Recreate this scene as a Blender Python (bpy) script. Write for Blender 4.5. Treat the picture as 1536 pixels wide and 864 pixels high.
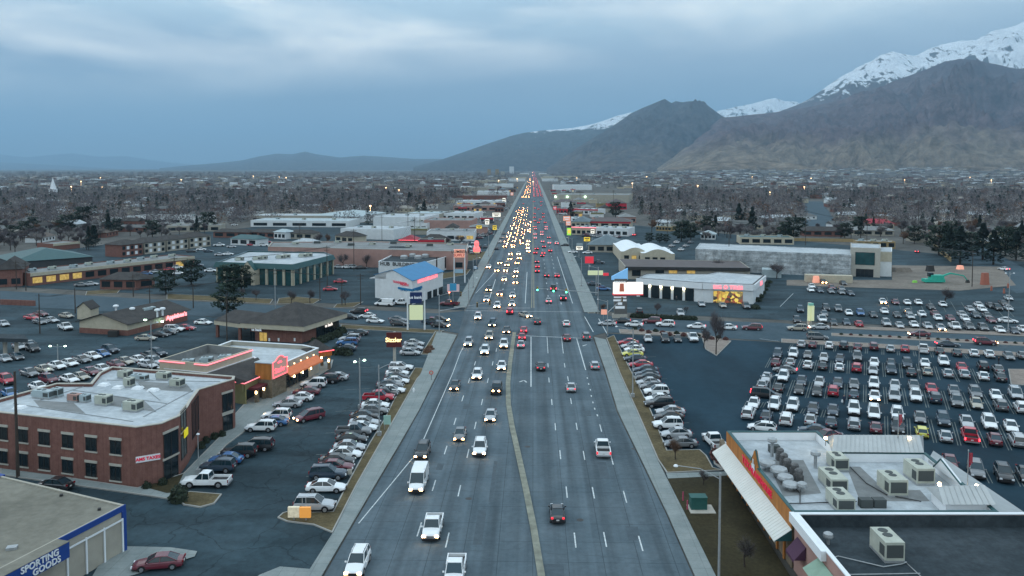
import bpy, bmesh, math, random
import numpy as np
from mathutils import Vector, Matrix, noise
R = math.radians
for o in list(bpy.data.objects): bpy.data.objects.remove(o)
sc = bpy.context.scene
col = sc.collection
# ------------------------------------------------------------------ camera
H, F, P, YP = 41.0, 1220.0, R(3.0), 316.0
cd = bpy.data.cameras.new('camera'); cam = bpy.data.objects.new('camera', cd); col.objects.link(cam)
cam.location = (0, 0, H); cam.rotation_euler = (math.pi/2 - P, 0, 0)
cd.sensor_width = 36; cd.lens = F/1536*36; cd.shift_y = (YP-432)/1536; cd.clip_start = 1; cd.clip_end = 120000
sc.camera = cam
# ------------------------------------------------------------------ sky and light
world = bpy.data.worlds.new('World'); sc.world = world; world.use_nodes = True
nt = world.node_tree; nt.nodes.clear()
def N(t, typ, **kw):
    n = t.nodes.new(typ)
    for k, v in kw.items():
        if k == 'i':
            for kk, vv in v.items(): n.inputs[kk].default_value = vv
        else: setattr(n, k, v)
    return n
def ramp(t, pts, fac=None, interp='LINEAR'):
    n = t.nodes.new('ShaderNodeValToRGB'); n.color_ramp.interpolation = interp
    e = n.color_ramp.elements
    while len(e) < len(pts): e.new(0.5)
    for el, (p, c) in zip(e, pts):
        el.position = p; el.color = (c[0], c[1], c[2], 1) if hasattr(c, '__len__') else (c, c, c, 1)
    if fac is not None: t.links.new(fac, n.inputs[0])
    return n
SUN_EL, SUN_AZ = R(28), R(-75)
sky = N(nt, 'ShaderNodeTexSky', sky_type='NISHITA', sun_disc=False, sun_elevation=SUN_EL, sun_rotation=SUN_AZ)
tc = N(nt, 'ShaderNodeTexCoord'); sp = N(nt, 'ShaderNodeSeparateXYZ'); nt.links.new(tc.outputs['Generated'], sp.inputs[0])
base = ramp(nt, [(0.0, (.185, .29, .38)), (.04, (.185, .29, .385)), (.09, (.20, .285, .37)), (.13, (.25, .335, .42)), (.18, (.36, .48, .56)), (.40, (.44, .67, .87)), (1.0, (.50, .80, 1.06))], sp.outputs['Z'])
mp = N(nt, 'ShaderNodeMapping'); mp.inputs['Scale'].default_value = (2.6, 2.6, 8.5); mp.inputs['Location'].default_value = (3.1, 0, .7)
nt.links.new(tc.outputs['Generated'], mp.inputs[0])
n1 = N(nt, 'ShaderNodeTexNoise', i={'Scale': 1.4, 'Detail': 6, 'Roughness': .52, 'Distortion': .3}); nt.links.new(mp.outputs[0], n1.inputs['Vector'])
cr = ramp(nt, [(.36, 0.0), (.64, 1.0)], n1.outputs[0])
hi = N(nt, 'ShaderNodeMath', operation='MULTIPLY_ADD'); nt.links.new(sp.outputs['X'], hi.inputs[0]); hi.inputs[1].default_value = -.09; nt.links.new(sp.outputs['Z'], hi.inputs[2])
up = N(nt, 'ShaderNodeMapRange', i={'From Min': .105, 'From Max': .17}); nt.links.new(hi.outputs[0], up.inputs[0])
fm = N(nt, 'ShaderNodeMath', operation='MULTIPLY'); nt.links.new(cr.outputs[0], fm.inputs[0]); nt.links.new(up.outputs[0], fm.inputs[1])
mx = N(nt, 'ShaderNodeMix', data_type='RGBA'); nt.links.new(fm.outputs[0], mx.inputs[0]); nt.links.new(base.outputs[0], mx.inputs[6]); mx.inputs[7].default_value = (.88, .90, .86, 1)
# grey cloud shading, soft everywhere
mp2 = N(nt, 'ShaderNodeMapping'); mp2.inputs['Scale'].default_value = (4, 4, 13); mp2.inputs['Location'].default_value = (1.7, 2, 0)
nt.links.new(tc.outputs['Generated'], mp2.inputs[0])
n2 = N(nt, 'ShaderNodeTexNoise', i={'Scale': 1.1, 'Detail': 5, 'Roughness': .5}); nt.links.new(mp2.outputs[0], n2.inputs['Vector'])
c2 = ramp(nt, [(.3, (.86, .87, .89)), (.7, (1.12, 1.09, 1.05))], n2.outputs[0])
ml = N(nt, 'ShaderNodeMix', data_type='RGBA', blend_type='MULTIPLY'); ml.inputs[0].default_value = 1
nt.links.new(mx.outputs[2], ml.inputs[6]); nt.links.new(c2.outputs[0], ml.inputs[7])
b1 = N(nt, 'ShaderNodeBackground', i={'Strength': 1.42}); nt.links.new(ml.outputs[2], b1.inputs[0])
b2 = N(nt, 'ShaderNodeBackground', i={'Strength': .008}); nt.links.new(sky.outputs[0], b2.inputs[0])
ad = N(nt, 'ShaderNodeAddShader'); nt.links.new(b1.outputs[0], ad.inputs[0]); nt.links.new(b2.outputs[0], ad.inputs[1])
wo = N(nt, 'ShaderNodeOutputWorld'); nt.links.new(ad.outputs[0], wo.inputs[0])
sl = bpy.data.lights.new('sun', 'SUN'); sl.energy = .55; sl.angle = R(24); sl.color = (.92, .96, 1)
so = bpy.data.objects.new('sun', sl); col.objects.link(so)
so.rotation_euler = (math.pi/2 - SUN_EL, 0, -SUN_AZ + math.pi)
sc.view_settings.view_transform = 'Standard'; sc.view_settings.look = 'None'; sc.view_settings.exposure = .17; sc.view_settings.gamma = 1
sc.view_settings.use_curve_mapping = False
cy = sc.cycles; cy.use_denoising = True; cy.volume_bounces = 0; cy.max_bounces = 4; cy.diffuse_bounces = 2; cy.glossy_bounces = 2; cy.transmission_bounces = 2
cy.sample_clamp_indirect = 1.5; cy.caustics_reflective = False; cy.caustics_refractive = False; cy.use_light_tree = True; cy.transparent_max_bounces = 4
# ------------------------------------------------------------------ helpers
def G(px, py, z=0.0):
    a = (px-768)/F; b = (py-YP)/F
    dy = math.cos(P) - b*math.sin(P); dz = -math.sin(P) - b*math.cos(P)
    t = (z-H)/dz
    return Vector((a*t, dy*t, z))
def PX(x, y, z):
    Z = y*math.cos(P) - (z-H)*math.sin(P); U = y*math.sin(P) + (z-H)*math.cos(P)
    return 768 + F*x/Z, YP - F*U/Z
def atD(px, py, Y):                       # point of the ray through a pixel at depth Y
    a = (px-768)/F; b = (py-YP)/F
    dy = math.cos(P) - b*math.sin(P); dz = -math.sin(P) - b*math.cos(P); t = Y/dy
    return Vector((a*t, Y, H+dz*t))
def zt(pb, pt): return H*(1-(pt-252)/(pb-252))
def hd(x1, y1, x2, y2):
    d = G(x2, y2)-G(x1, y1); return math.degrees(math.atan2(d.x, d.y))
ROADH = hd(800+.4*500, 752, 800+.4*200, 452)
MATS = {}
def M(name, c=(.5, .5, .5), rough=.8, nz=.12, sc_=1.0, metal=0, emit=None, es=1.0, stretch=None, spec=.35, coat=0):
    if name in MATS: return MATS[name]
    m = bpy.data.materials.new(name); m.use_nodes = True; t = m.node_tree
    b = t.nodes['Principled BSDF']; b.inputs['Roughness'].default_value = rough; b.inputs['Metallic'].default_value = metal
    b.inputs['Specular IOR Level'].default_value = spec; b.inputs['Coat Weight'].default_value = coat
    b.inputs['Base Color'].default_value = (*c, 1)
    if nz > 0:
        tcn = N(t, 'ShaderNodeTexCoord'); mpn = N(t, 'ShaderNodeMapping'); mpn.inputs['Scale'].default_value = stretch or (1, 1, 1)
        nn = N(t, 'ShaderNodeTexNoise', i={'Scale': sc_, 'Detail': 5, 'Roughness': .6})
        t.links.new(tcn.outputs['Object'], mpn.inputs[0]); t.links.new(mpn.outputs[0], nn.inputs['Vector'])
        r = ramp(t, [(.25, [max(0, v*(1-nz*1.6)) for v in c]), (.75, [min(1, v*(1+nz*1.6)) for v in c])], nn.outputs[0])
        t.links.new(r.outputs[0], b.inputs['Base Color'])
    if emit: b.inputs['Emission Color'].default_value = (*emit, 1); b.inputs['Emission Strength'].default_value = es
    MATS[name] = m; return m
class MB:
    def __init__(s): s.v = []; s.f = []; s.m = []
    def add(s, vs, fs, m=0):
        k = len(s.v); s.v += [tuple(v) for v in vs]; s.f += [tuple(k+i for i in f) for f in fs]; s.m += [m]*len(fs); return s
    def poly(s, vs, m=0): return s.add(vs, [tuple(range(len(vs)))], m)
    def box(s, c, d, rz=0, m=0, top=1.0):
        cx, cy_, cz = c; a, b, h = d[0]/2, d[1]/2, d[2]/2; C, S = math.cos(rz), math.sin(rz); vs = []
        for z, k in ((-h, 1), (h, top)):
            for x, y in ((-a, -b), (a, -b), (a, b), (-a, b)):
                x *= k; y *= k; vs.append((cx+x*C-y*S, cy_+x*S+y*C, cz+z))
        return s.add(vs, [(3, 2, 1, 0), (4, 5, 6, 7), (0, 1, 5, 4), (1, 2, 6, 5), (2, 3, 7, 6), (3, 0, 4, 7)], m)
    def prism(s, p, z0, z1, m=0, mt=None, p2=None):
        n = len(p); p2 = p2 or p
        vs = [(x[0], x[1], z0) for x in p]+[(x[0], x[1], z1) for x in p2]
        s.add(vs, [(i, (i+1) % n, n+(i+1) % n, n+i) for i in range(n)], m)
        s.poly([(x[0], x[1], z1) for x in p2], m if mt is None else mt); s.poly([(x[0], x[1], z0) for x in reversed(p)], m); return s
    def tube(s, a, b, r0, r1=None, n=6, m=0, cap=True):
        a = Vector(a); b = Vector(b); r1 = r0 if r1 is None else r1; d = (b-a).normalized()
        u = d.orthogonal().normalized(); w = d.cross(u); vs = []
        for p, r in ((a, r0), (b, r1)):
            for i in range(n):
                t = 2*math.pi*i/n; vs.append(p+u*(r*math.cos(t))+w*(r*math.sin(t)))
        fs = [(i, (i+1) % n, n+(i+1) % n, n+i) for i in range(n)]
        if cap: fs += [tuple(reversed(range(n))), tuple(range(n, 2*n))]
        return s.add(vs, fs, m)
    def lathe(s, c, prof, n=10, m=0):
        c = Vector(c); vs = []; k = len(prof)
        for i in range(n):
            t = 2*math.pi*i/n
            for r, z in prof: vs.append((c.x+r*math.cos(t), c.y+r*math.sin(t), c.z+z))
        fs = [(i*k+j, ((i+1) % n)*k+j, ((i+1) % n)*k+j+1, i*k+j+1) for i in range(n) for j in range(k-1)]
        return s.add(vs, fs, m)
    def edge(s, p, q, s0, s1, z0, z1, o0, o1, m=0):   # box on the wall p->q, s in metres, o outward
        p = Vector((p[0], p[1])); q = Vector((q[0], q[1])); u = (q-p).normalized(); n = Vector((u.y, -u.x))
        pts = [p+u*a+n*o for a, o in ((s0, o0), (s0, o1), (s1, o1), (s1, o0))]
        vs = [(x.x, x.y, z) for z in (z0, z1) for x in pts]
        return s.add(vs, [(0, 1, 2, 3), (7, 6, 5, 4), (4, 5, 1, 0), (5, 6, 2, 1), (6, 7, 3, 2), (7, 4, 0, 3)], m)
    def mesh(s, name, mats, off=(0, 0, 0), smooth=False):
        me = bpy.data.meshes.new(name); v = np.array(s.v, dtype=np.float64).reshape(-1, 3)-np.array(off)
        me.from_pydata(v.tolist(), [], s.f)
        for m in mats: me.materials.append(m)
        if len(mats) > 1 and s.f: me.polygons.foreach_set('material_index', s.m)
        if smooth: me.polygons.foreach_set('use_smooth', [True]*len(s.f))
        me.update(); return me
def wb(o):
    v = Vector((0, 0, 0))
    while o: v += o.location; o = o.parent
    return v
def props(o, label=None, cat=None, group=None, kind=None):
    if label: o['label'] = label
    if cat: o['category'] = cat
    if group: o['group'] = group
    if kind: o['kind'] = kind
    return o
def thing(name, label, cat, loc, group=None, rz=0):
    o = bpy.data.objects.new(name, None); col.objects.link(o); o.location = loc; o.rotation_euler = (0, 0, rz); o.empty_display_size = .3
    return props(o, label, cat, group)
def part(par, name, mb, mats, label=None, smooth=False):
    if not isinstance(mats, (list, tuple)): mats = [mats]
    o = bpy.data.objects.new(name, mb.mesh(name, mats, wb(par), smooth)); col.objects.link(o); o.parent = par
    if label: o['label'] = label
    return o
def solo(name, mb, mats, label=None, cat=None, group=None, kind=None, base=None, smooth=False):
    if not isinstance(mats, (list, tuple)): mats = [mats]
    b = Vector(base) if base is not None else Vector((0, 0, 0))
    o = bpy.data.objects.new(name, mb.mesh(name, mats, b, smooth)); col.objects.link(o); o.location = b
    return props(o, label, cat, group, kind)
def text(par, s, c, u, size, mat, up=(0, 0, 1), name='lettering', bold=.0, ext=.03, sx=1.0, align='CENTER'):
    cu = bpy.data.curves.new(name, 'FONT'); cu.body = s; cu.size = size; cu.extrude = ext; cu.offset = bold; cu.align_x = align; cu.align_y = 'CENTER'
    cu.space_character = 1.02; cu.resolution_u = 3
    cu.materials.append(mat); o = bpy.data.objects.new(name, cu); col.objects.link(o); o.parent = par
    u = Vector(u).normalized(); w = Vector(up).normalized(); n = u.cross(w)
    m = Matrix((u*sx, w, n)).transposed().to_4x4(); m.translation = Vector(c)-wb(par)
    dg = bpy.context.evaluated_depsgraph_get(); me = bpy.data.meshes.new_from_object(o.evaluated_get(dg)); me.transform(m); bpy.data.objects.remove(o)
    o = bpy.data.objects.new(name, me); col.objects.link(o); o.parent = par
    return o
def ccw(p):
    a = sum(p[i][0]*p[(i+1) % len(p)][1]-p[(i+1) % len(p)][0]*p[i][1] for i in range(len(p)))
    p = [Vector((q[0], q[1])) for q in p]
    return p if a > 0 else p[::-1]
def inset(p, d):
    n = len(p); out = []
    for i in range(n):
        a, b, c = p[i-1], p[i], p[(i+1) % n]
        u = (b-a).normalized(); v = (c-b).normalized(); nu = Vector((-u.y, u.x)); nv = Vector((-v.y, v.x))
        k = 1+nu.dot(nv); k = max(k, .25); out.append(b+(nu+nv)*(d/k))
    return out
def pp(l, z=0): return ccw([G(x, y, z) for x, y in l])
def sheet(name, poly, z, mat, label=None, kind='structure', sub=False):
    mb = MB(); mb.poly([(p[0], p[1], z) for p in poly]); return solo(name, mb, mat, label, kind=kind)
def strip(name, L, Rr, z, mat, thick=0, kind='structure', label=None, cat=None):   # between two pixel polylines of equal length
    mb = MB(); a = [G(*p) for p in L]; b = [G(*p) for p in Rr]
    for i in range(len(a)-1):
        q = [a[i], b[i], b[i+1], a[i+1]]
        mb.poly([(p.x, p.y, z+thick) for p in q])
        if thick:
            for e, f in ((a[i+1], a[i]), (b[i], b[i+1])): mb.poly([(e.x, e.y, z), (f.x, f.y, z), (f.x, f.y, z+thick), (e.x, e.y, z+thick)])
    return solo(name, mb, mat, label, cat, kind=kind)
def Z(x0, y0, s): return lambda l: [(x0+e[0]/s, y0+e[1]/s)+tuple(e[2:]) for e in l]
ORD = 'zeroth first second third fourth fifth sixth seventh eighth ninth tenth eleventh twelfth thirteenth fourteenth fifteenth sixteenth seventeenth eighteenth nineteenth twentieth'.split()
def ordn(k):
    if k <= 20: return ORD[k]
    t = {2: 'twenty', 3: 'thirty', 4: 'forty', 5: 'fifty', 6: 'sixty', 7: 'seventy'}[k//10]
    return (t+'-'+ORD[k % 10]) if k % 10 else t[:-1]+'ieth'
# ------------------------------------------------------------------ materials of the setting
def ground_mat(name, c1, c2, sc1, c3=None, sc3=8, rough=.9, joints=None, rot=0, streak=None, cracks=0):
    m = bpy.data.materials.new(name); m.use_nodes = True; t = m.node_tree; b = t.nodes['Principled BSDF']
    b.inputs['Roughness'].default_value = rough; b.inputs['Specular IOR Level'].default_value = .15
    tcn = N(t, 'ShaderNodeTexCoord'); mpn = N(t, 'ShaderNodeMapping'); mpn.inputs['Rotation'].default_value = (0, 0, rot)
    t.links.new(tcn.outputs['Object'], mpn.inputs[0])
    nn = N(t, 'ShaderNodeTexNoise', i={'Scale': sc1, 'Detail': 6, 'Roughness': .62}); t.links.new(mpn.outputs[0], nn.inputs['Vector'])
    out = ramp(t, [(.32, c1), (.68, c2)], nn.outputs[0]).outputs[0]
    def mul(fac_out):
        nonlocal out
        x = N(t, 'ShaderNodeMix', data_type='RGBA', blend_type='MULTIPLY'); x.inputs[0].default_value = 1
        t.links.new(out, x.inputs[6]); t.links.new(fac_out, x.inputs[7]); out = x.outputs[2]
    if c3:
        n3 = N(t, 'ShaderNodeTexNoise', i={'Scale': sc3, 'Detail': 4, 'Roughness': .7}); t.links.new(mpn.outputs[0], n3.inputs['Vector'])
        mul(ramp(t, [(.35, c3), (.65, 1.0)], n3.outputs[0]).outputs[0])
    if streak:
        m2 = N(t, 'ShaderNodeMapping'); m2.inputs['Scale'].default_value = streak; t.links.new(mpn.outputs[0], m2.inputs[0])
        n4 = N(t, 'ShaderNodeTexNoise', i={'Scale': 1, 'Detail': 3, 'Roughness': .5}); t.links.new(m2.outputs[0], n4.inputs['Vector'])
        mul(ramp(t, [(.33, .68), (.62, 1.12)], n4.outputs[0]).outputs[0])
    if cracks:
        nw = N(t, 'ShaderNodeTexNoise', i={'Scale': .35, 'Detail': 3}); t.links.new(tcn.outputs['Object'], nw.inputs['Vector']); va = N(t, 'ShaderNodeMix', data_type='VECTOR'); va.inputs[0].default_value = .07; t.links.new(tcn.outputs['Object'], va.inputs[4])
        vs_ = N(t, 'ShaderNodeVectorMath', operation='SCALE'); vs_.inputs[3].default_value = 60; t.links.new(nw.outputs['Color'], vs_.inputs[0]); vad = N(t, 'ShaderNodeVectorMath', operation='ADD'); t.links.new(tcn.outputs['Object'], vad.inputs[0]); sc2 = N(t, 'ShaderNodeVectorMath', operation='SCALE'); sc2.inputs[3].default_value = .06; t.links.new(vs_.outputs[0], sc2.inputs[0]); t.links.new(sc2.outputs[0], vad.inputs[1])
        vo = N(t, 'ShaderNodeTexVoronoi', feature='DISTANCE_TO_EDGE', i={'Scale': cracks}); t.links.new(vad.outputs[0], vo.inputs['Vector']); mul(ramp(t, [(.003, .62), (.014, 1.0)], vo.outputs['Distance']).outputs[0])
        vo2 = N(t, 'ShaderNodeTexVoronoi', i={'Scale': cracks*.45}); t.links.new(vad.outputs[0], vo2.inputs['Vector']); bw = N(t, 'ShaderNodeRGBToBW'); t.links.new(vo2.outputs['Color'], bw.inputs[0]); mul(ramp(t, [(.3, .84), (.7, 1.1)], bw.outputs[0]).outputs[0])
    if joints:
        br = N(t, 'ShaderNodeTexBrick', i={'Scale': 1, 'Mortar Size': joints[2], 'Mortar Smooth': .3, 'Brick Width': joints[0], 'Row Height': joints[1], 'Color1': (1, 1, 1, 1), 'Color2': (.93, .93, .93, 1), 'Mortar': (joints[3],)*3+(1,)})
        br.offset = 0; t.links.new(mpn.outputs[0], br.inputs['Vector']); mul(br.outputs[0])
    t.links.new(out, b.inputs['Base Color']); MATS[name] = m; return m
RR = -R(ROADH)
m_conc = ground_mat('road_concrete', (.084, .118, .140), (.124, .160, .184), .12, .82, 1.3, joints=(3.7, 4.6, .04, .55), rot=-RR, streak=(.55, .012, 1))
m_asph = ground_mat('worn_asphalt', (.028, .054, .068), (.050, .080, .097), .07, .72, .9, streak=(.05, .22, 1), cracks=.11)
m_new = ground_mat('fresh_asphalt', (.012, .036, .054), (.020, .048, .070), .05, .82, .7, streak=(.1, .03, 1))
m_street = ground_mat('street_asphalt', (.045, .075, .094), (.068, .10, .122), .1, .85, .8)
m_walk = ground_mat('pavement_concrete', (.20, .235, .235), (.27, .30, .295), .3, .88, 3, joints=(1.6, 1.6, .03, .7), rot=-RR)
m_kerb = ground_mat('kerb_concrete', (.26, .26, .245), (.33, .325, .305), .5)
m_dry = ground_mat('dry_grass', (.085, .068, .036), (.165, .130, .070), .25, .6, 3)
m_brown = ground_mat('brown_lawn', (.030, .026, .014), (.062, .052, .026), .18, .6, 2.5)
m_far = ground_mat('town_ground', (.085, .086, .082), (.155, .150, .137), .02, .6, .15)
m_mulch = ground_mat('gravel_bed', (.23, .19, .165), (.32, .27, .235), .6, .7, 4)
m_mark = M('road_paint', (.50, .54, .55), .7, .28, 2.5)
m_yel = M('faded_yellow_paint', (.24, .225, .16), .8, .2, 1)
# ------------------------------------------------------------------ ground
mb = MB(); rings = [0, 60, 140, 300, 600, 1200, 2500, 5000, 10000, 20000, 45000]
xs = sorted([-r for r in rings[1:]]+rings); ys = [-3000, -300, 0]+[60, 140, 220, 300, 450, 600, 900, 1200, 1800, 2500, 3500, 5000, 8000, 12000, 20000, 60000]
for i in range(len(xs)-1):
    for j in range(len(ys)-1):
        mb.poly([(xs[i], ys[j], -.08), (xs[i+1], ys[j], -.08), (xs[i+1], ys[j+1], -.08), (xs[i], ys[j+1], -.08)])
solo('ground', mb, m_far, 'brown winter ground of the valley town running out to the mountains', kind='structure')
def rp(sl, y): return (800+sl*(y-252), y)          # point of a line through the road's vanishing point
KL = [(486, 864), (521, 803), (556, 743), (594.6, 678), (626, 623), (658, 560), (686, 506), (696, 470)]
KL = [(452, 925)]+KL+[rp(-.47, y) for y in (440, 400, 360, 320, 290, 275, 265, 259, 255.6)]
KR = [(1065, 925), (1039.6, 864), (999, 771), (960, 690), (925, 618), (907.6, 560), (889, 506), (876, 470)]+[rp(.349, y) for y in (440, 400, 360, 320, 290, 275, 265, 259, 255.6)]
def dens(pl, ys):
    out = []
    for y in ys:
        for i in range(len(pl)-1):
            (x1, y1), (x2, y2) = pl[i], pl[i+1]
            if y1 >= y >= y2:
                k = (1/(y1-240)-1/(y-240))/(1/(y1-240)-1/(y2-240)) if y1 != y2 else 0
                k = (y1-y)/(y1-y2); out.append((x1+(x2-x1)*k, y)); break
    return out
YS = [925, 864, 803, 771, 743, 690, 678, 650, 618, 590, 560, 530, 506, 488, 470, 455, 440, 420, 400, 380, 360, 340, 320, 305, 290, 275, 265, 259, 255.6]
strip('road', dens(KL, YS), dens(KR, YS), 0.0, m_conc, label='wide pale concrete boulevard running straight to the horizon')
# side surfaces
CSL_T = [(-260, 416), (0, 436), (250, 450), (500, 462), (655, 470), (697, 466)]; CSL_B = [(-260, 436), (0, 458), (300, 474), (511, 484), (655, 494), (689, 500)]
strip('street', CSL_T, CSL_B, -.01, m_street, label='grey side street crossing left of the junction')
CSR_T = [(875, 466), (898, 471), (945, 478), (1170, 484), (1250, 493), (1536, 505), (1800, 516)]; CSR_B = [(888, 504), (907, 499), (950, 499), (1170, 512), (1245, 514), (1536, 531), (1800, 544)]
strip('street', CSR_T, CSR_B, -.01, m_street, label='grey side street with planted median right of the junction')
strip('parking_lot', [(-500, 925), (-500, 700), (-400, 560), (-300, 490), (-300, 440)], [(452, 925), (570, 700), (645, 560), (672, 512), (655, 495)], -.02, m_asph, label='cracked grey asphalt of the left parking lots')
strip('parking_lot', [(-260, 415.5), (-60, 400), (20, 386), (260, 352), (470, 332)], [(696, 465.5), (726, 400), (741, 372), (752, 352), (757, 342)], -.02, m_asph, label='grey asphalt lots beyond the left side street')
strip('parking_lot', [(1001, 740), (995, 676), (950, 585), (925, 528), (908, 500)], [(2100, 925), (2000, 740), (1900, 650), (1800, 590), (1800, 545)], -.02, m_new, label='dark fresh asphalt of the large right parking lot')
strip('parking_lot', [(876, 465.5), (858, 420), (845, 380), (830, 335)], [(1900, 515), (1700, 440), (1560, 395), (900, 333)], -.02, m_asph, label='grey asphalt lots beyond the right side street')
# pavements and verges
SL_o = [(425, 925), (459, 864), (501, 798), (535, 730), (570, 668), (600, 616), (631.5, 560), (655, 498)]; SL_i = [(449, 925), (483, 864), (521.5, 798), (561.5, 730), (598.5, 668), (628.5, 616), (656.5, 560), (685, 503)]
strip('sidewalk', SL_o, SL_i, 0, m_walk, .13, label='left concrete sidewalk of the boulevard')
SR_i = [(1067, 925), (1042, 864), (1001, 771), (962, 690), (927, 618), (909.5, 560), (891, 506)]; SR_o = [(1100, 925), (1073, 864), (1027, 771), (986, 690), (955, 618), (928.7, 560), (909, 510)]
strip('sidewalk', SR_i, SR_o, 0, m_walk, .13, label='right concrete sidewalk of the boulevard')
strip('sidewalk', [rp(-.57, y) for y in (462, 430, 400, 370, 340, 310, 285, 270)], [rp(-.482, y) for y in (462, 430, 400, 370, 340, 310, 285, 270)], 0, m_walk, .13, label='left sidewalk beyond the junction')
strip('sidewalk', [rp(.352, y) for y in (469, 440, 420, 390, 350, 320, 290, 270)], [rp(.46, y) for y in (469, 440, 420, 390, 350, 320, 290, 270)], 0, m_walk, .13, label='right sidewalk beyond the junction')
def slab(name, px, mat, th=.1, label=None, kind='structure', cat=None, kerb=True):
    p = pp(px); 
    if kerb and th > .05:
        k = MB(); q = inset(p, .18); n = len(p)
        for i in range(n):
            a, b, c, d = p[i], p[(i+1) % n], q[(i+1) % n], q[i]
            k.poly([(a.x, a.y, th+.02), (b.x, b.y, th+.02), (c.x, c.y, th+.02), (d.x, d.y, th+.02)]); k.poly([(a.x, a.y, -.02), (b.x, b.y, -.02), (b.x, b.y, th+.02), (a.x, a.y, th+.02)])
            k.poly([(c.x, c.y, th-.02), (d.x, d.y, th-.02), (d.x, d.y, th+.02), (c.x, c.y, th+.02)][::-1])
        solo('kerb', k, m_kerb, kind='structure'); p = q
    m = MB(); m.poly([(v.x, v.y, th) for v in p]); return solo(name, m, mat, label, kind=kind)
slab('verge', [(499, 800), (534.5, 730), (569.5, 668), (599, 617), (626, 569), (640, 553), (622, 552), (608.7, 574), (591, 599), (577, 628), (554, 665), (521, 725), (499, 768), (470, 769), (441, 765), (424, 770), (416, 777), (430, 783), (470, 788)], m_dry, .1, 'dry grass verge beside the left parking row')
slab('verge', [(631, 532), (653, 497), (663, 498), (644, 532)], m_dry, .1)
slab('verge', [(511, 487), (667, 496), (650, 500), (511, 493)], m_dry, .08)
slab('verge', [(909.5, 508), (921, 503), (941, 545), (975, 612), (1001, 676), (1050, 675), (1060, 684), (1070, 702), (1085, 706), (1000, 710), (986.5, 690), (955.5, 618), (929.3, 560)], m_dry, .1, 'dry grass verge beside the right sidewalk')
slab('lawn', [(1001, 719), (1090, 714), (1192, 876), (1215, 925), (1101, 925), (1073.6, 864), (1027.6, 771)], m_brown, .1, 'dark brown lawn beside the roadhouse wall', kerb=False)
slab('footpath', [(999, 711), (1090, 708.5), (1093, 714.5), (1002, 719)], m_walk, .12, kerb=False)
slab('planting_bed', [(928, 494), (1050, 500), (1097, 512), (1075, 534), (1058, 524), (1052, 505), (930, 500.5)], m_mulch, .1, 'gravel planting bed pointing into the right lot')
slab('planting_bed', [(1172, 508.5), (1300, 515), (1536, 529.5), (1800, 543), (1800, 549), (1536, 536), (1300, 521), (1172, 514)], m_mulch, .1)
slab('planting_bed', [(1247, 500), (1536, 514), (1800, 526), (1800, 533), (1536, 519), (1247, 504)], m_mulch, .12)
slab('planting_bed', [(1247, 488.5), (1536, 500), (1800, 511), (1800, 515), (1536, 504.5), (1247, 492.5)], m_mulch, .12)
slab('planting_bed', [(1512, 554), (1700, 556), (1700, 585), (1516, 577)], m_mulch, .1)
slab('planting_bed', [(1066, 671), (1085, 668), (1100, 690), (1098, 703), (1084, 705), (1071, 696)], m_mulch, .11)
slab('verge', [(866, 424), (872, 424), (893, 470), (882, 470)], m_dry, .1)
slab('verge', [(250, 441), (410, 449), (405, 456), (250, 449)], m_dry, .1)
for q in ([(418, 448), (440, 445), (482, 449), (470, 456), (415, 456)], [(505, 456), (545, 453), (530, 461), (500, 462)], [(700, 380), (742, 376), (736, 386), (700, 392)], [(130, 437), (182, 433), (176, 440), (128, 443)], [(665, 410), (706, 404), (700, 412), (662, 419)]): slab('verge', q, m_dry, .1)
slab('footpath', [(0, 702), (206, 732.5), (275, 711), (345, 640), (352, 622), (372, 600), (470, 548), (500, 540), (497, 552), (474, 566), (388, 632), (340, 668), (272, 742), (258, 750), (205, 742), (0, 713)], m_walk, .12, 'concrete walk along the brick office')
slab('footpath', [(165, 820), (255, 822), (296, 828), (292, 836), (200, 864), (130, 880)], m_walk, .1, kerb=False)
slab('verge', [(262, 745), (285, 738), (333, 742), (322, 756), (300, 762), (275, 758)], m_dry, .12)
slab('verge', [(213, 731), (263, 716), (275, 712), (262, 740), (250, 741)], m_brown, .14, kerb=False)
slab('footpath', [(388, 864), (420, 851), (480, 856), (440, 925), (350, 925)], m_walk, .1, kerb=False)
slab('bare_dirt', [(1338, 398), (1500, 400), (1524, 428), (1440, 436), (1180, 428), (1180, 420), (1338, 420)], ground_mat('bare_dirt', (.16, .14, .12), (.25, .22, .19), .15, .7, 1), .03, 'bare dirt of the building site', kerb=False)
slab('side_street', [(1425, 366), (1470, 366), (1590, 432), (1525, 440), (1460, 400)], m_street, .02, kerb=False)
slab('side_street', [(1208, 302), (1233, 302), (1262, 345), (1204, 345)], m_street, .02, kerb=False)
# raised median
mc = [(815, 925), (812, 864), (800, 790), (789, 735), (777, 680), (768, 640), (762.5, 606), (762, 575), (765, 545), (771.5, 499)]
strip('median_kerb', [(x-.0075*(y-252)-1, y) for x, y in mc], [(x+.0075*(y-252)+1, y) for x, y in mc], 0, M('faded_kerb', (.20, .205, .165), .85, .25, .8), .14, label='faded yellow raised median curving down the boulevard')
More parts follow.
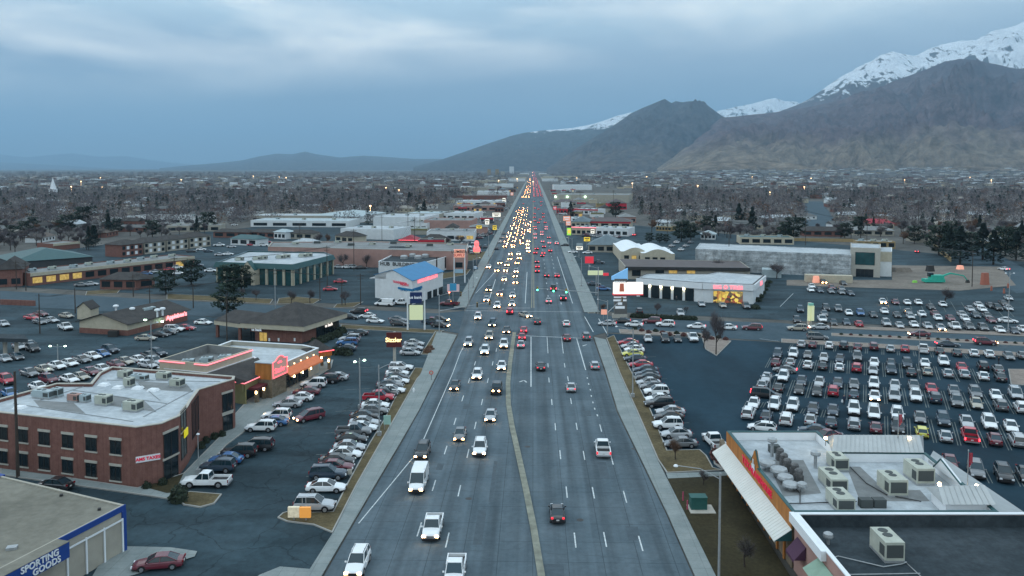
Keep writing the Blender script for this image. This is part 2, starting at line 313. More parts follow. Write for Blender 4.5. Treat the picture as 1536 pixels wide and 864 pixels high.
# road paint
mk = MB()
def line(x1, y1, x2, y2, w=.13, z=.008, m=0):
    a = G(x1, y1); b = G(x2, y2); d = (b-a); n = Vector((-d.y, d.x, 0)).normalized()*w/2; k = max(1, int(d.length/60))
    for i in range(k):
        p = a+d*(i/k); q = a+d*((i+1)/k); mk.poly([(p.x+n.x, p.y+n.y, z), (p.x-n.x, p.y-n.y, z), (q.x-n.x, q.y-n.y, z), (q.x+n.x, q.y+n.y, z)], m)
def dash(c, L=3.6, w=.15):
    for x, y in c:
        p = G(x, y); d = Vector((math.sin(R(ROADH)), math.cos(R(ROADH)), 0))*L/2; a = p-d; b = p+d; n = Vector((d.y, -d.x, 0)).normalized()*w/2
        mk.poly([(a.x+n.x, a.y+n.y, .008), (a.x-n.x, a.y-n.y, .008), (b.x-n.x, b.y-n.y, .008), (b.x+n.x, b.y+n.y, .008)][::-1])
dash([(703.7, 570.6), (694, 597.6), (682.5, 632), (668.5, 675), (651, 728), (629, 794), (600, 885)])
dash([(731.8, 570.6), (723, 603), (713, 638), (702, 680), (689, 736), (671, 810)])
dash([(712.5, 545), (720, 523), (739, 545), (744.5, 525)])
dash([(862.6, 810), (850, 738), (840.4, 682), (833, 640), (827.7, 603), (823.5, 570), (822, 548)])
dash([(907.6, 809), (890, 739), (876, 683), (865, 639.5), (856.5, 601.5), (852, 568), (847, 548)])
dash([(961, 815), (937.5, 745), (918, 690), (901, 642)])
dash([(896, 623), (892, 613), (889.4, 603.6), (887, 594), (885.5, 584.6), (883, 576), (881, 567)], 1.0, .2)
line(679, 560, 635, 660); line(619, 687, 538, 785); line(690, 530, 679, 560); line(696, 519, 690, 530); line(796.5, 505, 796.5, 580, .2); line(820.5, 505, 822, 530); line(842, 505, 845, 530); line(865, 508, 878.5, 555, .2)
line(773, 503, 888, 508, .3); line(697, 466, 872, 468, .25); line(700, 462, 795, 462, .25); line(877, 475, 890, 498, .2); line(898, 478, 912, 503, .2)
for sl_ in (-.25, -.155): dash([rp(sl_, y) for y in (455, 444, 434, 425, 417, 410, 402, 396, 390, 385)], 3.6, .2)
line(*rp(-.335, 455), *rp(-.34, 419), .2); line(*rp(-.06, 455), *rp(-.06, 408), .2)
for sl_ in (.115, .205): dash([rp(sl_, y) for y in (455, 444, 434, 425, 417, 410, 402, 396, 390, 385, 380, 375, 370)], 3.6, .2)
line(*rp(.29, 455), *rp(.27, 385), .2)
for sl_ in (-.012, .004): line(*rp(sl_, 462), *rp(sl_, 300), .25, m=1)
line(*rp(-.34, 400), *rp(-.46, 440), .15)
# turn arrow, drive edge lines, parking hairpins
for a in ((779, 573, 786, 570.5), (786, 570.5, 790, 573.5), (874, 519, 880, 517)): line(*a, .3)
line(975, 447, 1000, 430, .12); line(1170, 460, 1190, 440); line(1139, 508, 1169, 512, .15)
m_bay = M('bay_paint', (.17, .19, .18), .8, .2, 2)
for x, y in ((516, 705),): pass
solo('road_markings', mk, [m_mark, m_yel], kind='structure')
# hairpin stall lines of the big lot
mk = MB(); Z1, Z2, Z3 = Z(1100, 480, 6.17), Z(1300, 480, 6.17), Z(1300, 600, 6.17)
hp = Z1([(545, 225, 520, 265), (820, 235, 812, 282), (945, 245, 935, 290), (1090, 255, 1085, 300), (1235, 265, 1230, 310), (355, 345, 305, 440), (492, 345, 450, 425), (635, 360, 590, 460), (780, 370, 750, 480), (915, 375, 902, 490), (1068, 375, 1062, 495), (1225, 385, 1222, 510), (255, 540, 205, 640), (402, 540, 360, 660), (560, 555, 505, 705), (722, 570, 678, 720), (880, 580, 852, 725), (1045, 595, 1038, 740), (1218, 600, 1215, 760), (130, 760, 90, 850), (290, 760, 262, 810), (480, 790, 462, 864), (655, 820, 630, 864), (845, 830, 820, 900)])
hp = [(a, b, 1100+(c)/6.17, 480+d/6.17) for a, b, c, d in hp]
h2 = [(150, 275, 150, 320), (290, 285, 295, 325), (440, 290, 450, 335), (600, 300, 610, 345), (905, 315, 935, 355), (155, 395, 165, 525), (310, 400, 325, 535), (470, 405, 500, 545), (630, 430, 670, 555), (790, 450, 850, 570), (970, 450, 1030, 585), (165, 620, 180, 775), (335, 630, 370, 795), (520, 650, 565, 810), (700, 655, 755, 830), (880, 670, 950, 840), (1075, 690, 1165, 855), (1270, 690, 1375, 870)]
hp += [(1300+a/6.17, 480+b/6.17, 1300+c/6.17, 480+d/6.17) for a, b, c, d in h2]
h3 = [(180, 150, 185, 340), (385, 170, 395, 340), (580, 180, 635, 395), (800, 205, 860, 420), (1000, 215, 1095, 440), (1220, 230, 1330, 465), (1085, 640, 1150, 770), (1360, 650, 1440, 800)]
hp += [(1300+a/6.17, 600+b/6.17, 1300+c/6.17, 600+d/6.17) for a, b, c, d in h3]
for a, b, c, d in hp:
    s = (d-252)/41*.22
    line(a-s, b, c-s, d, .11, -.008); line(a+s, b, c+s, d, .11, -.008)
for i in range(7): line(487-i*0+ -4+i*14.5, 745-i*32.5, 445+i*14.5, 747-i*32.5, .1, -.008)
for i in range(9): line(1014-i*8.2, 668-i*16.5, 1050-i*8.2, 667-i*16.5, .1, -.008)
for i in range(7): line(372+i*12, 668-i*15.5, 400+i*12, 668-i*15.5, .1, -.008)
for k in range(12): line(1330+ k*16, 445+k*1.2, 1334+k*17, 462+k*1.2, .1, -.008)
solo('parking_markings', mk, m_bay, kind='structure')
pt = MB(); rq = random.Random(8); dr = Vector((math.sin(R(ROADH)), math.cos(R(ROADH)), 0)); dn_ = Vector((dr.y, -dr.x, 0))
for x, y, w_, l_ in ((600, 740, 1.6, 5), (700, 610, 1.2, 3), (830, 860, 2.2, 4), (905, 705, 1.2, 6), (720, 790, 1, 9), (880, 620, 1.4, 3), (800, 540, 1.6, 5), (660, 700, .9, 2.5), (950, 800, 1.4, 3.5), (760, 480, 2, 4), (845, 480, 3, 2), (740, 720, .5, 14), (690, 560, 1.3, 3)):
    c_ = G(x, y); pt.poly([(c_+dr*a*l_/2+dn_*b_*w_/2)+Vector((0, 0, .004)) for a, b_ in ((-1, -1), (-1, 1), (1, 1), (1, -1))][::-1])
for x0, y0, x1, y1 in ((585, 705, 700, 712), (570, 770, 690, 766), (840, 700, 960, 706), (700, 640, 760, 645), (800, 600, 900, 596), (820, 830, 1010, 842), (640, 830, 800, 822)):
    pr = G(x0, y0)
    for i in range(1, 13):
        t_ = i/12; q = G(x0+(x1-x0)*t_, y0+(y1-y0)*t_+rq.uniform(-1.2, 1.2)); n_ = Vector((0, .05, 0)); pt.poly([pr-n_+Vector((0, 0, .005)), q-n_+Vector((0, 0, .005)), q+n_+Vector((0, 0, .005)), pr+n_+Vector((0, 0, .005))]); pr = q
solo('road_patches', pt, M('tar_patch', (.055, .078, .094), .8, .15, 1.2), kind='structure')
mt = MB()
for x, y in ((791, 670), (951, 673), (703, 748), (870, 780)):
    p = G(x, y); mt.lathe((p.x, p.y, .006), [(0, .004), (.38, .004), (.42, 0)], 12)
solo('manhole_cover', mt, M('cast_iron', (.04, .04, .04), .6), kind='structure', label='dark iron manhole covers in the boulevard')
# ================================================================== vehicles
def paint(n, c, metal=0, rough=.35): return M(n, c, rough, 0, 1, metal, spec=.5, coat=.6)
PC = {'W': ('white', paint('white_paint', (.74, .76, .77))), 'S': ('silver', paint('silver_paint', (.42, .44, .46), .25)), 'G': ('grey', paint('grey_paint', (.15, .16, .17), .2)),
      'K': ('black', paint('black_paint', (.012, .013, .016))), 'N': ('dark blue', paint('dark_blue_paint', (.02, .04, .065), .1)), 'B': ('blue', paint('blue_paint', (.025, .12, .30))),
      'R': ('red', paint('red_paint', (.42, .015, .035))), 'M': ('maroon', paint('maroon_paint', (.12, .012, .025))), 'T': ('tan', paint('tan_paint', (.36, .33, .27), .15)), 'Y': ('yellow', paint('yellow_paint', (.62, .58, .09)))}
m_glass = M('car_glass', (.012, .03, .04), .08, 0, spec=.6); m_tyre = M('tyre_rubber', (.012, .012, .013), .9, 0); m_rim = M('wheel_rim', (.35, .36, .38), .4, 0, metal=.6)
m_trim = M('black_trim', (.02, .02, .022), .6, 0); m_hl0 = M('headlight_off', (.6, .63, .66), .15, 0); m_tl0 = M('taillight_off', (.22, .01, .015), .25, 0)
m_hl1 = M('headlight_on', (.9, .8, .6), .3, 0, emit=(1, .55, .23), es=30); m_tl1 = M('taillight_on', (.5, .01, .02), .3, 0, emit=(1, .05, .07), es=5); m_tlm = M('taillight_dim', (.4, .01, .02), .3, 0, emit=(1, .04, .06), es=1.2)
m_plate = M('number_plate', (.6, .6, .58), .6, 0)
# station: y, half width, z_low, z_belt(shoulder), z_top
SPEC = {
 's': dict(nm='sedan', L=4.75, W=.90, st=[(-2.37, .74, .42, .60, .74), (-2.28, .84, .28, .78, .90), (-1.6, .90, .24, .84, .98), (0, .91, .22, .84, .96), (1.0, .90, .24, .82, .93), (1.9, .87, .26, .72, .80), (2.28, .78, .30, .60, .66), (2.38, .66, .40, .54, .56)],
     g=[(-1.85, .74, .96), (-.95, .60, 1.40), (-.30, .62, 1.44), (.25, .60, 1.40), (1.12, .76, .93)], wy=1.42, wr=.33),
 'h': dict(nm='hatchback', L=4.2, W=.88, st=[(-2.1, .76, .42, .66, .84), (-2.02, .84, .28, .85, .98), (-1.3, .88, .24, .88, 1.0), (0, .89, .22, .86, .98), (.9, .88, .24, .84, .95), (1.7, .84, .26, .74, .82), (2.05, .74, .32, .6, .66), (2.12, .62, .42, .54, .56)],
     g=[(-2.0, .72, .98), (-1.5, .62, 1.44), (-.4, .64, 1.50), (.2, .60, 1.46), (1.15, .75, .95)], wy=1.3, wr=.32),
 'u': dict(nm='SUV', L=4.75, W=.95, st=[(-2.37, .84, .50, .80, 1.0), (-2.30, .92, .36, 1.0, 1.10), (-1.5, .95, .32, 1.04, 1.12), (0, .96, .30, 1.02, 1.10), (1.0, .95, .32, 1.0, 1.08), (1.9, .92, .34, .90, 1.0), (2.30, .84, .38, .78, .86), (2.40, .74, .46, .7, .72)],
     g=[(-2.30, .80, 1.10), (-2.02, .70, 1.66), (-.8, .72, 1.74), (.15, .68, 1.70), (1.0, .82, 1.08)], wy=1.42, wr=.38),
 'v': dict(nm='minivan', L=5.05, W=.98, st=[(-2.5, .86, .44, .8, 1.0), (-2.44, .95, .3, 1.0, 1.06), (-1.5, .98, .26, 1.0, 1.08), (0, .99, .25, .98, 1.06), (1.2, .97, .27, .95, 1.02), (2.0, .92, .3, .82, .90), (2.44, .82, .36, .68, .74), (2.54, .70, .44, .6, .62)],
     g=[(-2.46, .82, 1.06), (-2.2, .74, 1.66), (-1, .76, 1.74), (.35, .70, 1.70), (1.5, .82, 1.0)], wy=1.55, wr=.35),
 'c': dict(nm='van', L=5.9, W=1.02, st=[(-2.95, .96, .45, 1.1, 1.2), (-2.9, 1.0, .36, 1.2, 1.3), (-1.5, 1.02, .34, 1.2, 1.3), (.8, 1.02, .34, 1.2, 1.3), (1.8, 1.0, .36, 1.12, 1.2), (2.5, .95, .38, .95, 1.08), (2.88, .86, .4, .8, .88), (2.96, .76, .46, .7, .72)],
     g=[(-2.93, .98, 1.3), (-2.85, .9, 2.1), (0, .9, 2.14), (1.1, .84, 2.08), (2.05, .9, 1.16)], wy=1.8, wr=.37),
 'p': dict(nm='pickup', L=5.7, W=1.0, st=[(-.62, .98, .38, 1.08, 1.14), (0, 1.0, .36, 1.08, 1.14), (1.2, 1.0, .36, 1.06, 1.14), (2.2, .97, .38, 1.0, 1.10), (2.72, .90, .42, .88, .98), (2.84, .80, .5, .8, .82)],
     g=[(-.62, .88, 1.14), (-.50, .74, 1.80), (.2, .76, 1.86), (.62, .74, 1.82), (1.30, .86, 1.14)], wy=1.75, wr=.42, bed=True),
 'j': dict(nm='jeep', L=4.2, W=.93, st=[(-2.1, .9, .5, 1.08, 1.14), (-2.04, .92, .46, 1.1, 1.16), (0, .93, .44, 1.1, 1.16), (.7, .92, .46, 1.1, 1.16), (.9, .74, .46, 1.02, 1.12), (1.9, .68, .5, .96, 1.04), (2.0, .66, .52, .9, .92)],
     g=[(-2.02, .84, 1.16), (-1.95, .78, 1.80), (-.8, .78, 1.84), (.3, .76, 1.80), (.6, .84, 1.16)], wy=1.3, wr=.42),
}
def car_meshes(k):
    s = SPEC[k]; st = s['st']; body = MB(); vs = []; n = 8
    for y, w, zl, zb, zt_ in st:
        zm = (zl+zb)/2
        vs += [(-w*.86, y, zl), (-w, y, zl+.12), (-w*.99, y, zm+.05), (-w*.93, y, zb), (-w*.72, y, zt_), (0, y, zt_+.025), (w*.72, y, zt_), (w*.93, y, zb), (w*.99, y, zm+.05), (w, y, zl+.12), (w*.86, y, zl)]
    n = 11; fs = []
    for i in range(len(st)-1):
        for j in range(n): fs.append((i*n+j, i*n+(j+1) % n, (i+1)*n+(j+1) % n, (i+1)*n+j))
    fs += [tuple(range(n))[::-1], tuple(range((len(st)-1)*n, len(st)*n))]
    body.add(vs, fs, 0)
    yf, yb = st[-1][0], st[0][0]; W = s['W']
    g = s['g']; y0, w0, z0 = g[0]; y1, w1, z1 = g[-1]
    # roof skin and pillars in body colour
    tops = g[1:-1]
    roof = [(-w, y, z) for y, w, z in tops]+[(w, y, z) for y, w, z in reversed(tops)]
    rv = [(x, y, z) for x, y, z in roof]; m = len(rv)
    body.add(rv+[(x*.9, y, z+.045) for x, y, z in rv], [(i, (i+1) % m, m+(i+1) % m, m+i) for i in range(m)][::-1]+[tuple(range(m, 2*m))[::-1]], 0)
    for sgn in (-1, 1):
        for (a, b) in ((g[0], g[1]), (g[-1], g[-2])):
            body.tube((sgn*a[1]*1.0, a[0], a[2]-.02), (sgn*b[1]*1.0, b[0], b[2]), .045, .04, 4, 0)
        ym = (g[-2][0]+g[1][0])/2+.1 if k != 'p' else .25
        body.tube((sgn*(w0+w1)/2*1.03, ym, z0-.02), (sgn*tops[len(tops)//2][1]*1.01, ym-.03, tops[len(tops)//2][2]-.01), .04, .035, 4, 0)
        if k in 'uvc': body.tube((sgn*w0*1.0, g[1][0]+.75, z0), (sgn*g[1][1]*1.02, g[1][0]+.72, g[1][2]), .05, .04, 4, 0)
        body.box((sgn*(W+.08), y1-.25, z1+.02), (.2, .12, .14), 0, 0)                      # mirrors
        if k == 'c': body.edge((sgn*.93, -2.8), (sgn*.93, -2.7), 0, .1, 1.3, 2.0, 0, .01, 0)
        for wy in (-s['wy'], s['wy']):                                                        # dark wheel arches
            r = s['wr']+.07; vs = [(sgn*(W*.995+.012), wy+r*math.cos(math.pi*t/8), s['wr']+r*math.sin(math.pi*t/8)*1.0) for t in range(9)]
            body.add(vs+[(sgn*(W*.995+.012), wy+r, .2), (sgn*(W*.995+.012), wy-r, .2)][::-1][:0], [tuple(range(9))], 1)
    if k in 'uvj':
        for sgn in (-1, 1): body.tube((sgn*.6, g[1][0]+.2, g[1][2]+.08), (sgn*.58, g[-2][0]-.05, g[-2][2]+.08), .03, .03, 4, 1)
    if k == 'c':   # panelled sides
        for sgn in (-1, 1): body.poly([(sgn*1.0, -2.86, 1.28), (sgn*.93, -2.8, 2.05), (sgn*.93, .5, 2.06), (sgn*1.0, .6, 1.28)], 0)
    zf, zr = st[-1][3], st[0][3]
    body.box((0, yf-.02, st[-1][2]+.02), (W*1.5, .12, .2), 0, 1); body.box((0, yf+.02, zf-.03), (W*.8, .06, .14), 0, 1)
    body.box((0, yf-.3, .34), (W*1.7, .5, .14), 0, 1)
    if not s.get('bed'): body.box((0, yb+.02, st[0][2]+.02), (W*1.6, .1, .16), 0, 1); body.box((0, yb-.02, (zr+st[0][2])/2+.12), (.34, .03, .15), 0, 3)
    else:
        body.box((0, -1.72, .72), (1.9, 2.25, .12), 0, 1)
        for sgn in (-1, 1): body.box((sgn*.94, -1.72, .80), (.12, 2.25, .66), 0, 0)
        body.box((0, -2.80, .80), (1.98, .1, .64), 0, 0); body.box((0, -2.88, .50), (1.9, .14, .2), 0, 4); body.box((0, -2.87, .78), (.34, .03, .15), 0, 3)
        body.box((0, -1.72, .80), (1.74, 2.1, .04), 0, 1)
    gl = MB(); gv = []
    for i, (y, w, z) in enumerate(g): gv += [(-w*.99, y, z-.005), (w*.99, y, z-.005)]
    fs = []
    for i in range(len(g)-1): fs.append((2*i, 2*i+1, 2*i+3, 2*i+2))
    L_ = [2*i for i in range(len(g))]; R_ = [2*i+1 for i in range(len(g))]
    fs += [tuple(L_), tuple(reversed(R_))]
    gl.add(gv, fs, 0)
    def wheel(mb, x, y, mt, mr):
        sg = 1 if x > 0 else -1; r = s['wr']
        mb.tube((x-sg*.12, y, r), (x+sg*.09, y, r), r, r, 12, mt); mb.tube((x+sg*.085, y, r), (x+sg*.10, y, r), r*.64, r*.6, 10, mr)
    wx = W-.07; wp = [(sx*wx, sy*s['wy']) for sy in (1, -1) for sx in (-1, 1)]
    wm = []
    for x, y in wp:
        w = MB(); wheel(w, x, y, 0, 1); wm.append(w)
    hx = st[-2][1]*.80 if k != 'j' else .5; hz = (st[-2][3]+st[-1][3])/2-.0; hy = (st[-1][0]+st[-2][0])/2+.02
    tx = st[0][1]*.88 if not s.get('bed') else .9; tz = .86 if not s.get('bed') else .92; ty = yb+.01 if not s.get('bed') else -2.86
    if k in 'uvcj': tz = 1.02
    hl, tl = [], []
    for sg in (-1, 1):
        a = MB(); a.box((sg*hx, hy+.02, hz-.02), (.36, .16, .19), 0, 0, .8); hl.append(a)
        b = MB(); b.box((sg*tx, ty, tz), (.26 if k not in 'uvcpj' else .18, .12, .2 if k not in 'uvcpj' else .36), 0, 0); tl.append(b)
    full = MB()
    def cat(mb, mmap):
        kk = len(full.v); full.v += mb.v; full.f += [tuple(i+kk for i in f) for f in mb.f]; full.m += [mmap[i] for i in mb.m]
    cat(body, {0: 0, 1: 1, 3: 1, 4: 1}); cat(gl, {0: 2})
    for w in wm: cat(w, {0: 3, 1: 1})
    for a in hl: cat(a, {0: 4})
    for a in tl: cat(a, {0: 5})
    W_ = PC['W'][1]
    r = dict(body=body.mesh('car_body', [W_, m_trim, m_glass, m_plate, m_rim]), windows=gl.mesh('car_windows', [m_glass]), wheel=[w.mesh('wheel', [m_tyre, m_rim]) for w in wm],
             headlight=[a.mesh('headlight', [m_hl0]) for a in hl], taillight=[a.mesh('taillight', [m_tl0]) for a in tl], full=full.mesh('car', [W_, m_trim, m_glass, m_tyre, m_hl0, m_tl0]))
    r['mb'] = full
    return r
CM = {k: car_meshes(k) for k in SPEC}
CARS = []     # (depth, x, y, type, colour, heading, lit, place, key, fromend)
def setm(o, i, m): o.material_slots[i].link = 'OBJECT'; o.material_slots[i].material = m
rj = random.Random(99)
def cars(lst, base, place, end='left', lit=''):
    row = []
    for e in lst:
        x, y, t, c = e[:4]; fl = e[4] if len(e) > 4 else ''
        p = G(x, y, .65); h = base+(180 if 'f' in fl else 0)
        for tok in fl.split():
            if tok.startswith('h'): h = float(tok[1:])
        h += rj.uniform(-1.6, 1.6); L = lit+(''.join(ch for ch in fl if ch in 'HRD'))
        row.append([x, y, p, t, c, h, L])
    row.sort(key=(lambda r: r[0]) if end == 'left' else (lambda r: -r[1]) if end == 'near' else (lambda r: r[1]))
    for i, r in enumerate(row): CARS.append((r[2].y, r[2].x, r[2].y, r[3], r[4], r[5], r[6], place, i+1, len(row), {'left': 'left', 'near': 'the near end', 'far': 'the far end'}[end]))
RH = ROADH
# --- boulevard, towards the camera
sb = [(536.5, 843, 'u', 'W'), (682.5, 858, 'p', 'W'), (649, 790, 'p', 'W'), (628, 722, 'c', 'W'), (634, 677, 'u', 'K'), (720, 672, 'u', 'W'), (690, 650, 's', 'G'), (736, 622, 's', 'S'), (682.5, 577.6, 's', 'K'), (745, 584, 'j', 'K'), (716, 562, 'u', 'W'), (752.5, 547.6, 's', 'W'), (727.5, 525.4, 'u', 'W'), (756, 516.6, 'u', 'W')]
cars(sb, RH+180, 'driving towards the camera on near boulevard', 'near', 'H')
cars([(703, 514, 'u', 'S'), (734, 503.8, 'u', 'T'), (760, 494.5, 's', 'K'), (739, 484.7, 'v', 'N'), (717, 475, 'u', 'W'), (787.5, 472, 's', 'T', 'h150')], RH+180, 'coming through the junction', 'near', 'H')
cars([(746, 458.5, 'u', 'W'), (768, 454.6, 's', 'S'), (730, 448, 's', 'S'), (769, 442, 's', 'S'), (750, 439.4, 's', 'M'), (733.5, 433.5, 'u', 'K'), (773, 422, 's', 'G'), (773, 412.7, 's', 'K'), (756.6, 417.8, 's', 'S'), (774, 405.7, 's', 'S'), (759, 404.5, 's', 'T'), (760.5, 396.8, 'u', 'T'), (745.4, 404.5, 's', 'G'), (750.3, 393, 's', 'K'), (775.7, 393.3, 's', 'N'), (733.4, 399.4, 's', 'W'), (779, 386.6, 'u', 'T'), (765, 387.3, 's', 'K'), (766, 380, 's', 'T'), (778, 380, 's', 'W')], RH+180, 'approaching the junction from beyond', 'near', 'H')
cars([(765, 467, 'u', 'R'), ], RH, 'waiting beyond the junction near the median', 'near', 'R')
# --- boulevard, away from the camera
cars([(836, 767.6, 's', 'K'), (904, 672, 'p', 'W'), (856.6, 580, 's', 'S'), (892, 547.6, 'h', 'S'), (810.8, 549, 's', 'K'), (850, 506, 's', 'M'), (879, 504.8, 'u', 'G')], RH, 'driving away on the near boulevard', 'near', 'D')
cars([(781.6, 516, 's', 'S'), (783, 504.4, 's', 'R'), (785.6, 494, 's', 'R')], RH, 'braking in the left-turn lane', 'near', 'R')
cars([(806, 481.5, 's', 'K'), (849.5, 484.7, 's', 'W')], RH, 'driving away through the junction', 'near', 'D')
cars([(822.6, 450.7, 's', 'S'), (844.6, 447.3, 'u', 'K'), (830, 432, 'p', 'N'), (820, 412.7, 's', 'K'), (835.6, 413, 's', 'R'), (805.6, 406, 's', 'M'), (806, 399.4, 's', 'R'), (805.4, 392, 's', 'N'), (813.3, 383, 's', 'K'), (815, 379.4, 's', 'R'), (803, 378.8, 's', 'R'), (825.4, 375.6, 's', 'R'), (805, 372.6, 's', 'M'), (815.8, 369.5, 's', 'N'), (835, 365, 'u', 'W'), (824, 364, 's', 'W'), (814, 362, 's', 'S'), (803, 356.7, 's', 'W'), (823, 356, 's', 'G'), (812.6, 351.6, 's', 'W'), (802.5, 351, 's', 'W'), (812.6, 347.8, 's', 'S'), (819, 343.4, 's', 'W'), (803, 343, 's', 'S'), (819, 340, 's', 'S'), (802.5, 340, 's', 'K'), (817.7, 333.6, 's', 'M'), (808, 333.6, 's', 'R'), (802.5, 331, 's', 'G'), (801.6, 326, 's', 'M'), (815, 325.3, 's', 'K'), (802, 320.6, 's', 'M'), (814.6, 320.4, 's', 'K'), (810, 329, 's', 'K'), (807.4, 313.6, 's', 'K'), (802, 312, 's', 'K'), (812, 308, 's', 'N'), (812, 302.5, 's', 'M'), (801, 302, 's', 'M'), (785, 305.8, 's', 'K')], RH, 'driving away beyond the junction', 'near', 'D')
rnd = random.Random(5)
def qpos(sl, y0, y1, gap):
    out = []; p = G(*rp(sl, y0)); q = G(*rp(sl, y1)); L = (q-p).length; d = 0
    while d < L:
        c = p+(q-p)*(d/L); out.append(PX(c.x+rnd.uniform(-.3, .3), c.y, .65)+(rnd.choice('sssuuuhvp'), rnd.choice('WWSSGGKKTNMR'))); d += gap*rnd.uniform(.8, 1.5)
    return out
for sl, nm in ((-.36, 'outer'), (-.26, 'middle'), (-.157, 'inner')):
    cars(qpos(sl, 371 if nm != 'inner' else 366, 312, 7.4), RH+180, 'queueing towards the camera in the %s far lane' % nm, 'near', 'H')
    cars(qpos(sl, 296, 256.2, 6.6), RH+180, 'in the distant %s lane of headlights' % nm, 'near', 'H')
cars([(792.3, 376, 's', 'W'), (792, 371, 's', 'W'), (791.4, 365.8, 's', 'W'), (792.6, 361, 's', 'S')]+qpos(-.07, 348, 330, 9), RH+180, 'in the far turn lane beside the median', 'near', 'H')
for sl, nm in ((.024, 'inner'), (.16, 'middle'), (.29, 'outer')):
    cars(qpos(sl, 295, 289, 7.5), RH, 'braking in the %s lane at distant signal' % nm, 'near', 'R')
    cars(qpos(sl, 288, 256.6, 17), RH, 'driving away in the distant %s lane' % nm, 'near', 'R')
cars([(752, 356, 's', 'S'), (750, 362.5, 's', 'W'), (745, 372.5, 's', 'K'), (756, 350, 's', 'G')], RH, 'at the left kerb beyond the lumber sign', 'near')
# --- side streets
CR = hd(950, 488, 1400, 504); CL = hd(520, 476, 655, 482)
cars([(911, 484.5, 's', 'S'), (933, 480.5, 's', 'K'), (951, 486, 's', 'W'), (977.5, 481, 'u', 'M'), (998, 486, 'u', 'W'), (1044.7, 489, 's', 'W'), (1091, 490.5, 's', 'W'), (1128, 491, 'u', 'M'), (1196, 492, 'u', 'T')], CR+180, 'waiting on the side street right of the junction', 'left', 'D')
cars([(1229, 490, 's', 'S', 'h%f H' % (CR+180)), (1226, 505, 'v', 'G'), (1379, 500, 's', 'M', 'h%f H' % (CR+180)), (1421, 515.5, 's', 'N', 'R'), (1478, 513, 'u', 'M', 'R H')], CR, 'on the side street between right lots', 'left')
cars([(526, 475, 's', 'K', 'R'), (538, 467, 'u', 'K', 'R h%f' % (CL+180)), (551, 473.5, 's', 'W', 'h%f' % (CL+180)), (563, 480.6, 's', 'W'), (597, 478.5, 's', 'G'), (599.5, 484.5, 's', 'K'), (648, 482.5, 'p', 'N'), (660, 487, 's', 'K', 'H'), (660, 478.5, 's', 'K', 'H')], CL, 'on the side street left of the junction', 'left')
cars([(577, 455.5, 'c', 'W'), (603, 454, 'p', 'W'), (674.4, 455.4, 'p', 'M')], CL+180, 'parked before the blue-roofed workshop', 'left')
# --- parking row right of the boulevard
Z4 = Z(900, 500, 3.89)
cars(Z4([(165, 50, 's', 'R'), (185, 72, 's', 'S'), (200, 92, 's', 'W'), (190, 115, 's', 'Y'), (205, 143, 's', 'N'), (238, 178, 's', 'R'), (265, 208, 's', 'N'), (275, 232, 's', 'N'), (280, 252, 's', 'K'), (282, 283, 's', 'S'), (305, 304, 's', 'G'), (328, 338, 'u', 'W'), (340, 378, 's', 'W'), (345, 406, 'u', 'K'), (410, 450, 's', 'S'), (400, 482, 's', 'K'), (395, 530, 'u', 'W'), (445, 582, 's', 'S'), (470, 635, 's', 'G')]), RH-92, 'nosed to the verge right of the boulevard', 'near')
cars(Z(840, 320, 3.6)([(475, 675, 's', 'S'), (567, 677, 'u', 'K'), (635, 675, 's', 'K'), (718, 672, 'p', 'W')]), RH+183, 'parked behind the gravel planting bed', 'left')
cars([(1071, 661, 'p', 'W')], RH-8, 'parked by the stone wall of the roadhouse', 'left')
# --- the big right lot
LH = 23.0
cars(Z1([(632, 218, 's', 'S'), (735, 222, 's', 'M'), (888, 232, 's', 'W'), (1022, 235, 'u', 'K'), (1150, 242, 's', 'M')])+Z2([(65, 245, 'u', 'M'), (220, 260, 's', 'S'), (355, 262, 's', 'R'), (525, 270, 'p', 'W'), (675, 285, 's', 'K'), (835, 300, 's', 'K'), (993, 302, 's', 'W'), (1133, 312, 's', 'W'), (1315, 330, 's', 'G', 'f'), (1440, 322, 's', 'G')]), LH, 'in the top row of big right lot', 'left')
cars(Z1([(410, 315, 'u', 'N'), (555, 312, 'u', 'W'), (690, 318, 's', 'G'), (838, 345, 's', 'S'), (987, 355, 's', 'N'), (1147, 342, 'u', 'G')])+Z2([(70, 390, 's', 'W'), (225, 395, 's', 'K'), (375, 405, 'u', 'N'), (540, 395, 's', 'W'), (712, 385, 'u', 'W'), (880, 435, 's', 'R'), (1075, 425, 'u', 'K', 'f'), (1215, 450, 's', 'G', 'f')]), LH+180, 'in the second row of big right lot', 'left')
cars(Z1([(398, 392, 's', 'M'), (530, 385, 's', 'S'), (692, 412, 's', 'W'), (830, 420, 's', 'K'), (982, 430, 's', 'W'), (1142, 440, 'u', 'R')])+Z2([(60, 462, 's', 'S', 'f'), (228, 458, 'u', 'N', 'f'), (412, 480, 's', 'K'), (562, 472, 's', 'T'), (750, 490, 's', 'S'), (905, 497, 's', 'S'), (1080, 515, 's', 'W'), (1238, 525, 's', 'K')]), LH, 'in the third row of big right lot', 'left')
cars(Z1([(308, 530, 's', 'S'), (463, 522, 'u', 'W'), (632, 560, 's', 'N'), (797, 570, 's', 'S'), (967, 580, 's', 'N'), (1117, 590, 's', 'G')])+Z2([(68, 590, 'u', 'W'), (262, 595, 's', 'S'), (437, 600, 's', 'G'), (600, 630, 's', 'R'), (808, 650, 's', 'G'), (1005, 672, 'u', 'G'), (1195, 690, 's', 'W'), (1380, 682, 'v', 'S')]), LH+180, 'in the fourth row of big right lot', 'left')
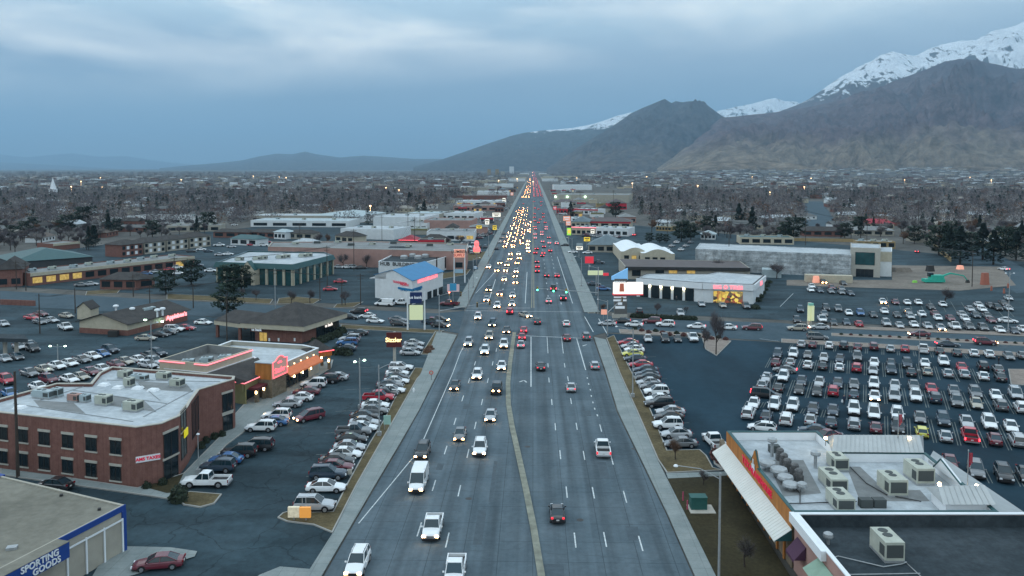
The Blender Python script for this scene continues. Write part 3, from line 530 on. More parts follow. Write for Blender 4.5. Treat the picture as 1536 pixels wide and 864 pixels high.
cars(Z1([(270, 598, 's', 'S'), (420, 622, 's', 'K'), (610, 638, 's', 'K', 'f'), (775, 655, 's', 'K', 'f'), (925, 655, 'u', 'R'), (1117, 682, 's', 'N')])+Z2([(75, 698, 's', 'W', 'f H'), (258, 702, 'u', 'S', 'f'), (455, 708, 'u', 'W', 'f'), (632, 720, 'u', 'N'), (835, 752, 'u', 'G', 'f'), (1015, 768, 's', 'T', 'f'), (1240, 790, 'u', 'G'), (1430, 810, 'u', 'W')]), LH, 'in the fifth row of big right lot', 'left')
cars(Z1([(190, 765, 's', 'W'), (380, 780, 'u', 'W'), (550, 790, 'u', 'W'), (738, 812, 's', 'N'), (922, 830, 's', 'N'), (1117, 825, 'u', 'W')])+Z3([(68, 115, 'v', 'W'), (285, 135, 'u', 'W'), (495, 155, 's', 'G'), (710, 180, 'u', 'N'), (925, 200, 's', 'S'), (1135, 215, 'u', 'W'), (1335, 240, 's', 'W')]), LH+180, 'in the sixth row of big right lot', 'left')
cars([(1122.8, 619.5, 'u', 'W'), (1149.7, 623, 's', 'N'), (1179.7, 628, 'v', 'W'), (1216, 628.5, 's', 'S'), (1246.8, 632, 's', 'N'), (1281, 635.6, 'u', 'S')]+Z3([(85, 247, 's', 'M'), (290, 252, 'u', 'K', 'f'), (510, 290, 'h', 'Y'), (730, 327, 's', 'S'), (955, 325, 'p', 'R', 'R'), (1185, 357, 's', 'M'), (1395, 368, 'v', 'S')]), LH, 'in the nearest full row of big right lot', 'left')
cars([(1424.8, 693, 's', 'M'), (1464.5, 704.5, 'u', 'G'), (1505.8, 711, 'u', 'K'), (1538, 710, 's', 'K')], LH+180, 'parked behind the roadhouse entrance', 'left')
cars([(1177.5, 553.7, 's', 'G', 'R')], LH-90, 'rolling along an aisle of the right lot', 'left')
cars([(1148.5, 591, 'v', 'K', 'R')], LH+88, 'rolling along the next aisle of the right lot', 'left')
cars([(1143.4, 639.5, 'h', 'W'), (1221, 645, 's', 'N'), (1243, 651, 's', 'M', 'h60')], LH-92, 'right behind the roadhouse parapet', 'left')
# --- lots beyond the right side street
Z5 = Z(1160, 400, 4.085)
cars(Z5([(145, 327, 'u', 'K'), (300, 322, 'p', 'W'), (370, 340, 's', 'K'), (448, 340, 's', 'N'), (523, 349, 's', 'R', 'f'), (692, 347, 'u', 'S'), (773, 357, 's', 'S'), (862, 352, 's', 'W'), (945, 362, 's', 'S'), (1025, 372, 's', 'S', 'H'), (1112, 367, 'p', 'W'), (1200, 369, 'u', 'G'), (1285, 374, 'u', 'G'), (1388, 385, 's', 'W'), (1475, 392, 's', 'N'), (1530, 382, 's', 'W')]), 196, 'in the front row beyond the right side street', 'left')
cars(Z5([(165, 262, 'u', 'N'), (323, 252, 'u', 'K'), (312, 285, 's', 'G'), (398, 258, 'u', 'G'), (462, 280, 's', 'W'), (533, 284, 'u', 'B'), (612, 293, 's', 'K'), (680, 271, 's', 'W'), (758, 294, 's', 'K'), (825, 275, 's', 'G'), (840, 302, 's', 'S'), (910, 288, 's', 'W'), (990, 286, 's', 'M'), (1008, 311, 's', 'W'), (1085, 314, 's', 'M'), (1155, 291, 's', 'S'), (1175, 316, 's', 'W'), (1238, 296, 's', 'N'), (1310, 299, 's', 'G'), (1335, 326, 's', 'M'), (1435, 329, 's', 'W', 'h110')]), 196, 'in the middle of the lot beyond side street', 'left')
cars(Z5([(670, 211, 's', 'W', 'H'), (748, 216, 's', 'M'), (820, 218, 's', 'W'), (888, 217, 's', 'W'), (965, 245, 's', 'K'), (1038, 229, 's', 'W'), (1205, 258, 's', 'S'), (1258, 233, 's', 'W'), (1280, 259, 's', 'W'), (1330, 236, 's', 'K'), (1375, 252, 'u', 'K'), (1410, 222, 's', 'K'), (1440, 191, 's', 'S'), (1440, 253, 's', 'S')]), 196, 'in the sparse back row below the building site', 'left')
cars(Z5([(235, 118, 's', 'W'), (228, 140, 's', 'W'), (285, 145, 's', 'N'), (358, 125, 's', 'M'), (352, 149, 's', 'G'), (418, 133, 's', 'G'), (416, 155, 's', 'G'), (472, 162, 's', 'N')]), 190, 'parked before the plastic-wrapped building', 'left')
cars(Z5([(305, 90, 's', 'K', 'H'), (428, 99, 's', 'K')]), 190, 'at the low shed of the building site', 'left')
cars([(1505.6, 403, 's', 'W', 'R'), (1376, 377, 's', 'M', 'R h30')], -10, 'driving past the dark evergreens', 'left')
cars([(1052.5, 455.6, 's', 'S'), (1084, 457.5, 's', 'T'), (1119, 459, 'u', 'G'), (1045.5, 446, 's', 'G')], 185, 'parked before the white tyre shop', 'left')
cars([(1020.6, 470, 'u', 'S', 'f'), (959, 467, 'u', 'K')], 5, 'in the yard behind the tall pylon sign', 'left')
cars([(891, 425.5, 's', 'N'), (905, 432.5, 's', 'B'), (897, 393.6, 'p', 'N')], 95, 'parked along the verge left of pylon sign', 'near')
cars([(859, 377.5, 's', 'W'), (881, 378.5, 's', 'W'), (847, 367.5, 's', 'K'), (952, 352, 's', 'R', 'R h20'), (938, 352, 's', 'W', 'h20')], 268, 'outside the small grey-roofed restaurant', 'left')
cars([(1001+i*7, 374-(i % 3)*5.5, 's', 'WSWWSG'[i]) for i in range(6)], 40, 'clustered behind the cream arched building', 'left')
# --- left lots
Z6 = Z(300, 420, 3.6)
cars([(621, 514.4, 's', 'S'), (619, 521, 's', 'S'), (615, 528, 's', 'S')], RH+90, 'beside the grass island below the bank sign', 'near')
cars(Z6([(1085, 470, 'u', 'W'), (1065, 498, 's', 'W'), (1065, 521, 's', 'K'), (1060, 541, 's', 'W'), (1025, 563, 's', 'G'), (1035, 591, 's', 'W'), (1000, 605, 's', 'K'), (965, 632, 'p', 'R')])+Z(380, 560, 2.8425)([(520, 133, 's', 'W'), (515, 155, 's', 'G'), (475, 178, 's', 'K'), (475, 205, 's', 'S'), (465, 227, 's', 'W'), (430, 247, 'p', 'G'), (420, 275, 's', 'K'), (410, 310, 's', 'S'), (393, 340, 's', 'W'), (358, 366, 's', 'K'), (350, 394, 's', 'M'), (320, 427, 'u', 'N'), (310, 480, 's', 'W'), (262, 560, 'u', 'S')]), RH+88, 'in long row nosed to left verge', 'near')
cars(Z6([(735, 522, 's', 'S'), (680, 537, 'u', 'K'), (615, 560, 'u', 'W'), (575, 599, 's', 'M'), (540, 632, 's', 'W'), (475, 665, 's', 'S'), (415, 730, 'u', 'W'), (395, 762, 's', 'B'), (330, 792, 'u', 'W')])+Z(0, 500, 2.3725)([(910, 398, 'v', 'K'), (850, 422, 'u', 'K'), (805, 445, 's', 'B'), (775, 474, 'u', 'N'), (735, 525, 'p', 'W')]), RH-92, 'nosed to walk by brick office and restaurant', 'near')
cars([(464, 624, 'v', 'M', 'H')], 232, 'driving between the two left parking rows', 'left')
cars([(238, 842, 's', 'M')], 258, 'parked by the sporting goods store', 'left')
cars([(82, 726, 's', 'K')], hd(100, 720, 60, 716)+0, 'parked in the alley before the brick office', 'left')
cars([(537.5, 498.6, 's', 'K'), (525, 508, 'u', 'S'), (521, 513.5, 'u', 'B'), (519, 522, 's', 'N')], RH-92, 'parked along the hedge beside the bank', 'near')
BH = hd(88, 539, 121, 547)
Z8 = Z(0, 480, 5.908)
cars(Z8([(980, 262, 'u', 'N'), (905, 293, 's', 'B'), (820, 316, 's', 'W'), (725, 345, 's', 'G'), (615, 375, 's', 'W'), (505, 402, 's', 'W'), (390, 430, 's', 'T'), (260, 465, 's', 'G')]), BH, 'in the front row of lot behind brick office', 'left')
cars(Z8([(1400, 290, 'u', 'N'), (1330, 312, 's', 'K'), (1230, 345, 's', 'W'), (1110, 362, 's', 'T'), (1370, 365, 'u', 'S'), (1310, 392, 's', 'S'), (1030, 387, 's', 'M'), (905, 428, 's', 'W'), (800, 455, 's', 'M'), (715, 495, 's', 'T'), (615, 518, 's', 'W'), (435, 525, 'u', 'M'), (340, 588, 's', 'W')]), BH, 'in the second row against the brick office roof', 'left')
cars(Z8([(60, 532, 'u', 'R', 'R'), (85, 645, 's', 'B'), (290, 250, 'u', 'K'), (270, 215, 's', 'G'), (40, 335, 's', 'S'), (150, 320, 's', 'G'), (170, 230, 's', 'S'), (580, 62, 'p', 'W'), (360, 12, 's', 'G'), (30, 30, 's', 'S')]), BH+8, 'scattered about the lot at left edge', 'left')
Z9 = Z(0, 320, 4.32)
cars(Z9([(265, 650, 's', 'M'), (205, 672, 's', 'R'), (262, 697, 's', 'G'), (430, 662, 's', 'T'), (330, 690, 's', 'S')]), BH-8, 'left of the gabled brick restaurant', 'left')
cars(Z9([(945, 805, 's', 'T'), (1035, 783, 's', 'K'), (1085, 768, 's', 'K'), (1130, 749, 'u', 'W'), (1205, 741, 's', 'R')]), RH+92, 'parked along the wall of gabled brick restaurant', 'left')
cars([(305, 483, 's', 'W'), (305.8, 481.7, 's', 'W')][:1], CL, 'crossing the lot left of the bank', 'left')
cars(Z9([(1150, 350, 'u', 'W'), (1100, 363, 's', 'R'), (1155, 386, 's', 'W'), (1010, 376, 's', 'S'), (590, 456, 's', 'S'), (530, 462, 's', 'G'), (945, 389, 's', 'B')]), 75, 'before the long strip of shops at left', 'left')
ZA = Z(250, 300, 4.32)
cars(ZA([(1060, 575, 's', 'R'), (1125, 526, 's', 'R')]), 80, 'alone behind the green-roofed office', 'left')
cars(ZA([(1115, 432, 's', 'S'), (1215, 434, 'u', 'S'), (1260, 436, 's', 'K'), (1170, 433, 's', 'W')]), 80, 'parked along the long pink wall', 'left')
cars(ZA([(340, 292, 'p', 'W'), (225, 318, 's', 'W'), (270, 330, 's', 'N'), (345, 352, 's', 'S'), (400, 348, 's', 'W'), (420, 300, 's', 'S'), (160, 330, 's', 'K'), (630, 292, 'u', 'W'), (650, 270, 's', 'R'), (550, 288, 's', 'R'), (285, 455, 's', 'W'), (200, 420, 's', 'N'), (440, 160, 's', 'W')]), 80, 'among the brick apartments and white cottages', 'left')
for side in (-1, 1):
    for k in range(46):
        y_ = 282+rnd.random()**.7*100; off = rnd.uniform(.62, 1.15)*side*(1 if side < 0 else .95); x_ = rp(off, y_)[0]
        if side > 0 and y_ > 362: continue
        n_ = rnd.randint(2, 4); h_ = rnd.choice((0, 90, 180, 270))+RH
        for j in range(n_): 
            p_ = G(x_, y_); a_ = R(h_+90); q_ = PX(p_.x+math.sin(a_)*2.9*j, p_.y+math.cos(a_)*2.9*j, .65); cars([(q_[0], q_[1], rnd.choice('ssuuhp'), rnd.choice('WWSGKNM'))], h_, 'parked in a far roadside lot', 'left')
CARS.sort(key=lambda c: c[0])
GROUPS = {'boulevard': 'vehicles driving on the boulevard', 'lane': 'vehicles driving on the boulevard', 'lot': 'vehicles parked in the big lots'}
stuff = MB(); ncar = 0
LIT = {'H': m_hl1, '': m_hl0}
PICK = []
for c in CARS:
    ncar += 1
    d, x, y, t, cc, h, L, place, k, n, end = c
    if ncar <= 300: PICK.append(c); continue
    mm = CM[t]['mb']; C_, S_ = math.cos(-R(h)), math.sin(-R(h)); kk = len(stuff.v)
    stuff.v += [(x+vx*C_-vy*S_, y+vx*S_+vy*C_, vz) for vx, vy, vz in mm.v]
    ci = 6+list(PC).index(cc); hi_ = 16 if 'H' in L else 4; ti = 17 if ('R' in L or 'D' in L) else 5
    stuff.f += [tuple(i+kk for i in f) for f in mm.f]; stuff.m += [{0: ci, 4: hi_, 5: ti}.get(i, i) for i in mm.m]
solo('distant_cars', stuff, [PC['W'][1], m_trim, m_glass, m_tyre, m_hl0, m_tl0]+[v[1] for v in PC.values()]+[M('far_headlights', (.9, .8, .6), .3, 0, emit=(1, .44, .15), es=75), M('far_taillights', (.5, .01, .02), .3, 0, emit=(1, .05, .07), es=7)], 'far traffic and parked cars reading as dots of light', 'cars', kind='stuff')
NAMES = {'s': 'sedan', 'h': 'hatchback', 'u': 'sport_utility_car', 'v': 'minivan', 'c': 'cargo_van', 'p': 'pickup_truck', 'j': 'off_road_car'}
CATS = {'s': 'car', 'h': 'car', 'u': 'car', 'v': 'minivan', 'c': 'van', 'p': 'pickup', 'j': 'car'}
for c in PICK:
    d, x, y, t, cc, h, L, place, k, n, end = c
    lab = f"{PC[cc][0]} {SPEC[t]['nm']} {place}"
    if n > 1: lab += f", {ordn(k)} from {end}"
    grp = 'vehicles driving on the boulevard' if ('boulevard' in place or 'lane' in place or 'junction' in place) else 'vehicles in the big right parking lot' if 'big right lot' in place else 'vehicles parked around the shops'
    hl = m_hl1 if 'H' in L else m_hl0; tl = m_tl1 if 'R' in L else m_tlm if 'D' in L else m_tl0
    cm = CM[t]
    if d < 225:
        e = thing(NAMES[t], lab, CATS[t], (x, y, 0), grp, -R(h)); e.scale = (rj.uniform(.97, 1.03), rj.uniform(.94, 1.05), rj.uniform(.96, 1.06))
        def add(nm, me, mats):
            o = bpy.data.objects.new(nm, me); col.objects.link(o); o.parent = e
            for i, m in mats: setm(o, i, m)
            return o
        add('body', cm['body'], [(0, PC[cc][1])]); add('windows', cm['windows'], [])
        for w in cm['wheel']: add('wheel', w, [])
        for a in cm['headlight']: add('headlight', a, [(0, hl)])
        for a in cm['taillight']: add('taillight', a, [(0, tl)])
    else:
        o = bpy.data.objects.new(NAMES[t], cm['full']); col.objects.link(o); o.location = (x, y, 0); o.rotation_euler = (0, 0, -R(h))
        setm(o, 0, PC[cc][1]); setm(o, 4, hl); setm(o, 5, tl); props(o, lab, CATS[t], grp)
# ================================================================== buildings
m_brick = ground_mat('red_brick', (.185, .090, .075), (.255, .130, .108), 1.2, .8, 6, joints=(.6, .3, .02, .8))
m_lintel = M('pale_concrete', (.42, .40, .35), .85, .08, 2)
m_white = M('white_metal', (.62, .65, .66), .6, .06, .6); m_cream = M('cream_stucco', (.44, .40, .31), .85, .08, 1)
m_wroof = ground_mat('white_membrane', (.38, .42, .45), (.52, .56, .58), .12, .75, .8); m_droof = ground_mat('dark_membrane', (.03, .042, .05), (.055, .07, .08), .15, .7, 1.2)
m_groof = ground_mat('grey_gravel_roof', (.19, .20, .20), (.27, .28, .28), .15, .8, 1); m_shing = ground_mat('dark_shingles', (.048, .046, .046), (.08, .076, .073), .5, .75, 3)
m_teal = M('green_metal', (.018, .075, .08), .5, .1, 1); m_bluer = M('blue_metal_roof', (.008, .16, .34), .5, .08, .5, spec=.4)
m_pink = M('pink_block', (.36, .22, .19), .85, .1, .4); m_beige = M('beige_stucco', (.34, .32, .27), .85, .08, .6); m_olive = M('olive_stucco', (.20, .19, .09), .85, .08, 1)
m_orange = M('orange_wood', (.38, .15, .035), .7, .22, 1.2, stretch=(1, 1, .2)); m_stone = ground_mat('rough_stone', (.13, .105, .075), (.26, .21, .15), 1.6, .7, 7)
m_dark = M('dark_glass', (.012, .02, .025), .12, 0, spec=.6); m_frame = M('dark_frame', (.03, .03, .03), .6, 0)
m_tgl = M('teal_glass', (.02, .07, .075), .1, .2, .5, spec=.7); m_steel = M('galvanised_steel', (.36, .38, .39), .5, .12, 2, metal=.5)
m_hvac = M('hvac_casing', (.40, .42, .36), .6, .1, 1.2); m_hvd = M('hvac_grille', (.06, .07, .07), .7, 0); m_hvb = M('hvac_blue', (.33, .40, .42), .6, .1, 1.2)
m_neon = M('red_neon', (.9, .2, .2), .4, 0, emit=(1, .10, .14), es=1.7); m_neonp = M('pink_neon', (.9, .3, .35), .4, 0, emit=(1, .20, .24), es=1.25)
m_lampw = M('warm_lamp', (1, .8, .5), .4, 0, emit=(1, .68, .33), es=22); m_lampg = M('greenish_lamp', (.8, 1, .8), .4, 0, emit=(.62, 1, .72), es=14)
m_litw = M('lit_window', (.5, .35, .12), .4, .5, .9, emit=(1, .62, .14), es=.28); m_screen = M('lit_panel', (.8, .75, .68), .5, 0, emit=(1, .86, .76), es=.75)
m_bluetrim = M('blue_trim', (.015, .055, .24), .5, .06, 1); m_wpaint = M('white_paint_trim', (.72, .75, .77), .5, .03, 1); m_redp = M('red_trim', (.45, .02, .04), .6, .08, 1)
m_wood = M('weathered_pole_wood', (.055, .045, .038), .9, .2, 2); m_green = M('transformer_green', (.02, .09, .08), .6, .08, 2); m_rock = M('dark_shrub_green', (.02, .035, .018), .95, .3, 3)
m_letw = M('white_letters', (.75, .78, .8), .5, 0, emit=(.8, .9, 1), es=.15); m_letk = M('black_letters', (.03, .03, .03), .6, 0); m_letr = M('red_letters', (.55, .01, .05), .5, 0, emit=(1, .02, .10), es=.15)
m_awn = ground_mat('white_awning_metal', (.60, .60, .56), (.68, .68, .64), .3)
def U2(p, q): return (Vector((q[0]-p[0], q[1]-p[1]))).normalized()
def onwall(p, q, px, py):
    p = Vector((p[0], p[1])); u = U2(p, q); a = (px-768)/F; b = (py-YP)/F; z = 3
    for _ in range(6):
        s = -(p.x-a*(p.y*math.cos(P)+(H-z)*math.sin(P)))/(u.x-a*u.y*math.cos(P))
        y = p.y+u.y*s; w = y*(b*math.cos(P)+math.sin(P))/(b*math.sin(P)-math.cos(P)); z = H+w
    return s, z
def on3(p, q, px, py, o=0):
    s, z = onwall(p, q, px, py); u = U2(p, q); return Vector((p[0]+u.x*s+u.y*o, p[1]+u.y*s-u.x*o, z))
def bld(name, label, cat, poly, h, mw, mr, parapet=.45, cop=None, z0=-.03, th=.3, group=None, walls='wall'):
    p = ccw(poly); c = sum(p, Vector((0, 0)))/len(p); e = thing(name, label, cat, (c.x, c.y, 0), group)
    q = inset(p, th); n = len(p); w = MB()
    for i in range(n):
        a, b, c_, d = p[i], p[(i+1) % n], q[(i+1) % n], q[i]
        w.poly([(a.x, a.y, z0), (b.x, b.y, z0), (b.x, b.y, h), (a.x, a.y, h)])
        w.poly([(b.x, b.y, h), (a.x, a.y, h), (d.x, d.y, h), (c_.x, c_.y, h)][::-1]); w.poly([(d.x, d.y, h-parapet), (c_.x, c_.y, h-parapet), (c_.x, c_.y, h), (d.x, d.y, h)][::-1])
    part(e, walls, w, mw); r = MB(); r.poly([(v.x, v.y, h-parapet) for v in inset(p, th-.02)]); part(e, 'roof', r, mr)
    if cop:
        k = MB(); o_ = inset(p, -.06); i_ = inset(p, th+.05)
        for i in range(n):
            j = (i+1) % n; A = [(v.x, v.y) for v in (o_[i], o_[j], i_[j], i_[i])]
            k.add([(x, y, z) for z in (h+.005, h+.12) for x, y in A], [(3, 2, 1, 0), (4, 5, 6, 7), (0, 1, 5, 4), (2, 3, 7, 6)])
        part(e, 'coping', k, cop)
    return e, p
def hvac(par, x, y, z, L=2.6, W=1.7, h=1.4, rz=0, mat=None, fans=2):
    L *= .92; W *= .9; h *= .9
    b = MB(); mat = mat or m_hvac
    b.box((x, y, z+.12), (L*1.02, W*1.02, .24), rz, 3); b.box((x, y, z+.24+h/2), (L, W, h), rz, 0)
    C, S = math.cos(rz), math.sin(rz)
    for i in range(fans):
        fx = (-.28+.30*i)*L; b.lathe((x+fx*C, y+fx*S, z+.24+h), [(0, .05), (min(W*.24, L*.13), .05), (min(W*.27, L*.145), .0)], 10, 1)
    b.box((x+(L*.5+.01)*C, y+(L*.5+.01)*S, z+.24+h*.5), (.04, W*.85, h*.7), rz, 1); b.box((x+(L*.3)*C+(W*.5+.01)*S, y+(L*.3)*S-(W*.5+.01)*C, z+.24+h*.45), (L*.3, .04, h*.6), rz, 1)
    b.box((x-(L*.58)*C, y-(L*.58)*S, z+.24+h*.35), (L*.16, W*.7, h*.6), rz, 2)
    return part(par, 'rooftop_unit', b, [mat, m_hvd, m_hvb, m_steel])
def vent(par, x, y, z, h=.9, r=.18, hood=True, mat=None):
    b = MB(); b.tube((x, y, z), (x, y, z+h), r*.7, r*.7, 8)
    b.lathe((x, y, z+h), [(r*1.9, 0), (r*2.1, .15), (r*1.9, .42), (r, .55), (0, .58)] if hood else [(r, 0), (0, .1)], 10)
    return part(par, 'roof_vent', b, mat or m_steel)
def wwin(par, p, q, rect, glass=None, lintel=None, frame=True, name='window', cols=2, depth=.04):
    (s0, z1), (s1, z0) = onwall(p, q, rect[0], rect[1]), onwall(p, q, rect[2], rect[3])
    if s1 < s0: s0, s1 = s1, s0
    return wm(par, p, q, s0, s1, z0, z1, glass, lintel, frame, name, cols, depth)
def wm(par, p, q, s0, s1, z0, z1, glass=None, lintel=None, frame=True, name='window', cols=2, depth=.04):
    b = MB(); b.edge(p, q, s0, s1, z0, z1, .01, depth); o = part(par, name, b, glass or m_dark)
    if frame:
        f = MB(); t = .06
        for a, c in ((s0, s0+t), (s1-t, s1)): f.edge(p, q, a, c, z0, z1, depth-.01, depth+.05)
        for i in range(1, cols): c = s0+(s1-s0)*i/cols; f.edge(p, q, c-t/2, c+t/2, z0, z1, depth-.01, depth+.04)
        f.edge(p, q, s0, s1, z1-t, z1, depth-.012, depth+.052); f.edge(p, q, s0, s1, z0, z0+t, depth-.012, depth+.052)
        part(o, 'frame', f, m_frame)
    if lintel:
        l = MB(); l.edge(p, q, s0-.12, s1+.12, z1, z1+.32, -.01, .09); l.edge(p, q, s0-.12, s1+.12, z0-.2, z0, -.01, .12); part(o, 'sill', l, lintel)
    return o
def band(par, p, q, z0, z1, o1=.08, mat=None, name='fascia_band', s0=0, s1=None, o0=0):
    L = (Vector((q[0], q[1]))-Vector((p[0], p[1]))).length
    b = MB(); b.edge(p, q, s0-.0, (L if s1 is None else s1)+.0, z0, z1, o0, o1); return part(par, name, b, mat)
def neon(par, pts, mat=None, r=.09, name='neon_tube'):
    b = MB()
    for a, c in zip(pts, pts[1:]): b.tube(a, c, r, r, 6)
    return part(par, name, b, mat or m_neon)
# ---- sporting goods store
pl = [G(-200, 666, 5), G(187.6, 757, 5), G(-60, 885, 5), G(-400, 880, 5)]
e, p = bld('sporting_goods_store', 'flat tan-roofed store with blue trim and white wall frame in near left corner', 'shop', pl, 5.0, m_beige, ground_mat('tan_gravel_roof', (.15, .145, .12), (.22, .21, .175), .1, .8, .8), .12)
A, B, C_ = G(187.6, 757, 5), G(-60, 885, 5), G(-200, 666, 5)
band(e, B, A, 4.45, 5.06, .1, m_bluetrim); L = (B-A).length
band(e, B, A, 0, 4.45, .14, m_bluetrim, 'corner_post', L-.55, L)
b = MB()
for x in (184, 156.5, 129, 100):
    s, _ = onwall(B, A, x, 840); b.edge(B, A, s-.09, s+.09, 0, 3.75, .03, .16)
s, _ = onwall(B, A, 97, 850); b.edge(B, A, s, L-.5, 3.55, 3.75, .17, .22)
part(e, 'white_frame', b, m_wpaint)
u = U2(B, A); nrm = Vector((u.y, -u.x)); s1, _ = onwall(B, A, 86, 815)
b = MB(); b.edge(B, A, 0, s1, 3.5, 5.03, .02, 1.5); part(e, 'sign_canopy', b, [m_bluetrim])
b = MB(); b.edge(B, A, -.01, s1+.01, 5.03, 5.08, .02, 1.52); part(e, 'canopy_roof', b, MATS['tan_gravel_roof'])
c0 = Vector((B.x, B.y, 0))
def fp(s, o, z): return Vector((B.x+u.x*s+nrm.x*o, B.y+u.y*s+nrm.y*o, z))
text(e, 'SPORTING', fp(s1-3.3, 1.54, 4.62), (u.x, u.y, 0), .85, m_wpaint, bold=.02); text(e, 'GOODS', fp(s1-2.6, 1.54, 3.87), (u.x, u.y, 0), .85, m_wpaint, bold=.02)
for x, y in ((18, 823), (92, 744), (149, 765)):
    g_ = G(x, y, 4.9); b = MB(); b.box((g_.x, g_.y, 5.0), (.9, .7, .25) if x == 18 else (.3, .3, .25), .3); part(e, 'roof_hatch', b, m_steel if x == 18 else m_frame)
b = MB(); b.edge(A, C_, 20, 26, 4.6, 5.05, -2.2, .35); part(e, 'blue_roof_edge', b, m_bluetrim)
# ---- brick office
h = 7.8
px = [(-20, 617), (204, 641.5), (242, 636), (269, 624.5), (281, 611), (286, 602), (298.5, 585), (350.7, 569.5), (352, 565), (168, 550.5), (149, 559.5), (136, 575.5), (85, 575.5), (-20, 604)]
W = [G(x, y, h) for x, y in px]
e, p = bld('brick_office_building', 'two-storey red brick office with flat white roof and many roof units', 'office building', W, h, m_brick, m_wroof, .4, m_lintel)
f0, f1 = W[0], W[1]
for x in (8, 80, 158, 241, 325, 412):
    k = (x-8)/404
    wwin(e, f0, f1, ((x-20)/2.3725, 500+(330+k*48)/2.3725, (x+20)/2.3725, 500+(380+k*52)/2.3725), lintel=m_lintel)
    wwin(e, f0, f1, ((x-20)/2.3725, 500+(415+k*55)/2.3725, (x+20)/2.3725, 500+(464+k*62)/2.3725), lintel=m_lintel)
c2, c3 = W[2], W[3]
wwin(e, c2, c3, (245, 652, 267.5, 678), lintel=m_lintel); wwin(e, c2, c3, (245, 692, 267.5, 720), lintel=m_lintel)
wwin(e, W[3], W[4], (270.5, 619, 279, 640), lintel=m_lintel); wwin(e, W[3], W[4], (271, 655, 280, 680), m_dark, None, name='door')
wwin(e, W[5], W[6], (287, 606, 298, 644), m_dark, None, name='entrance_glass')
wwin(e, W[6], W[7], (333, 592, 349, 614), lintel=m_lintel); wwin(e, W[6], W[7], (334, 624, 349, 645), m_dark, lintel=m_lintel)
s, z = onwall(W[1], W[2], 222, 687); b = MB(); b.edge(W[1], W[2], s-1.45, s+1.45, z-.4, z+.4, .02, .12); sg = part(e, 'banner', b, m_wpaint)
u_ = U2(W[1], W[2]); text(sg, 'AMS TAXES', on3(W[1], W[2], 222, 687, .14), (u_.x, u_.y, 0), .56, m_letr, bold=.02)
s, z = onwall(W[3], W[4], 275, 649); b = MB(); b.edge(W[3], W[4], s-.9, s+.9, z-.5, z+.5, .3, .42); part(e, 'yellow_sign', b, M('yellow_sign', (.75, .65, .02), .5, 0, emit=(1, .8, .02), es=.25))
for x, y, l, w_, hh, m in ((66, 594, 3.8, 1.7, 1.3, m_hvb), (86, 592, 1.6, 1.5, 1.5, m_hvb), (112, 599, 2.2, 1.4, 1.2, m_hvd), (128, 600, 1.5, 1.4, 1.2, m_hvb), (156, 604, 2.6, 1.8, 1.6, m_hvac), (200, 613, 2.9, 2.0, 1.6, m_hvac), (188, 564, 2.4, 1.8, 1.4, m_hvac), (194, 577, 1.6, 1.6, 1.6, m_hvac), (210, 567, 3.4, 1.4, .9, m_hvb), (246, 566, 2.6, 1.6, 1.3, m_hvac), (266, 577, 2.4, 1.8, 1.4, m_hvac)):
    g_ = G(x, y+3, h-.4); hvac(e, g_.x, g_.y, h-.4, l*.85, w_*.82, hh*.82, -.28, m if m is not m_hvd else m_pink)
for x, y in ((156, 578), (230, 586), (207, 583), (178, 582), (30, 612)):
    g_ = G(x, y, h-.4); b = MB(); b.box((g_.x, g_.y, h-.25), (1.6, 1.3, .35), -.2, 0, .7); part(e, 'skylight', b, m_wpaint)
b = MB()
for a_, c_ in (((20, 605), (200, 632)), ((110, 585), (250, 605)), ((60, 600), (130, 578)), ((160, 570), (330, 572)), ((215, 625), (290, 585)), ((190, 560), (240, 600))): b.tube(G(*a_, h-.33), G(*c_, h-.33), .05, .05, 4)
part(e, 'roof_conduit', b, m_steel)
b = MB()
for k, r_ in enumerate(([(50, 600), (110, 604), (130, 622), (60, 612)], [(150, 592), (215, 600), (235, 618), (160, 608)], [(205, 572), (280, 576), (290, 588), (215, 584)])): b.poly([(v.x, v.y, h-.394+.002*k) for v in pp(r_, h-.4)])
part(e, 'roof_patch', b, m_groof)
# ---- flame-grill restaurant
h = 4.95; px = [(404, 554.5), (478, 522.5), (455, 517.8), (347, 511.3), (236, 552), (310, 560), (380, 536.5)]
W = [G(x, y, h) for x, y in px]
e, p = bld('grill_restaurant', 'restaurant with red neon sign tower, orange walls and neon eaves', 'restaurant', W, h, m_beige, m_wroof, .8, m_wpaint)
P0, P1 = G(404, 596.5), G(483.7, 557.6); u = U2(P0, P1); nr = Vector((u.y, -u.x)); Lf = (P1-P0).length
def fr(s, o, z): return Vector((P0.x+u.x*s+nr.x*o, P0.y+u.y*s+nr.y*o, z))
T = [G(239, 539, 6.6), G(309.6, 545.5, 6.6), G(378, 523.3, 6.6), G(311, 516, 6.6)]
b = MB(); tp = ccw(T); ti = inset(tp, .35)
for i in range(4):
    a, c, d, f_ = tp[i], tp[(i+1) % 4], ti[(i+1) % 4], ti[i]
    b.poly([(a.x, a.y, 4.1), (c.x, c.y, 4.1), (c.x, c.y, 6.6), (a.x, a.y, 6.6)]); b.poly([(d.x, d.y, 4.9), (f_.x, f_.y, 4.9), (f_.x, f_.y, 6.6), (d.x, d.y, 6.6)], 1); b.poly([(a.x, a.y, 6.6), (c.x, c.y, 6.6), (d.x, d.y, 6.6), (f_.x, f_.y, 6.6)])
b.poly([(v.x, v.y, 4.9) for v in ti], 1)
o = part(e, 'equipment_screen', b, [m_cream, m_groof])
for k in range(3):
    g_ = T[0].lerp(T[2], .3+.2*k); hvac(o, g_.x, g_.y, 4.92, 2.2, 1.5, 1.0, .2, m_hvb)
def off(p, d, z): return Vector((p.x, p.y, z))+d
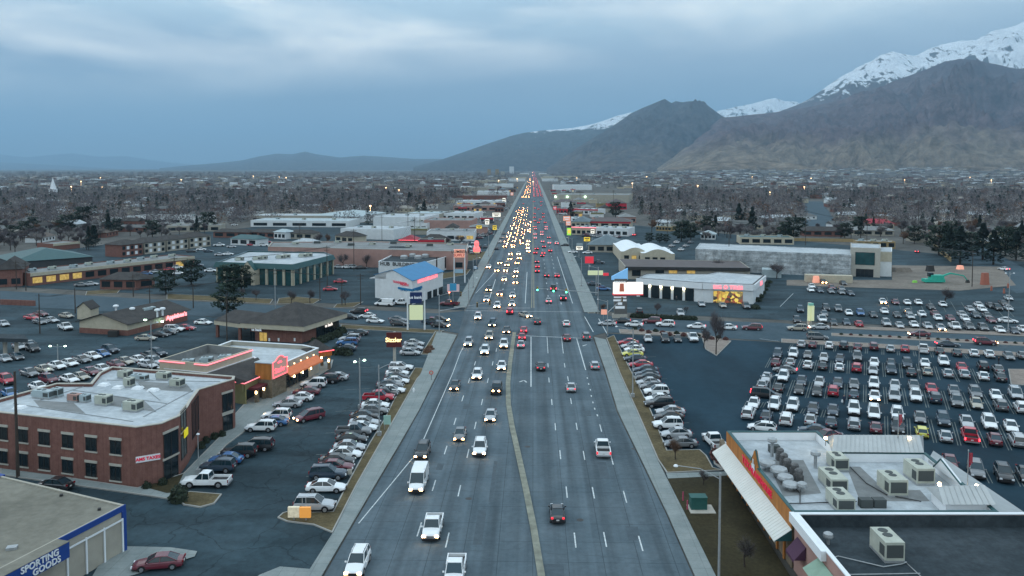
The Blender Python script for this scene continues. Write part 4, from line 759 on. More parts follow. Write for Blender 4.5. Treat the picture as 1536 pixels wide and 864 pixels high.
neon(o, [off(T[0], Vector((0, -.15, 0)), 6.35), off(T[0].lerp(T[1], .55), Vector((0, -.15, 0)), 6.35)], m_neonp, .11); neon(o, [off(T[0].lerp(T[1], .75), Vector((0, -.15, 0)), 6.35), off(T[1], Vector((.15, -.15, 0)), 6.35), off(T[2], Vector((.15, 0, 0)), 6.35)], m_neonp, .11)
E1, E2, E3, E4 = G(335, 569, 3.9), G(366, 574.5, 3.9), G(394, 562, 3.9), G(404, 557, 3.9); T1, T2 = G(310, 560, 5.4), G(387, 536, 5.4)
b = MB(); b.poly([E1, E2, T1]); b.poly([E2, E4, T2, T1]); hr = part(e, 'hip_roof', b, m_shing)
pk = [G(352, 566, 5.3), G(355, 577, 3.95), G(371, 572, 3.95)]; b = MB(); b.poly([pk[0], pk[1], pk[2]]); 
b.poly([pk[0], pk[2], T1]); part(hr, 'dormer_slope', b, m_shing)
neon(e, [E1+Vector((0, -.1, -.1)), E2+Vector((.1, -.1, -.1)), E3+Vector((.15, 0, -.1))], m_neonp)
b = MB(); b.edge((E2.x, E2.y), (E4.x, E4.y), 0, (E4-E2).length, 2.4, 3.8, -.5, -.2); b.edge((E1.x, E1.y), (E2.x, E2.y), 0, (E2-E1).length, 0, 3.8, -.5, -.25); part(e, 'olive_wall', b, m_olive)
b = MB(); b.edge((E2.x, E2.y), (E4.x, E4.y), 1.2, (E4-E2).length+1.2, 2.35, 2.75, .1, 1.8); part(e, 'entrance_canopy', b, M('dark_red_canopy', (.10, .02, .025), .7, .1))
for k in range(3):
    c_ = E2.lerp(E4, .25+.3*k); b = MB(); b.box((c_.x+1.2, c_.y-.5, 1.2), (.6, .6, 2.4)); o = part(e, 'stone_column', b, m_stone)
    if k < 2: b = MB(); b.box((c_.x+1.2, c_.y-.86, 1.9), (.22, .14, .4)); part(o, 'wall_lamp', b, m_lampw)
# tower
tw = [fr(-.6, .9, 0), fr(4.2, .9, 0), fr(4.2, -2.4, 0), fr(-.6, -2.4, 0)]
b = MB(); b.prism([(v.x, v.y) for v in tw], 0, 3.4, 0); part(e, 'tower_base', b, m_stone)
b = MB(); b.prism([(v.x, v.y) for v in ccw(tw)], 3.41, 6.3, 0); o = part(e, 'sign_tower', b, m_orange)
g0 = [(0.0, 3.5), (4.8, 3.5), (4.8, 6.55), (3.9, 6.6), (3.2, 7.1), (2.4, 7.3), (1.6, 7.1), (.9, 6.6), (0, 6.45)]
b = MB(); vs = [fr(-.6+a, oo, z) for oo in (.92, 1.1) for a, z in g0]; n = len(g0); b.add(vs, [tuple(range(n))[::-1], tuple(range(n, 2*n))]+[(i, (i+1) % n, n+(i+1) % n, n+i) for i in range(n)]); part(o, 'sign_face', b, M('sign_back', (.5, .38, .30), .6, 0, emit=(1, .35, .30), es=.12))
neon(o, [fr(-.6+a, 1.2, z) for a, z in g0[2:]]+[fr(-.5, 1.2, 3.7), fr(4.2, 1.2, 3.7), fr(4.15, 1.2, 6.5)], m_neon, .07)
text(o, 'Sizzler', fr(1.8, 1.14, 4.75), (u.x, u.y, 0), 1.3, m_neon, bold=.01, ext=.05); text(o, 'GRILL', fr(1.8, 1.14, 6.15), (u.x, u.y, 0), .55, m_neon, bold=.02)
bb = MB(); bb.prism([(v.x, v.y) for v in ccw([fr(-.75, 1.15, 0), fr(4.35, 1.15, 0), fr(4.35, -2.5, 0), fr(-.75, -2.5, 0)])], 6.3, 6.45); part(o, 'tower_cap', bb, m_wroof)
wm(e, P0, P1, 5.4, 9.4, .3, 2.6, m_dark, None, True, 'window', 3); wm(e, P0, P1, 10.0, 13.6, .3, 2.6, m_dark, None, True, 'window', 3)
b = MB(); a0, a1 = 4.6, Lf-2.4
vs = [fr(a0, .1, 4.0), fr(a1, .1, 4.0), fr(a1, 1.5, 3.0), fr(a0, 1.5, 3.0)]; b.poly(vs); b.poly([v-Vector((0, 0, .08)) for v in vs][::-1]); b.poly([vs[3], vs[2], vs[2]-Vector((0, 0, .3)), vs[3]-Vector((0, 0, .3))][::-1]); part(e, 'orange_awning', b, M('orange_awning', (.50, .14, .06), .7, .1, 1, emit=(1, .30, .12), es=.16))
for k in range(5):
    b = MB(); q = fr(a0+1+k*2.4, .35, 4.35); b.box(q, (.2, .2, .2)); part(e, 'awning_lamp', b, M('soft_lamp', (1, .7, .4), .5, 0, emit=(1, .6, .3), es=5))
for k in range(4):
    b = MB(); q = fr(5+k*3.1, .25, 1.9); b.box(q, (.18, .18, .4)); part(e, 'wall_lamp', b, m_lampw)
# right pavilion
cen = G(481, 552, 0); hp_ = [G(462.4, 529.8, 4.1), G(500.4, 524.3, 4.1)]; ex = hp_[1]-hp_[0]; ey = Vector((-ex.y, ex.x, 0)).normalized()*ex.length*.9; ap = hp_[0]+ex*.5+ey*.5; ap.z = 6.2
cs = [hp_[0], hp_[1], hp_[1]+ey, hp_[0]+ey]; b = MB()
for i in range(4): b.poly([cs[i], cs[(i+1) % 4], ap])
pv = part(e, 'pavilion_roof', b, m_shing)
b = MB(); b.prism([(v.x, v.y) for v in inset(ccw(cs), .25)], 2.9, 4.05); part(e, 'pavilion_fascia', b, m_orange); neon(pv, [cs[0]+Vector((0, -.1, -.08)), cs[1]+Vector((.1, -.1, -.08)), cs[2]+Vector((.1, 0, -.08))], m_neon)
for v in inset(ccw(cs), .7):
    b = MB(); b.box((v.x, v.y, 1.45), (.55, .55, 2.9)); o = part(e, 'stone_column', b, m_stone); b = MB(); b.box((v.x, v.y-.36, 1.9), (.25, .14, .5)); part(o, 'wall_lamp', b, m_lampw)
# ---- bank
zf = 4.3; A, B, D = G(455.6, 490, zf), G(520.8, 469.6, zf), G(360, 484.5, zf); C_ = B+(D-A)
cen = (A+C_)/2; e = thing('bank_building', 'brick bank branch under one wide dark hip roof with pale fascia', 'bank', (cen.x, cen.y, 0))
ev = ccw([A, B, C_, D]); body = inset(ev, 1.6); b = MB(); b.prism([(v.x, v.y) for v in body], 0, 3.2); part(e, 'wall', b, m_brick)
b = MB(); b.prism([(v.x, v.y) for v in ev], 3.15, zf); part(e, 'fascia', b, m_cream)
o_ = inset(ev, -.15); b = MB(); ri = [(A+D)/2*.5+(B+C_)/2*.5]; dv = (B-A).normalized()*0; r1 = (A+B+C_+D)/4; r1.z = 8.3
hx = (D-A)*.06
for i in range(4): b.poly([(o_[i].x, o_[i].y, zf+.01), (o_[(i+1) % 4].x, o_[(i+1) % 4].y, zf+.01), (r1.x, r1.y, r1.z)])
part(e, 'roof', b, m_shing)
W0 = G(321, 480.6, 4.1); wv = W0-D; wv.z = 0; bk = (C_-D)*.62
wg = [Vector((D.x, D.y, 0)), Vector((W0.x, W0.y, 0)), Vector((W0.x, W0.y, 0))+bk, Vector((D.x, D.y, 0))+bk]
b = MB(); b.prism([(v.x, v.y) for v in ccw(wg)], 3.1, 4.1); part(e, 'drive_through_fascia', b, m_cream)
b = MB(); o2 = inset(ccw(wg), -.1); rid = [(wg[0]+wg[3])/2-wv*.55, (wg[1]+wg[2])/2-wv*.2]; cc_ = [Vector((v.x, v.y, 4.11)) for v in o2]; 
ra = Vector((rid[0].x, rid[0].y, 6.0)); rb_ = Vector((rid[1].x, rid[1].y, 6.0))
srt = lambda v: (min(cc_, key=lambda c: (c-Vector((v.x, v.y, 4.11))).length))
q0, q1, q2, q3 = [srt(v) for v in wg]; b.poly([q0, q1, rb_, ra]); b.poly([q1, q2, rb_]); b.poly([q2, q3, ra, rb_]); b.poly([q3, q0, ra]); part(e, 'drive_through_roof', b, m_shing)
for v in inset(ccw(wg), .6):
    b = MB(); b.box((v.x, v.y, 1.55), (.6, .9, 3.1)); part(e, 'brick_pier', b, m_brick)
FA, FD = [min(body, key=lambda c: (c-Vector((v.x, v.y))).length) for v in (A, D)]; FB = min(body, key=lambda c: (c-Vector((B.x, B.y))).length)
for r_ in ((375, 497, 383, 512), (389, 498, 401, 513)): wwin(e, FD, FA, r_, m_litw if r_[0] > 380 else m_dark, None, name='door')
wwin(e, FA, FB, (474, 488, 508, 500), m_dark, None, cols=5)
uu = U2(FD, FA); text(e, 'us bank', on3(Vector((D.x, D.y)), Vector((A.x, A.y)), 385.5, 494.5, .2), (uu.x, uu.y, 0), .85, m_letw, bold=.02)
uu = U2(A, B); text(e, 'us bank', on3(Vector((A.x, A.y)), Vector((B.x, B.y)), 492.5, 487.3, .15), (uu.x, uu.y, 0), 1.05, m_screen, bold=.03)
for x in (404, 418, 442): wwin(e, FD, FA, (x-1.3, 507, x+1.3, 512), m_wpaint, None, False, 'notice')
# ---- gabled brick restaurant
def gable(name, label, cat, A, B, dv, he, hr, mw, mr, lower=None, over=.5, group=None, ztop=None):
    A = Vector((A[0], A[1], 0)); B = Vector((B[0], B[1], 0)); dv = Vector((dv[0], dv[1], 0)); cen = A+(B-A)/2+dv/2
    e = thing(name, label, cat, (cen.x, cen.y, 0), group); M_ = (A+B)/2; b = MB()
    def z(v, h): return Vector((v.x, v.y, h))
    for s_, t_ in ((A, B), (B+dv, A+dv)): m_ = (s_+t_)/2; b.poly([z(s_, -.03), z(t_, -.03), z(t_, he), z(m_, hr), z(s_, he)])
    b.poly([z(B, -.03), z(B+dv, -.03), z(B+dv, he), z(B, he)]); b.poly([z(A+dv, -.03), z(A, -.03), z(A, he), z(A+dv, he)])
    part(e, 'wall', b, mw); b = MB(); un = (B-A).normalized(); dn = dv.normalized(); sl_ = (hr-he)/((B-A).length/2)
    a0, a1 = A-un*over-dn*over, A-un*over+dv+dn*over; c0, c1 = B+un*over-dn*over, B+un*over+dv+dn*over; m0, m1 = M_-dn*over, M_+dv+dn*over; zl = he-over*sl_
    for t0, k in ((.06, 0), (.20, 1)):
        pts = [z(a0, zl+t0), z(m0, hr+t0), z(m1, hr+t0), z(a1, zl+t0)], [z(m0, hr+t0), z(c0, zl+t0), z(c1, zl+t0), z(m1, hr+t0)]
        for f_ in pts: b.poly(f_ if k else f_[::-1], 0)
    for f_ in ((a0, m0, zl, hr), (m0, c0, hr, zl), (c1, m1, zl, hr), (m1, a1, hr, zl)): b.poly([z(f_[0], f_[2]+.06), z(f_[1], f_[3]+.06), z(f_[1], f_[3]+.20), z(f_[0], f_[2]+.20)])
    b.poly([z(a1, zl+.06), z(a0, zl+.06), z(a0, zl+.2), z(a1, zl+.2)]); b.poly([z(c0, zl+.06), z(c1, zl+.06), z(c1, zl+.2), z(c0, zl+.2)])
    part(e, 'roof', b, mr)
    if lower:
        b = MB(); L = (B-A).length; Ld = dv.length; b.edge(A, B, -.05, L+.05, -.03, he*.45, 0, .06); b.edge(B, B+dv, 0, Ld, -.03, he*.45, .0, .055); part(e, 'brick_base', b, lower)
    return e
A, B, Cc = G(119.6, 499), G(191.5, 503.5), G(281, 480.5)
dv = Cc-B; e = gable('gabled_restaurant', 'low cream and brick restaurant with dark gable roof and red neon name', 'restaurant', A, B, dv, 2.9, 5.0, m_cream, m_shing, m_brick, .7)
uu = U2(B, Cc); text(e, "Applebee's", on3(B, Cc, 263.5, 473.5, .35), (uu.x, uu.y, 0), 1.7, M('salmon_neon', (1, .4, .4), .4, 0, emit=(1, .30, .34), es=1.6), bold=.05, ext=.06)
for x, y in ((214, 479.6), (239.5, 482)):
    q = on3(B, Cc, x, y, .8); b = MB(); b.box(q, (.5, .4, .25)); part(e, 'flood_lamp', b, m_lampg)
for x, y, t_ in ((198.5, 470, 0), (236, 472, 0), (244, 470, 0), (174, 466, 0)):
    g_ = G(x, y, 3.8); vent(e, g_.x, g_.y, 3.2, 1.6, .35, True, m_wpaint)
g_ = G(224, 466, 3.9); hvac(e, g_.x, g_.y, 3.3, 3.6, 1.4, 1.4, math.pi/2-math.atan2(dv.x, dv.y), m_hvb)
A2, B2 = G(116, 478.5), G(136, 480); e2 = gable('gabled_annex', 'small square cream annex with pointed roof behind the gabled restaurant', 'shed', A2, B2, (B2-A2).orthogonal() if False else Vector((.2, 4, 0)), 3.0, 4.6, m_cream, m_shing, None, .3)
b = MB(); g_ = G(151, 505); b.box((g_.x+3, g_.y+.3, .7), (2.2, 1.4, 1.4)); solo('dumpster', b, m_frame, 'dark dumpster against the gable end of the neon-lettered restaurant', 'dumpster')
# canopy building at left edge
b_ = [G(-40, 497, 4), G(43, 503.5, 4), G(43, 499, 4), G(-40, 488, 4)]
e = thing('canopy_building', 'dark flat-roofed canopy with pale pier at left edge of the photo', 'canopy', (G(0, 530).x, G(0, 530).y, 0)); b = MB(); b.prism([(v.x, v.y) for v in ccw([G(-60, 507, 4), G(42, 510, 4), G(36, 503, 4), G(-60, 500, 4)])], 3.4, 4.2); part(e, 'roof', b, m_droof)
for x, y in ((25, 533), (8, 531)): g_ = G(x, y); b = MB(); b.box((g_.x, g_.y, 1.7), (.6, .6, 3.4)); part(e, 'pier', b, m_lintel)
# ---- green-banded office
h = 7.4; px = [(325, 393), (439, 397), (499, 382.5), (487, 378), (372, 376)]; W = [G(x, y, h) for x, y in px]
e, p = bld('green_trimmed_office', 'two-storey office with green metal roof band, cream columns and teal glass', 'office building', W, h-.05, m_tgl, m_wroof, .5)
for (a, c_) in ((W[0], W[1]), (W[1], W[2])):
    L = (c_-a).length; b = MB(); vs = []
    for o0, z in ((.9, 5.7), (.15, 7.5)): pass
    u_ = U2(a, c_); n_ = Vector((u_.y, -u_.x)); q = lambda s, o, z: (a.x+u_.x*s+n_.x*o, a.y+u_.y*s+n_.y*o, z)
    b.add([q(-.9, .9, 5.7), q(L+.9, .9, 5.7), q(L+.2, .2, 7.5), q(-.2, .2, 7.5), q(-.9, 0, 5.7), q(L+.9, 0, 5.7), q(L+.2, -.3, 7.5), q(-.2, -.3, 7.5)], [(0, 1, 2, 3), (4, 5, 1, 0)[::-1], (3, 2, 6, 7), (1, 5, 6, 2), (4, 0, 3, 7)]); part(e, 'green_roof_band', b, m_teal)
    n = 9 if a is W[0] else 6
    for i in range(n+1):
        s = L*i/n; b = MB(); b.edge(a, c_, max(0, s-.45), min(L, s+.45), 0, 5.7, .02, .45); part(e, 'column', b, m_cream)
s, _ = onwall(W[0], W[1], 378, 420); u_ = U2(W[0], W[1])
q = lambda ss, o: (W[0].x+u_.x*ss+u_.y*o, W[0].y+u_.y*ss-u_.x*o)
b = MB(); 
for z0_, f_ in ((0, 0),):
    a_, c_, d_, f2 = q(s-2.8, .1), q(s-2.8, 2.8), q(s+2.8, 2.8), q(s+2.8, .1)
    for P_, Q_ in ((c_, d_),):
        b.add([(c_[0], c_[1], 0), (d_[0], d_[1], 0), (d_[0], d_[1], 5.2), ((c_[0]+d_[0])/2, (c_[1]+d_[1])/2, 8.3), (c_[0], c_[1], 5.2)], [(0, 1, 2, 3, 4)]); b.poly([(a_[0], a_[1], 0), (c_[0], c_[1], 0), (c_[0], c_[1], 5.2), (a_[0], a_[1], 5.2)]); b.poly([(d_[0], d_[1], 0), (f2[0], f2[1], 0), (f2[0], f2[1], 5.2), (d_[0], d_[1], 5.2)])
o = part(e, 'entrance_porch', b, m_cream); b = MB(); m0 = ((c_[0]+d_[0])/2, (c_[1]+d_[1])/2); m1 = ((a_[0]+f2[0])/2, (a_[1]+f2[1])/2)
b.poly([(c_[0], c_[1], 5.3), (m0[0], m0[1], 8.45), (m1[0], m1[1], 8.45), (a_[0], a_[1], 5.3)]); b.poly([(m0[0], m0[1], 8.45), (d_[0], d_[1], 5.3), (f2[0], f2[1], 5.3), (m1[0], m1[1], 8.45)]); part(o, 'porch_roof', b, m_teal)
b = MB(); b.edge(c_, d_, 1.4, 4.2, 0, 4.2, .01, .08); part(o, 'arched_door', b, m_dark)
for i in range(7):
    g_ = W[0].lerp(W[2], .15+.1*i)+Vector((2*(i % 2), 3, 0)); hvac(e, g_.x, g_.y+2, h-.55, 3, 2, 1.3, .1, m_hvac)
# ---- long pink block building
h = 7.5; W = [G(x, y, h) for x, y in [(402, 370), (600, 375), (700, 377.5), (702, 366), (560, 362), (408, 363)]]
e, p = bld('long_pink_building', 'long windowless pink block wall building behind the side street', 'warehouse', W, h, m_pink, m_groof, .3, m_lintel)
for i in range(9): g_ = W[0].lerp(W[2], .1+.1*i); hvac(e, g_.x, g_.y+14+(i % 3)*6, h-.3, 3, 1.6, 1.1, .1, m_hvd if i % 2 else m_hvac)
# ---- hub building
h = 5.2; W = [G(x, y, h) for x, y in [(567.6, 392.4), (634, 395), (679, 382.5), (655, 377), (594, 379.5)]]
e, p = bld('hub_building', 'white flat-roofed hall with dark lettering behind the blue-roofed workshop', 'commercial building', W, h, m_white, m_droof, .3, m_wpaint)
u_ = U2(W[0], W[1]); text(e, 'HUB  BUILDING', on3(W[0], W[1], 596, 396.5, .1), (u_.x, u_.y, 0), 2.0, m_letk, bold=.04)
for x in (655, 668): wwin(e, W[1], W[2], (x-1, 386, x+1, 402), m_dark, None, False)
for x, y in ((606, 388), (619, 385), (627, 388), (633, 382), (638, 386), (652, 382), (665, 380)): g_ = G(x, y, h-.3); b = MB(); b.lathe((g_.x, g_.y, h-.3), [(1.5, 0), (1.5, 1.0), (1.1, 1.4), (0, 1.5)], 8); part(e, 'roof_fan', b, m_steel)
g_ = G(600, 378, h); b = MB(); b.box((g_.x, g_.y, h+1), (9, 6, 2.4)); part(e, 'roof_house', b, m_droof)
# ---- blue-roofed workshop
R0, L0 = G(618.6, 457), G(579.4, 449.4); un = (L0-R0).normalized(); wid = 2*((G(584.6, 406, 9.4)-G(618.6, 420.5, 7.2)).xy.length)
Bk = G(664.5, 440); dv = Bk-R0; Lft = R0+un*wid
e = gable('blue_roofed_workshop', 'white metal workshop with bright blue roof and red wall lettering at the junction', 'workshop', Lft, R0, dv, 7.2, 9.6, m_white, m_bluer, None, .4)
b = MB(); q = on3(Lft, R0, 553.5, 417); d3 = Vector((dv.x, dv.y, 0)).normalized()*9; top = on3(Lft, R0, 579, 410); v = [q, on3(Lft, R0, 579, 418.5), top]; b.poly(v); b.poly([q, top, top+d3, q+d3]); b.poly([q+Vector((0, 0, -.25)), q+d3+Vector((0, 0, -.25)), on3(Lft, R0, 579, 418.5)+d3, on3(Lft, R0, 579, 418.5)]); part(e, 'side_canopy', b, m_wpaint)
wl = [o for o in e.children if o.name.startswith('wall')][0]
uu = U2(R0, Bk); text(e, 'TRANSMISSION', on3(R0, Bk, 641, 417.5, .12), (uu.x, uu.y, 0), 2.1, m_neonp, bold=.01, sx=1.05)
uf = U2(Lft, R0); text(e, 'TRANSMISSION', on3(Lft, R0, 600, 424, .12), (uf.x, uf.y, 0), 1.0, m_letr); text(e, 'SPECIALIST', on3(Lft, R0, 607, 427.3, .12), (uf.x, uf.y, 0), .9, m_letr)
s0, z0_ = onwall(Lft, R0, 597, 432); b = MB(); b.edge(Lft, R0, s0, (R0-Lft).length, z0_-.3, z0_+.4, .03, .08); b.edge(R0, Bk, 0, 7, z0_-.3, z0_+.5, .03, .08); part(e, 'blue_stripe', b, m_bluer)
text(e, 'LUBE', on3(R0, Bk, 628, 433, .12), (uu.x, uu.y, 0), 1.5, m_bluer, bold=.05); text(e, '226 4673', on3(Lft, R0, 606, 435, .12), (uf.x, uf.y, 0), .95, m_bluer)
for k in range(3): wwin(e, R0, Bk, (641+k*8.5, 438-k*3.2, 647+k*8.5, 447-k*3.4), m_dark, None, True, 'bay_window', 3)
# ---- tyre shop
m_show = bpy.data.materials.new('showroom_display'); m_show.use_nodes = True; t = m_show.node_tree; b_ = t.nodes['Principled BSDF']; tcn = N(t, 'ShaderNodeTexCoord'); mpn = N(t, 'ShaderNodeMapping'); mpn.inputs['Scale'].default_value = (.9, .9, 1.1); t.links.new(tcn.outputs['Object'], mpn.inputs[0])
vo = N(t, 'ShaderNodeTexVoronoi', i={'Scale': 1.0}); t.links.new(mpn.outputs[0], vo.inputs['Vector']); bw = N(t, 'ShaderNodeRGBToBW'); t.links.new(vo.outputs['Color'], bw.inputs[0]); rr_ = ramp(t, [(.2, (.04, .03, .02)), (.4, (.30, .07, .04)), (.5, (.55, .36, .06)), (.62, (.75, .55, .12)), (.8, (.10, .08, .05))], bw.outputs[0]); t.links.new(rr_.outputs[0], b_.inputs['Base Color']); t.links.new(rr_.outputs[0], b_.inputs['Emission Color']); b_.inputs['Emission Strength'].default_value = .75; MATS['showroom_display'] = m_show
h = 5.9
W = [G(955, 417, h), G(1054, 424.5, h), G(1130, 427, h), G(1147, 413, h), G(1076, 408, h), G(1060, 411, h), G(970, 410.5, h)]
e, p = bld('tyre_shop', 'white tyre shop with lit service bays and red neon name on its fascia', 'shop', W, h, m_white, m_wroof, .3, m_frame)
for a, c_ in ((W[0], W[1]), (W[1], W[2]), (W[2], W[3])): band(e, a, c_, 4.1, 5.88, .5, m_wpaint)
u_ = U2(W[0], W[1]); L = (W[1]-W[0]).length
for k in range(5):
    s = 1.2+k*(L-3)/5; wm(e, W[0], W[1], s, s+(L-3)/5-.9, 0, 4.0, m_dark, None, True, 'service_bay', 1)
    b = MB(); q = Vector((W[0].x+u_.x*(s-.35)+u_.y*.4, W[0].y+u_.y*(s-.35)-u_.x*.4, 3.7)); b.box(q, (.5, .4, .5)); part(e, 'bay_lamp', b, M('bay_lamp', (1, .9, .6), .4, 0, emit=(1, .85, .5), es=16))
wwin(e, W[1], W[2], (1070, 436, 1114, 455.5), m_show, None, True, 'showroom_window', 7)
u_ = U2(W[1], W[2]); text(e, 'BIG O TIRES', on3(W[1], W[2], 1092, 431, .62), (u_.x, u_.y, 0), 1.6, m_neonp, bold=.02, ext=.06)
u_ = U2(W[2], W[3]); text(e, 'TIRES', on3(W[2], W[3], 1139, 425, .62), (u_.x, u_.y, 0), 1.7, m_neonp, bold=.06)
# ---- brown-roofed hall, arched hall
W = [G(938, 400, 4.6), G(1125, 402, 4.6), G(1110, 391.5, 4.6), G(928, 388, 4.6)]
e, p = bld('brown_roofed_hall', 'long low hall with brown-grey roof between pylon sign and plastic wrap', 'commercial building', W, 4.6, m_beige, M('brown_membrane', (.10, .085, .085), .8, .12, .3), .1)
band(e, W[0], W[1], 3.5, 4.7, .8, m_frame)
for k, x in enumerate((948, 983, 1003, 1030)): wwin(e, W[0], W[1], (x, 404, x+13, 414), m_litw if k > 1 else m_dark, None)
for k, (x0, x1, yb, dpt) in enumerate(((931, 975, 393, 40), (962, 1012, 396, 30))):
    A, B = G(x0, yb), G(x1, yb+1); d_ = Vector((1.5, dpt, 0)); n = 10; e = thing('arched_hall', ['taller cream hall with white barrel roof near the boulevard', 'cream hall with low white barrel roof and round-topped front'][k], 'commercial building', tuple((A+B)/2), 'cream arched halls')
    b = MB(); r = MB(); hh = 4.6; top = []
    for i in range(n+1): t = i/n; top.append(A.lerp(B, t)+Vector((0, 0, hh+math.sin(math.pi*min(1, max(0, (t-.12)/.76)))*1.8)))
    b.poly([A, B]+top[::-1]); b.poly([B, B+d_, B+d_+Vector((0, 0, hh)), B+Vector((0, 0, hh))]); b.poly([A+d_, A, A+Vector((0, 0, hh)), A+d_+Vector((0, 0, hh))]); b.poly([B+d_, A+d_]+[t+d_ for t in top])
    for i in range(n): r.poly([top[i]+Vector((0, 0, .05)), top[i+1]+Vector((0, 0, .05)), top[i+1]+d_+Vector((0, 0, .05)), top[i]+d_+Vector((0, 0, .05))])
    part(e, 'wall', b, m_cream); part(e, 'roof', r, m_wpaint)
    for i in range(3): wm(e, A, B, 1.5+i*3.2, 3.6+i*3.2, .8, 3.0, m_litw if i == 1 and k == 0 else m_dark, None)
# ---- wrapped building site
m_wrap = ground_mat('plastic_sheet', (.30, .34, .36), (.66, .70, .72), .22, .62, 1.6, rough=.35, streak=(.5, .06, .6))
W = [G(1043, 373, 8.6), G(1277, 382, 8.6), G(1277, 374, 8.6), G(1050, 364.5, 8.6)]
e, p = bld('wrapped_building', 'long building under repair wrapped in milky plastic sheeting', 'building site', W, 8.6, m_wrap, m_wroof, .2)
rnd = random.Random(3); b = MB(); L = (W[1]-W[0]).length
for k in range(19):
    s = 1+k*(L-2)/18+rnd.uniform(-.6, .6); b.edge(W[0], W[1], s, s+.07, 0, 8.5, .1, .16)
for k in range(5): b.edge(W[0], W[1], 0, L, 1.4+1.6*k, 1.5+1.6*k, .21, .28)
for k in range(22):
    s = rnd.uniform(0, L-8); u_ = U2(W[0], W[1]); z0_ = rnd.uniform(0, 5); q0 = Vector((W[0].x+u_.x*s, W[0].y+u_.y*s-.3, z0_)); q1 = Vector((W[0].x+u_.x*(s+rnd.uniform(3, 7)), W[0].y+u_.y*(s+5)-.3, z0_+3)); b.tube(q0, q1, .05, .05, 4)
part(e, 'scaffold', b, m_steel)
W2 = [G(1276, 371, 11), G(1321, 372.5, 11), G(1321, 366, 11), G(1276, 364, 11)]
e, p = bld('glass_entrance_hall', 'tall dark glass entrance block at the end of the plastic wrap', 'building', W2, 11, m_lintel, m_wroof, .3)
wwin(e, W2[0], W2[1], (1283, 378, 1312, 398), m_tgl, None, True, 'glass_wall', 4); wwin(e, W2[0], W2[1], (1284, 403, 1310, 416), m_dark, None, True, 'doors', 4)
W2 = [G(1318, 376.5, 9.6), G(1338, 377, 9.6), G(1338, 371, 9.6), G(1318, 371, 9.6)]
e, p = bld('white_stair_block', 'plain white block with tan upper panel right of the glass entrance', 'building', W2, 9.6, m_white, m_wroof, .2); band(e, W2[0], W2[1], 5.6, 9.3, .08, m_cream)
# low fence/shed
b = MB(); A, B = G(1208, 423), G(1279, 425); b.edge(A, B, 0, (B-A).length, 0, 2.6, -3, 0); solo('site_shed', b, m_cream, 'low cream hoarding shed in front of the plastic wrap', 'shed')
b = MB(); A, B = G(1143, 416), G(1172, 417); b.edge(A, B, 0, (B-A).length, 0, 3, -6, 0); solo('container', b, m_hvb, 'pale blue steel container under the bare tree by the wrap', 'container')
# ---- roadhouse at lower right
h = 5.8
RB = [G(1091, 647.5, h), G(1226, 647.5, h), G(1262, 679, h), G(1388, 680, h), G(1440, 722, h), G(1497, 769, h), G(1189, 769, h)]
e, p = bld('roadhouse_restaurant', 'steakhouse with white parapets, orange sign wall and crowded flat roof', 'restaurant', RB, h, m_stone, m_wroof, 1.05, m_teal)
zr = h-1.05; fA, fB = RB[6], RB[0]
b = MB(); q = inset(p, .31); n = len(p)     # white inner faces
for i in range(n):
    a, c_ = q[i], q[(i+1) % n]; b.poly([(c_.x, c_.y, zr), (a.x, a.y, zr), (a.x, a.y, h-.02), (c_.x, c_.y, h-.02)])
part(e, 'parapet_lining', b, m_wpaint)
# left front: from RB[6] (near) to RB[0] (far); outward = left
pA, pB = RB[0], RB[6]; Lw = (pB-pA).length; u = U2(pA, pB); nr = Vector((u.y, -u.x))
b = MB(); b.edge(pA, pB, 0, Lw, 4.1, h+.03, 0, .12); part(e, 'orange_board_wall', b, m_orange)
def ow(s, o, z): return Vector((pA.x+u.x*s+nr.x*o, pA.y+u.y*s+nr.y*o, z))
b = MB(); v = [ow(-.3, .12, 4.1), ow(Lw+.2, .12, 4.1), ow(Lw+.2, 1.9, 2.9), ow(-.3, 1.9, 2.9)]; b.poly(v); b.poly([x-Vector((0, 0, .1)) for x in v][::-1]); b.poly([v[3], v[2], v[2]-Vector((0, 0, .1)), v[3]-Vector((0, 0, .1))][::-1])
for k in range(46): s = -.3+k*(Lw+.5)/45; b.tube(ow(s, .14, 4.13), ow(s, 1.9, 2.94), .014, .014, 3)
part(e, 'metal_awning', b, m_awn); b = MB(); b.poly([ow(Lw+.21, .12, 4.1), ow(Lw+.21, .12, 2.9), ow(Lw+.21, 1.9, 2.9)]); part(e, 'awning_end', b, m_teal)
s1_ = onwall(pA, pB, 1124, 700)[0]; s2_ = onwall(pA, pB, 1142, 728)[0]; s3_ = onwall(pA, pB, 1132, 712)[0]
text(e, 'TEXAS', ow(s1_, .16, 5.0), (u.x, u.y, 0), 1.25, m_letr, bold=.01, ext=.06, sx=1.35); text(e, 'ROADHOUSE', ow(s2_+.6, .16, 5.0), (u.x, u.y, 0), 1.15, m_letr, bold=.01, ext=.06, sx=1.05)
b = MB(); b.add([ow(s3_-1.6, .13, 5.0), ow(s3_+1.6, .13, 5.0), ow(s3_, .13, 7.6), ow(s3_-1.6, -.3, 5.0), ow(s3_+1.6, -.3, 5.0), ow(s3_, -.3, 7.6)], [(0, 1, 2), (3, 5, 4), (0, 2, 5, 3), (1, 4, 5, 2)]); gb = part(e, 'sign_gable', b, m_orange)
b = MB(); b.tube(ow(s3_-1.7, -.1, 5.9), ow(s3_, -.1, 7.7), .1, .1, 4); b.tube(ow(s3_+1.7, -.1, 5.9), ow(s3_, -.1, 7.7), .1, .1, 4); part(gb, 'green_rake', b, m_teal)
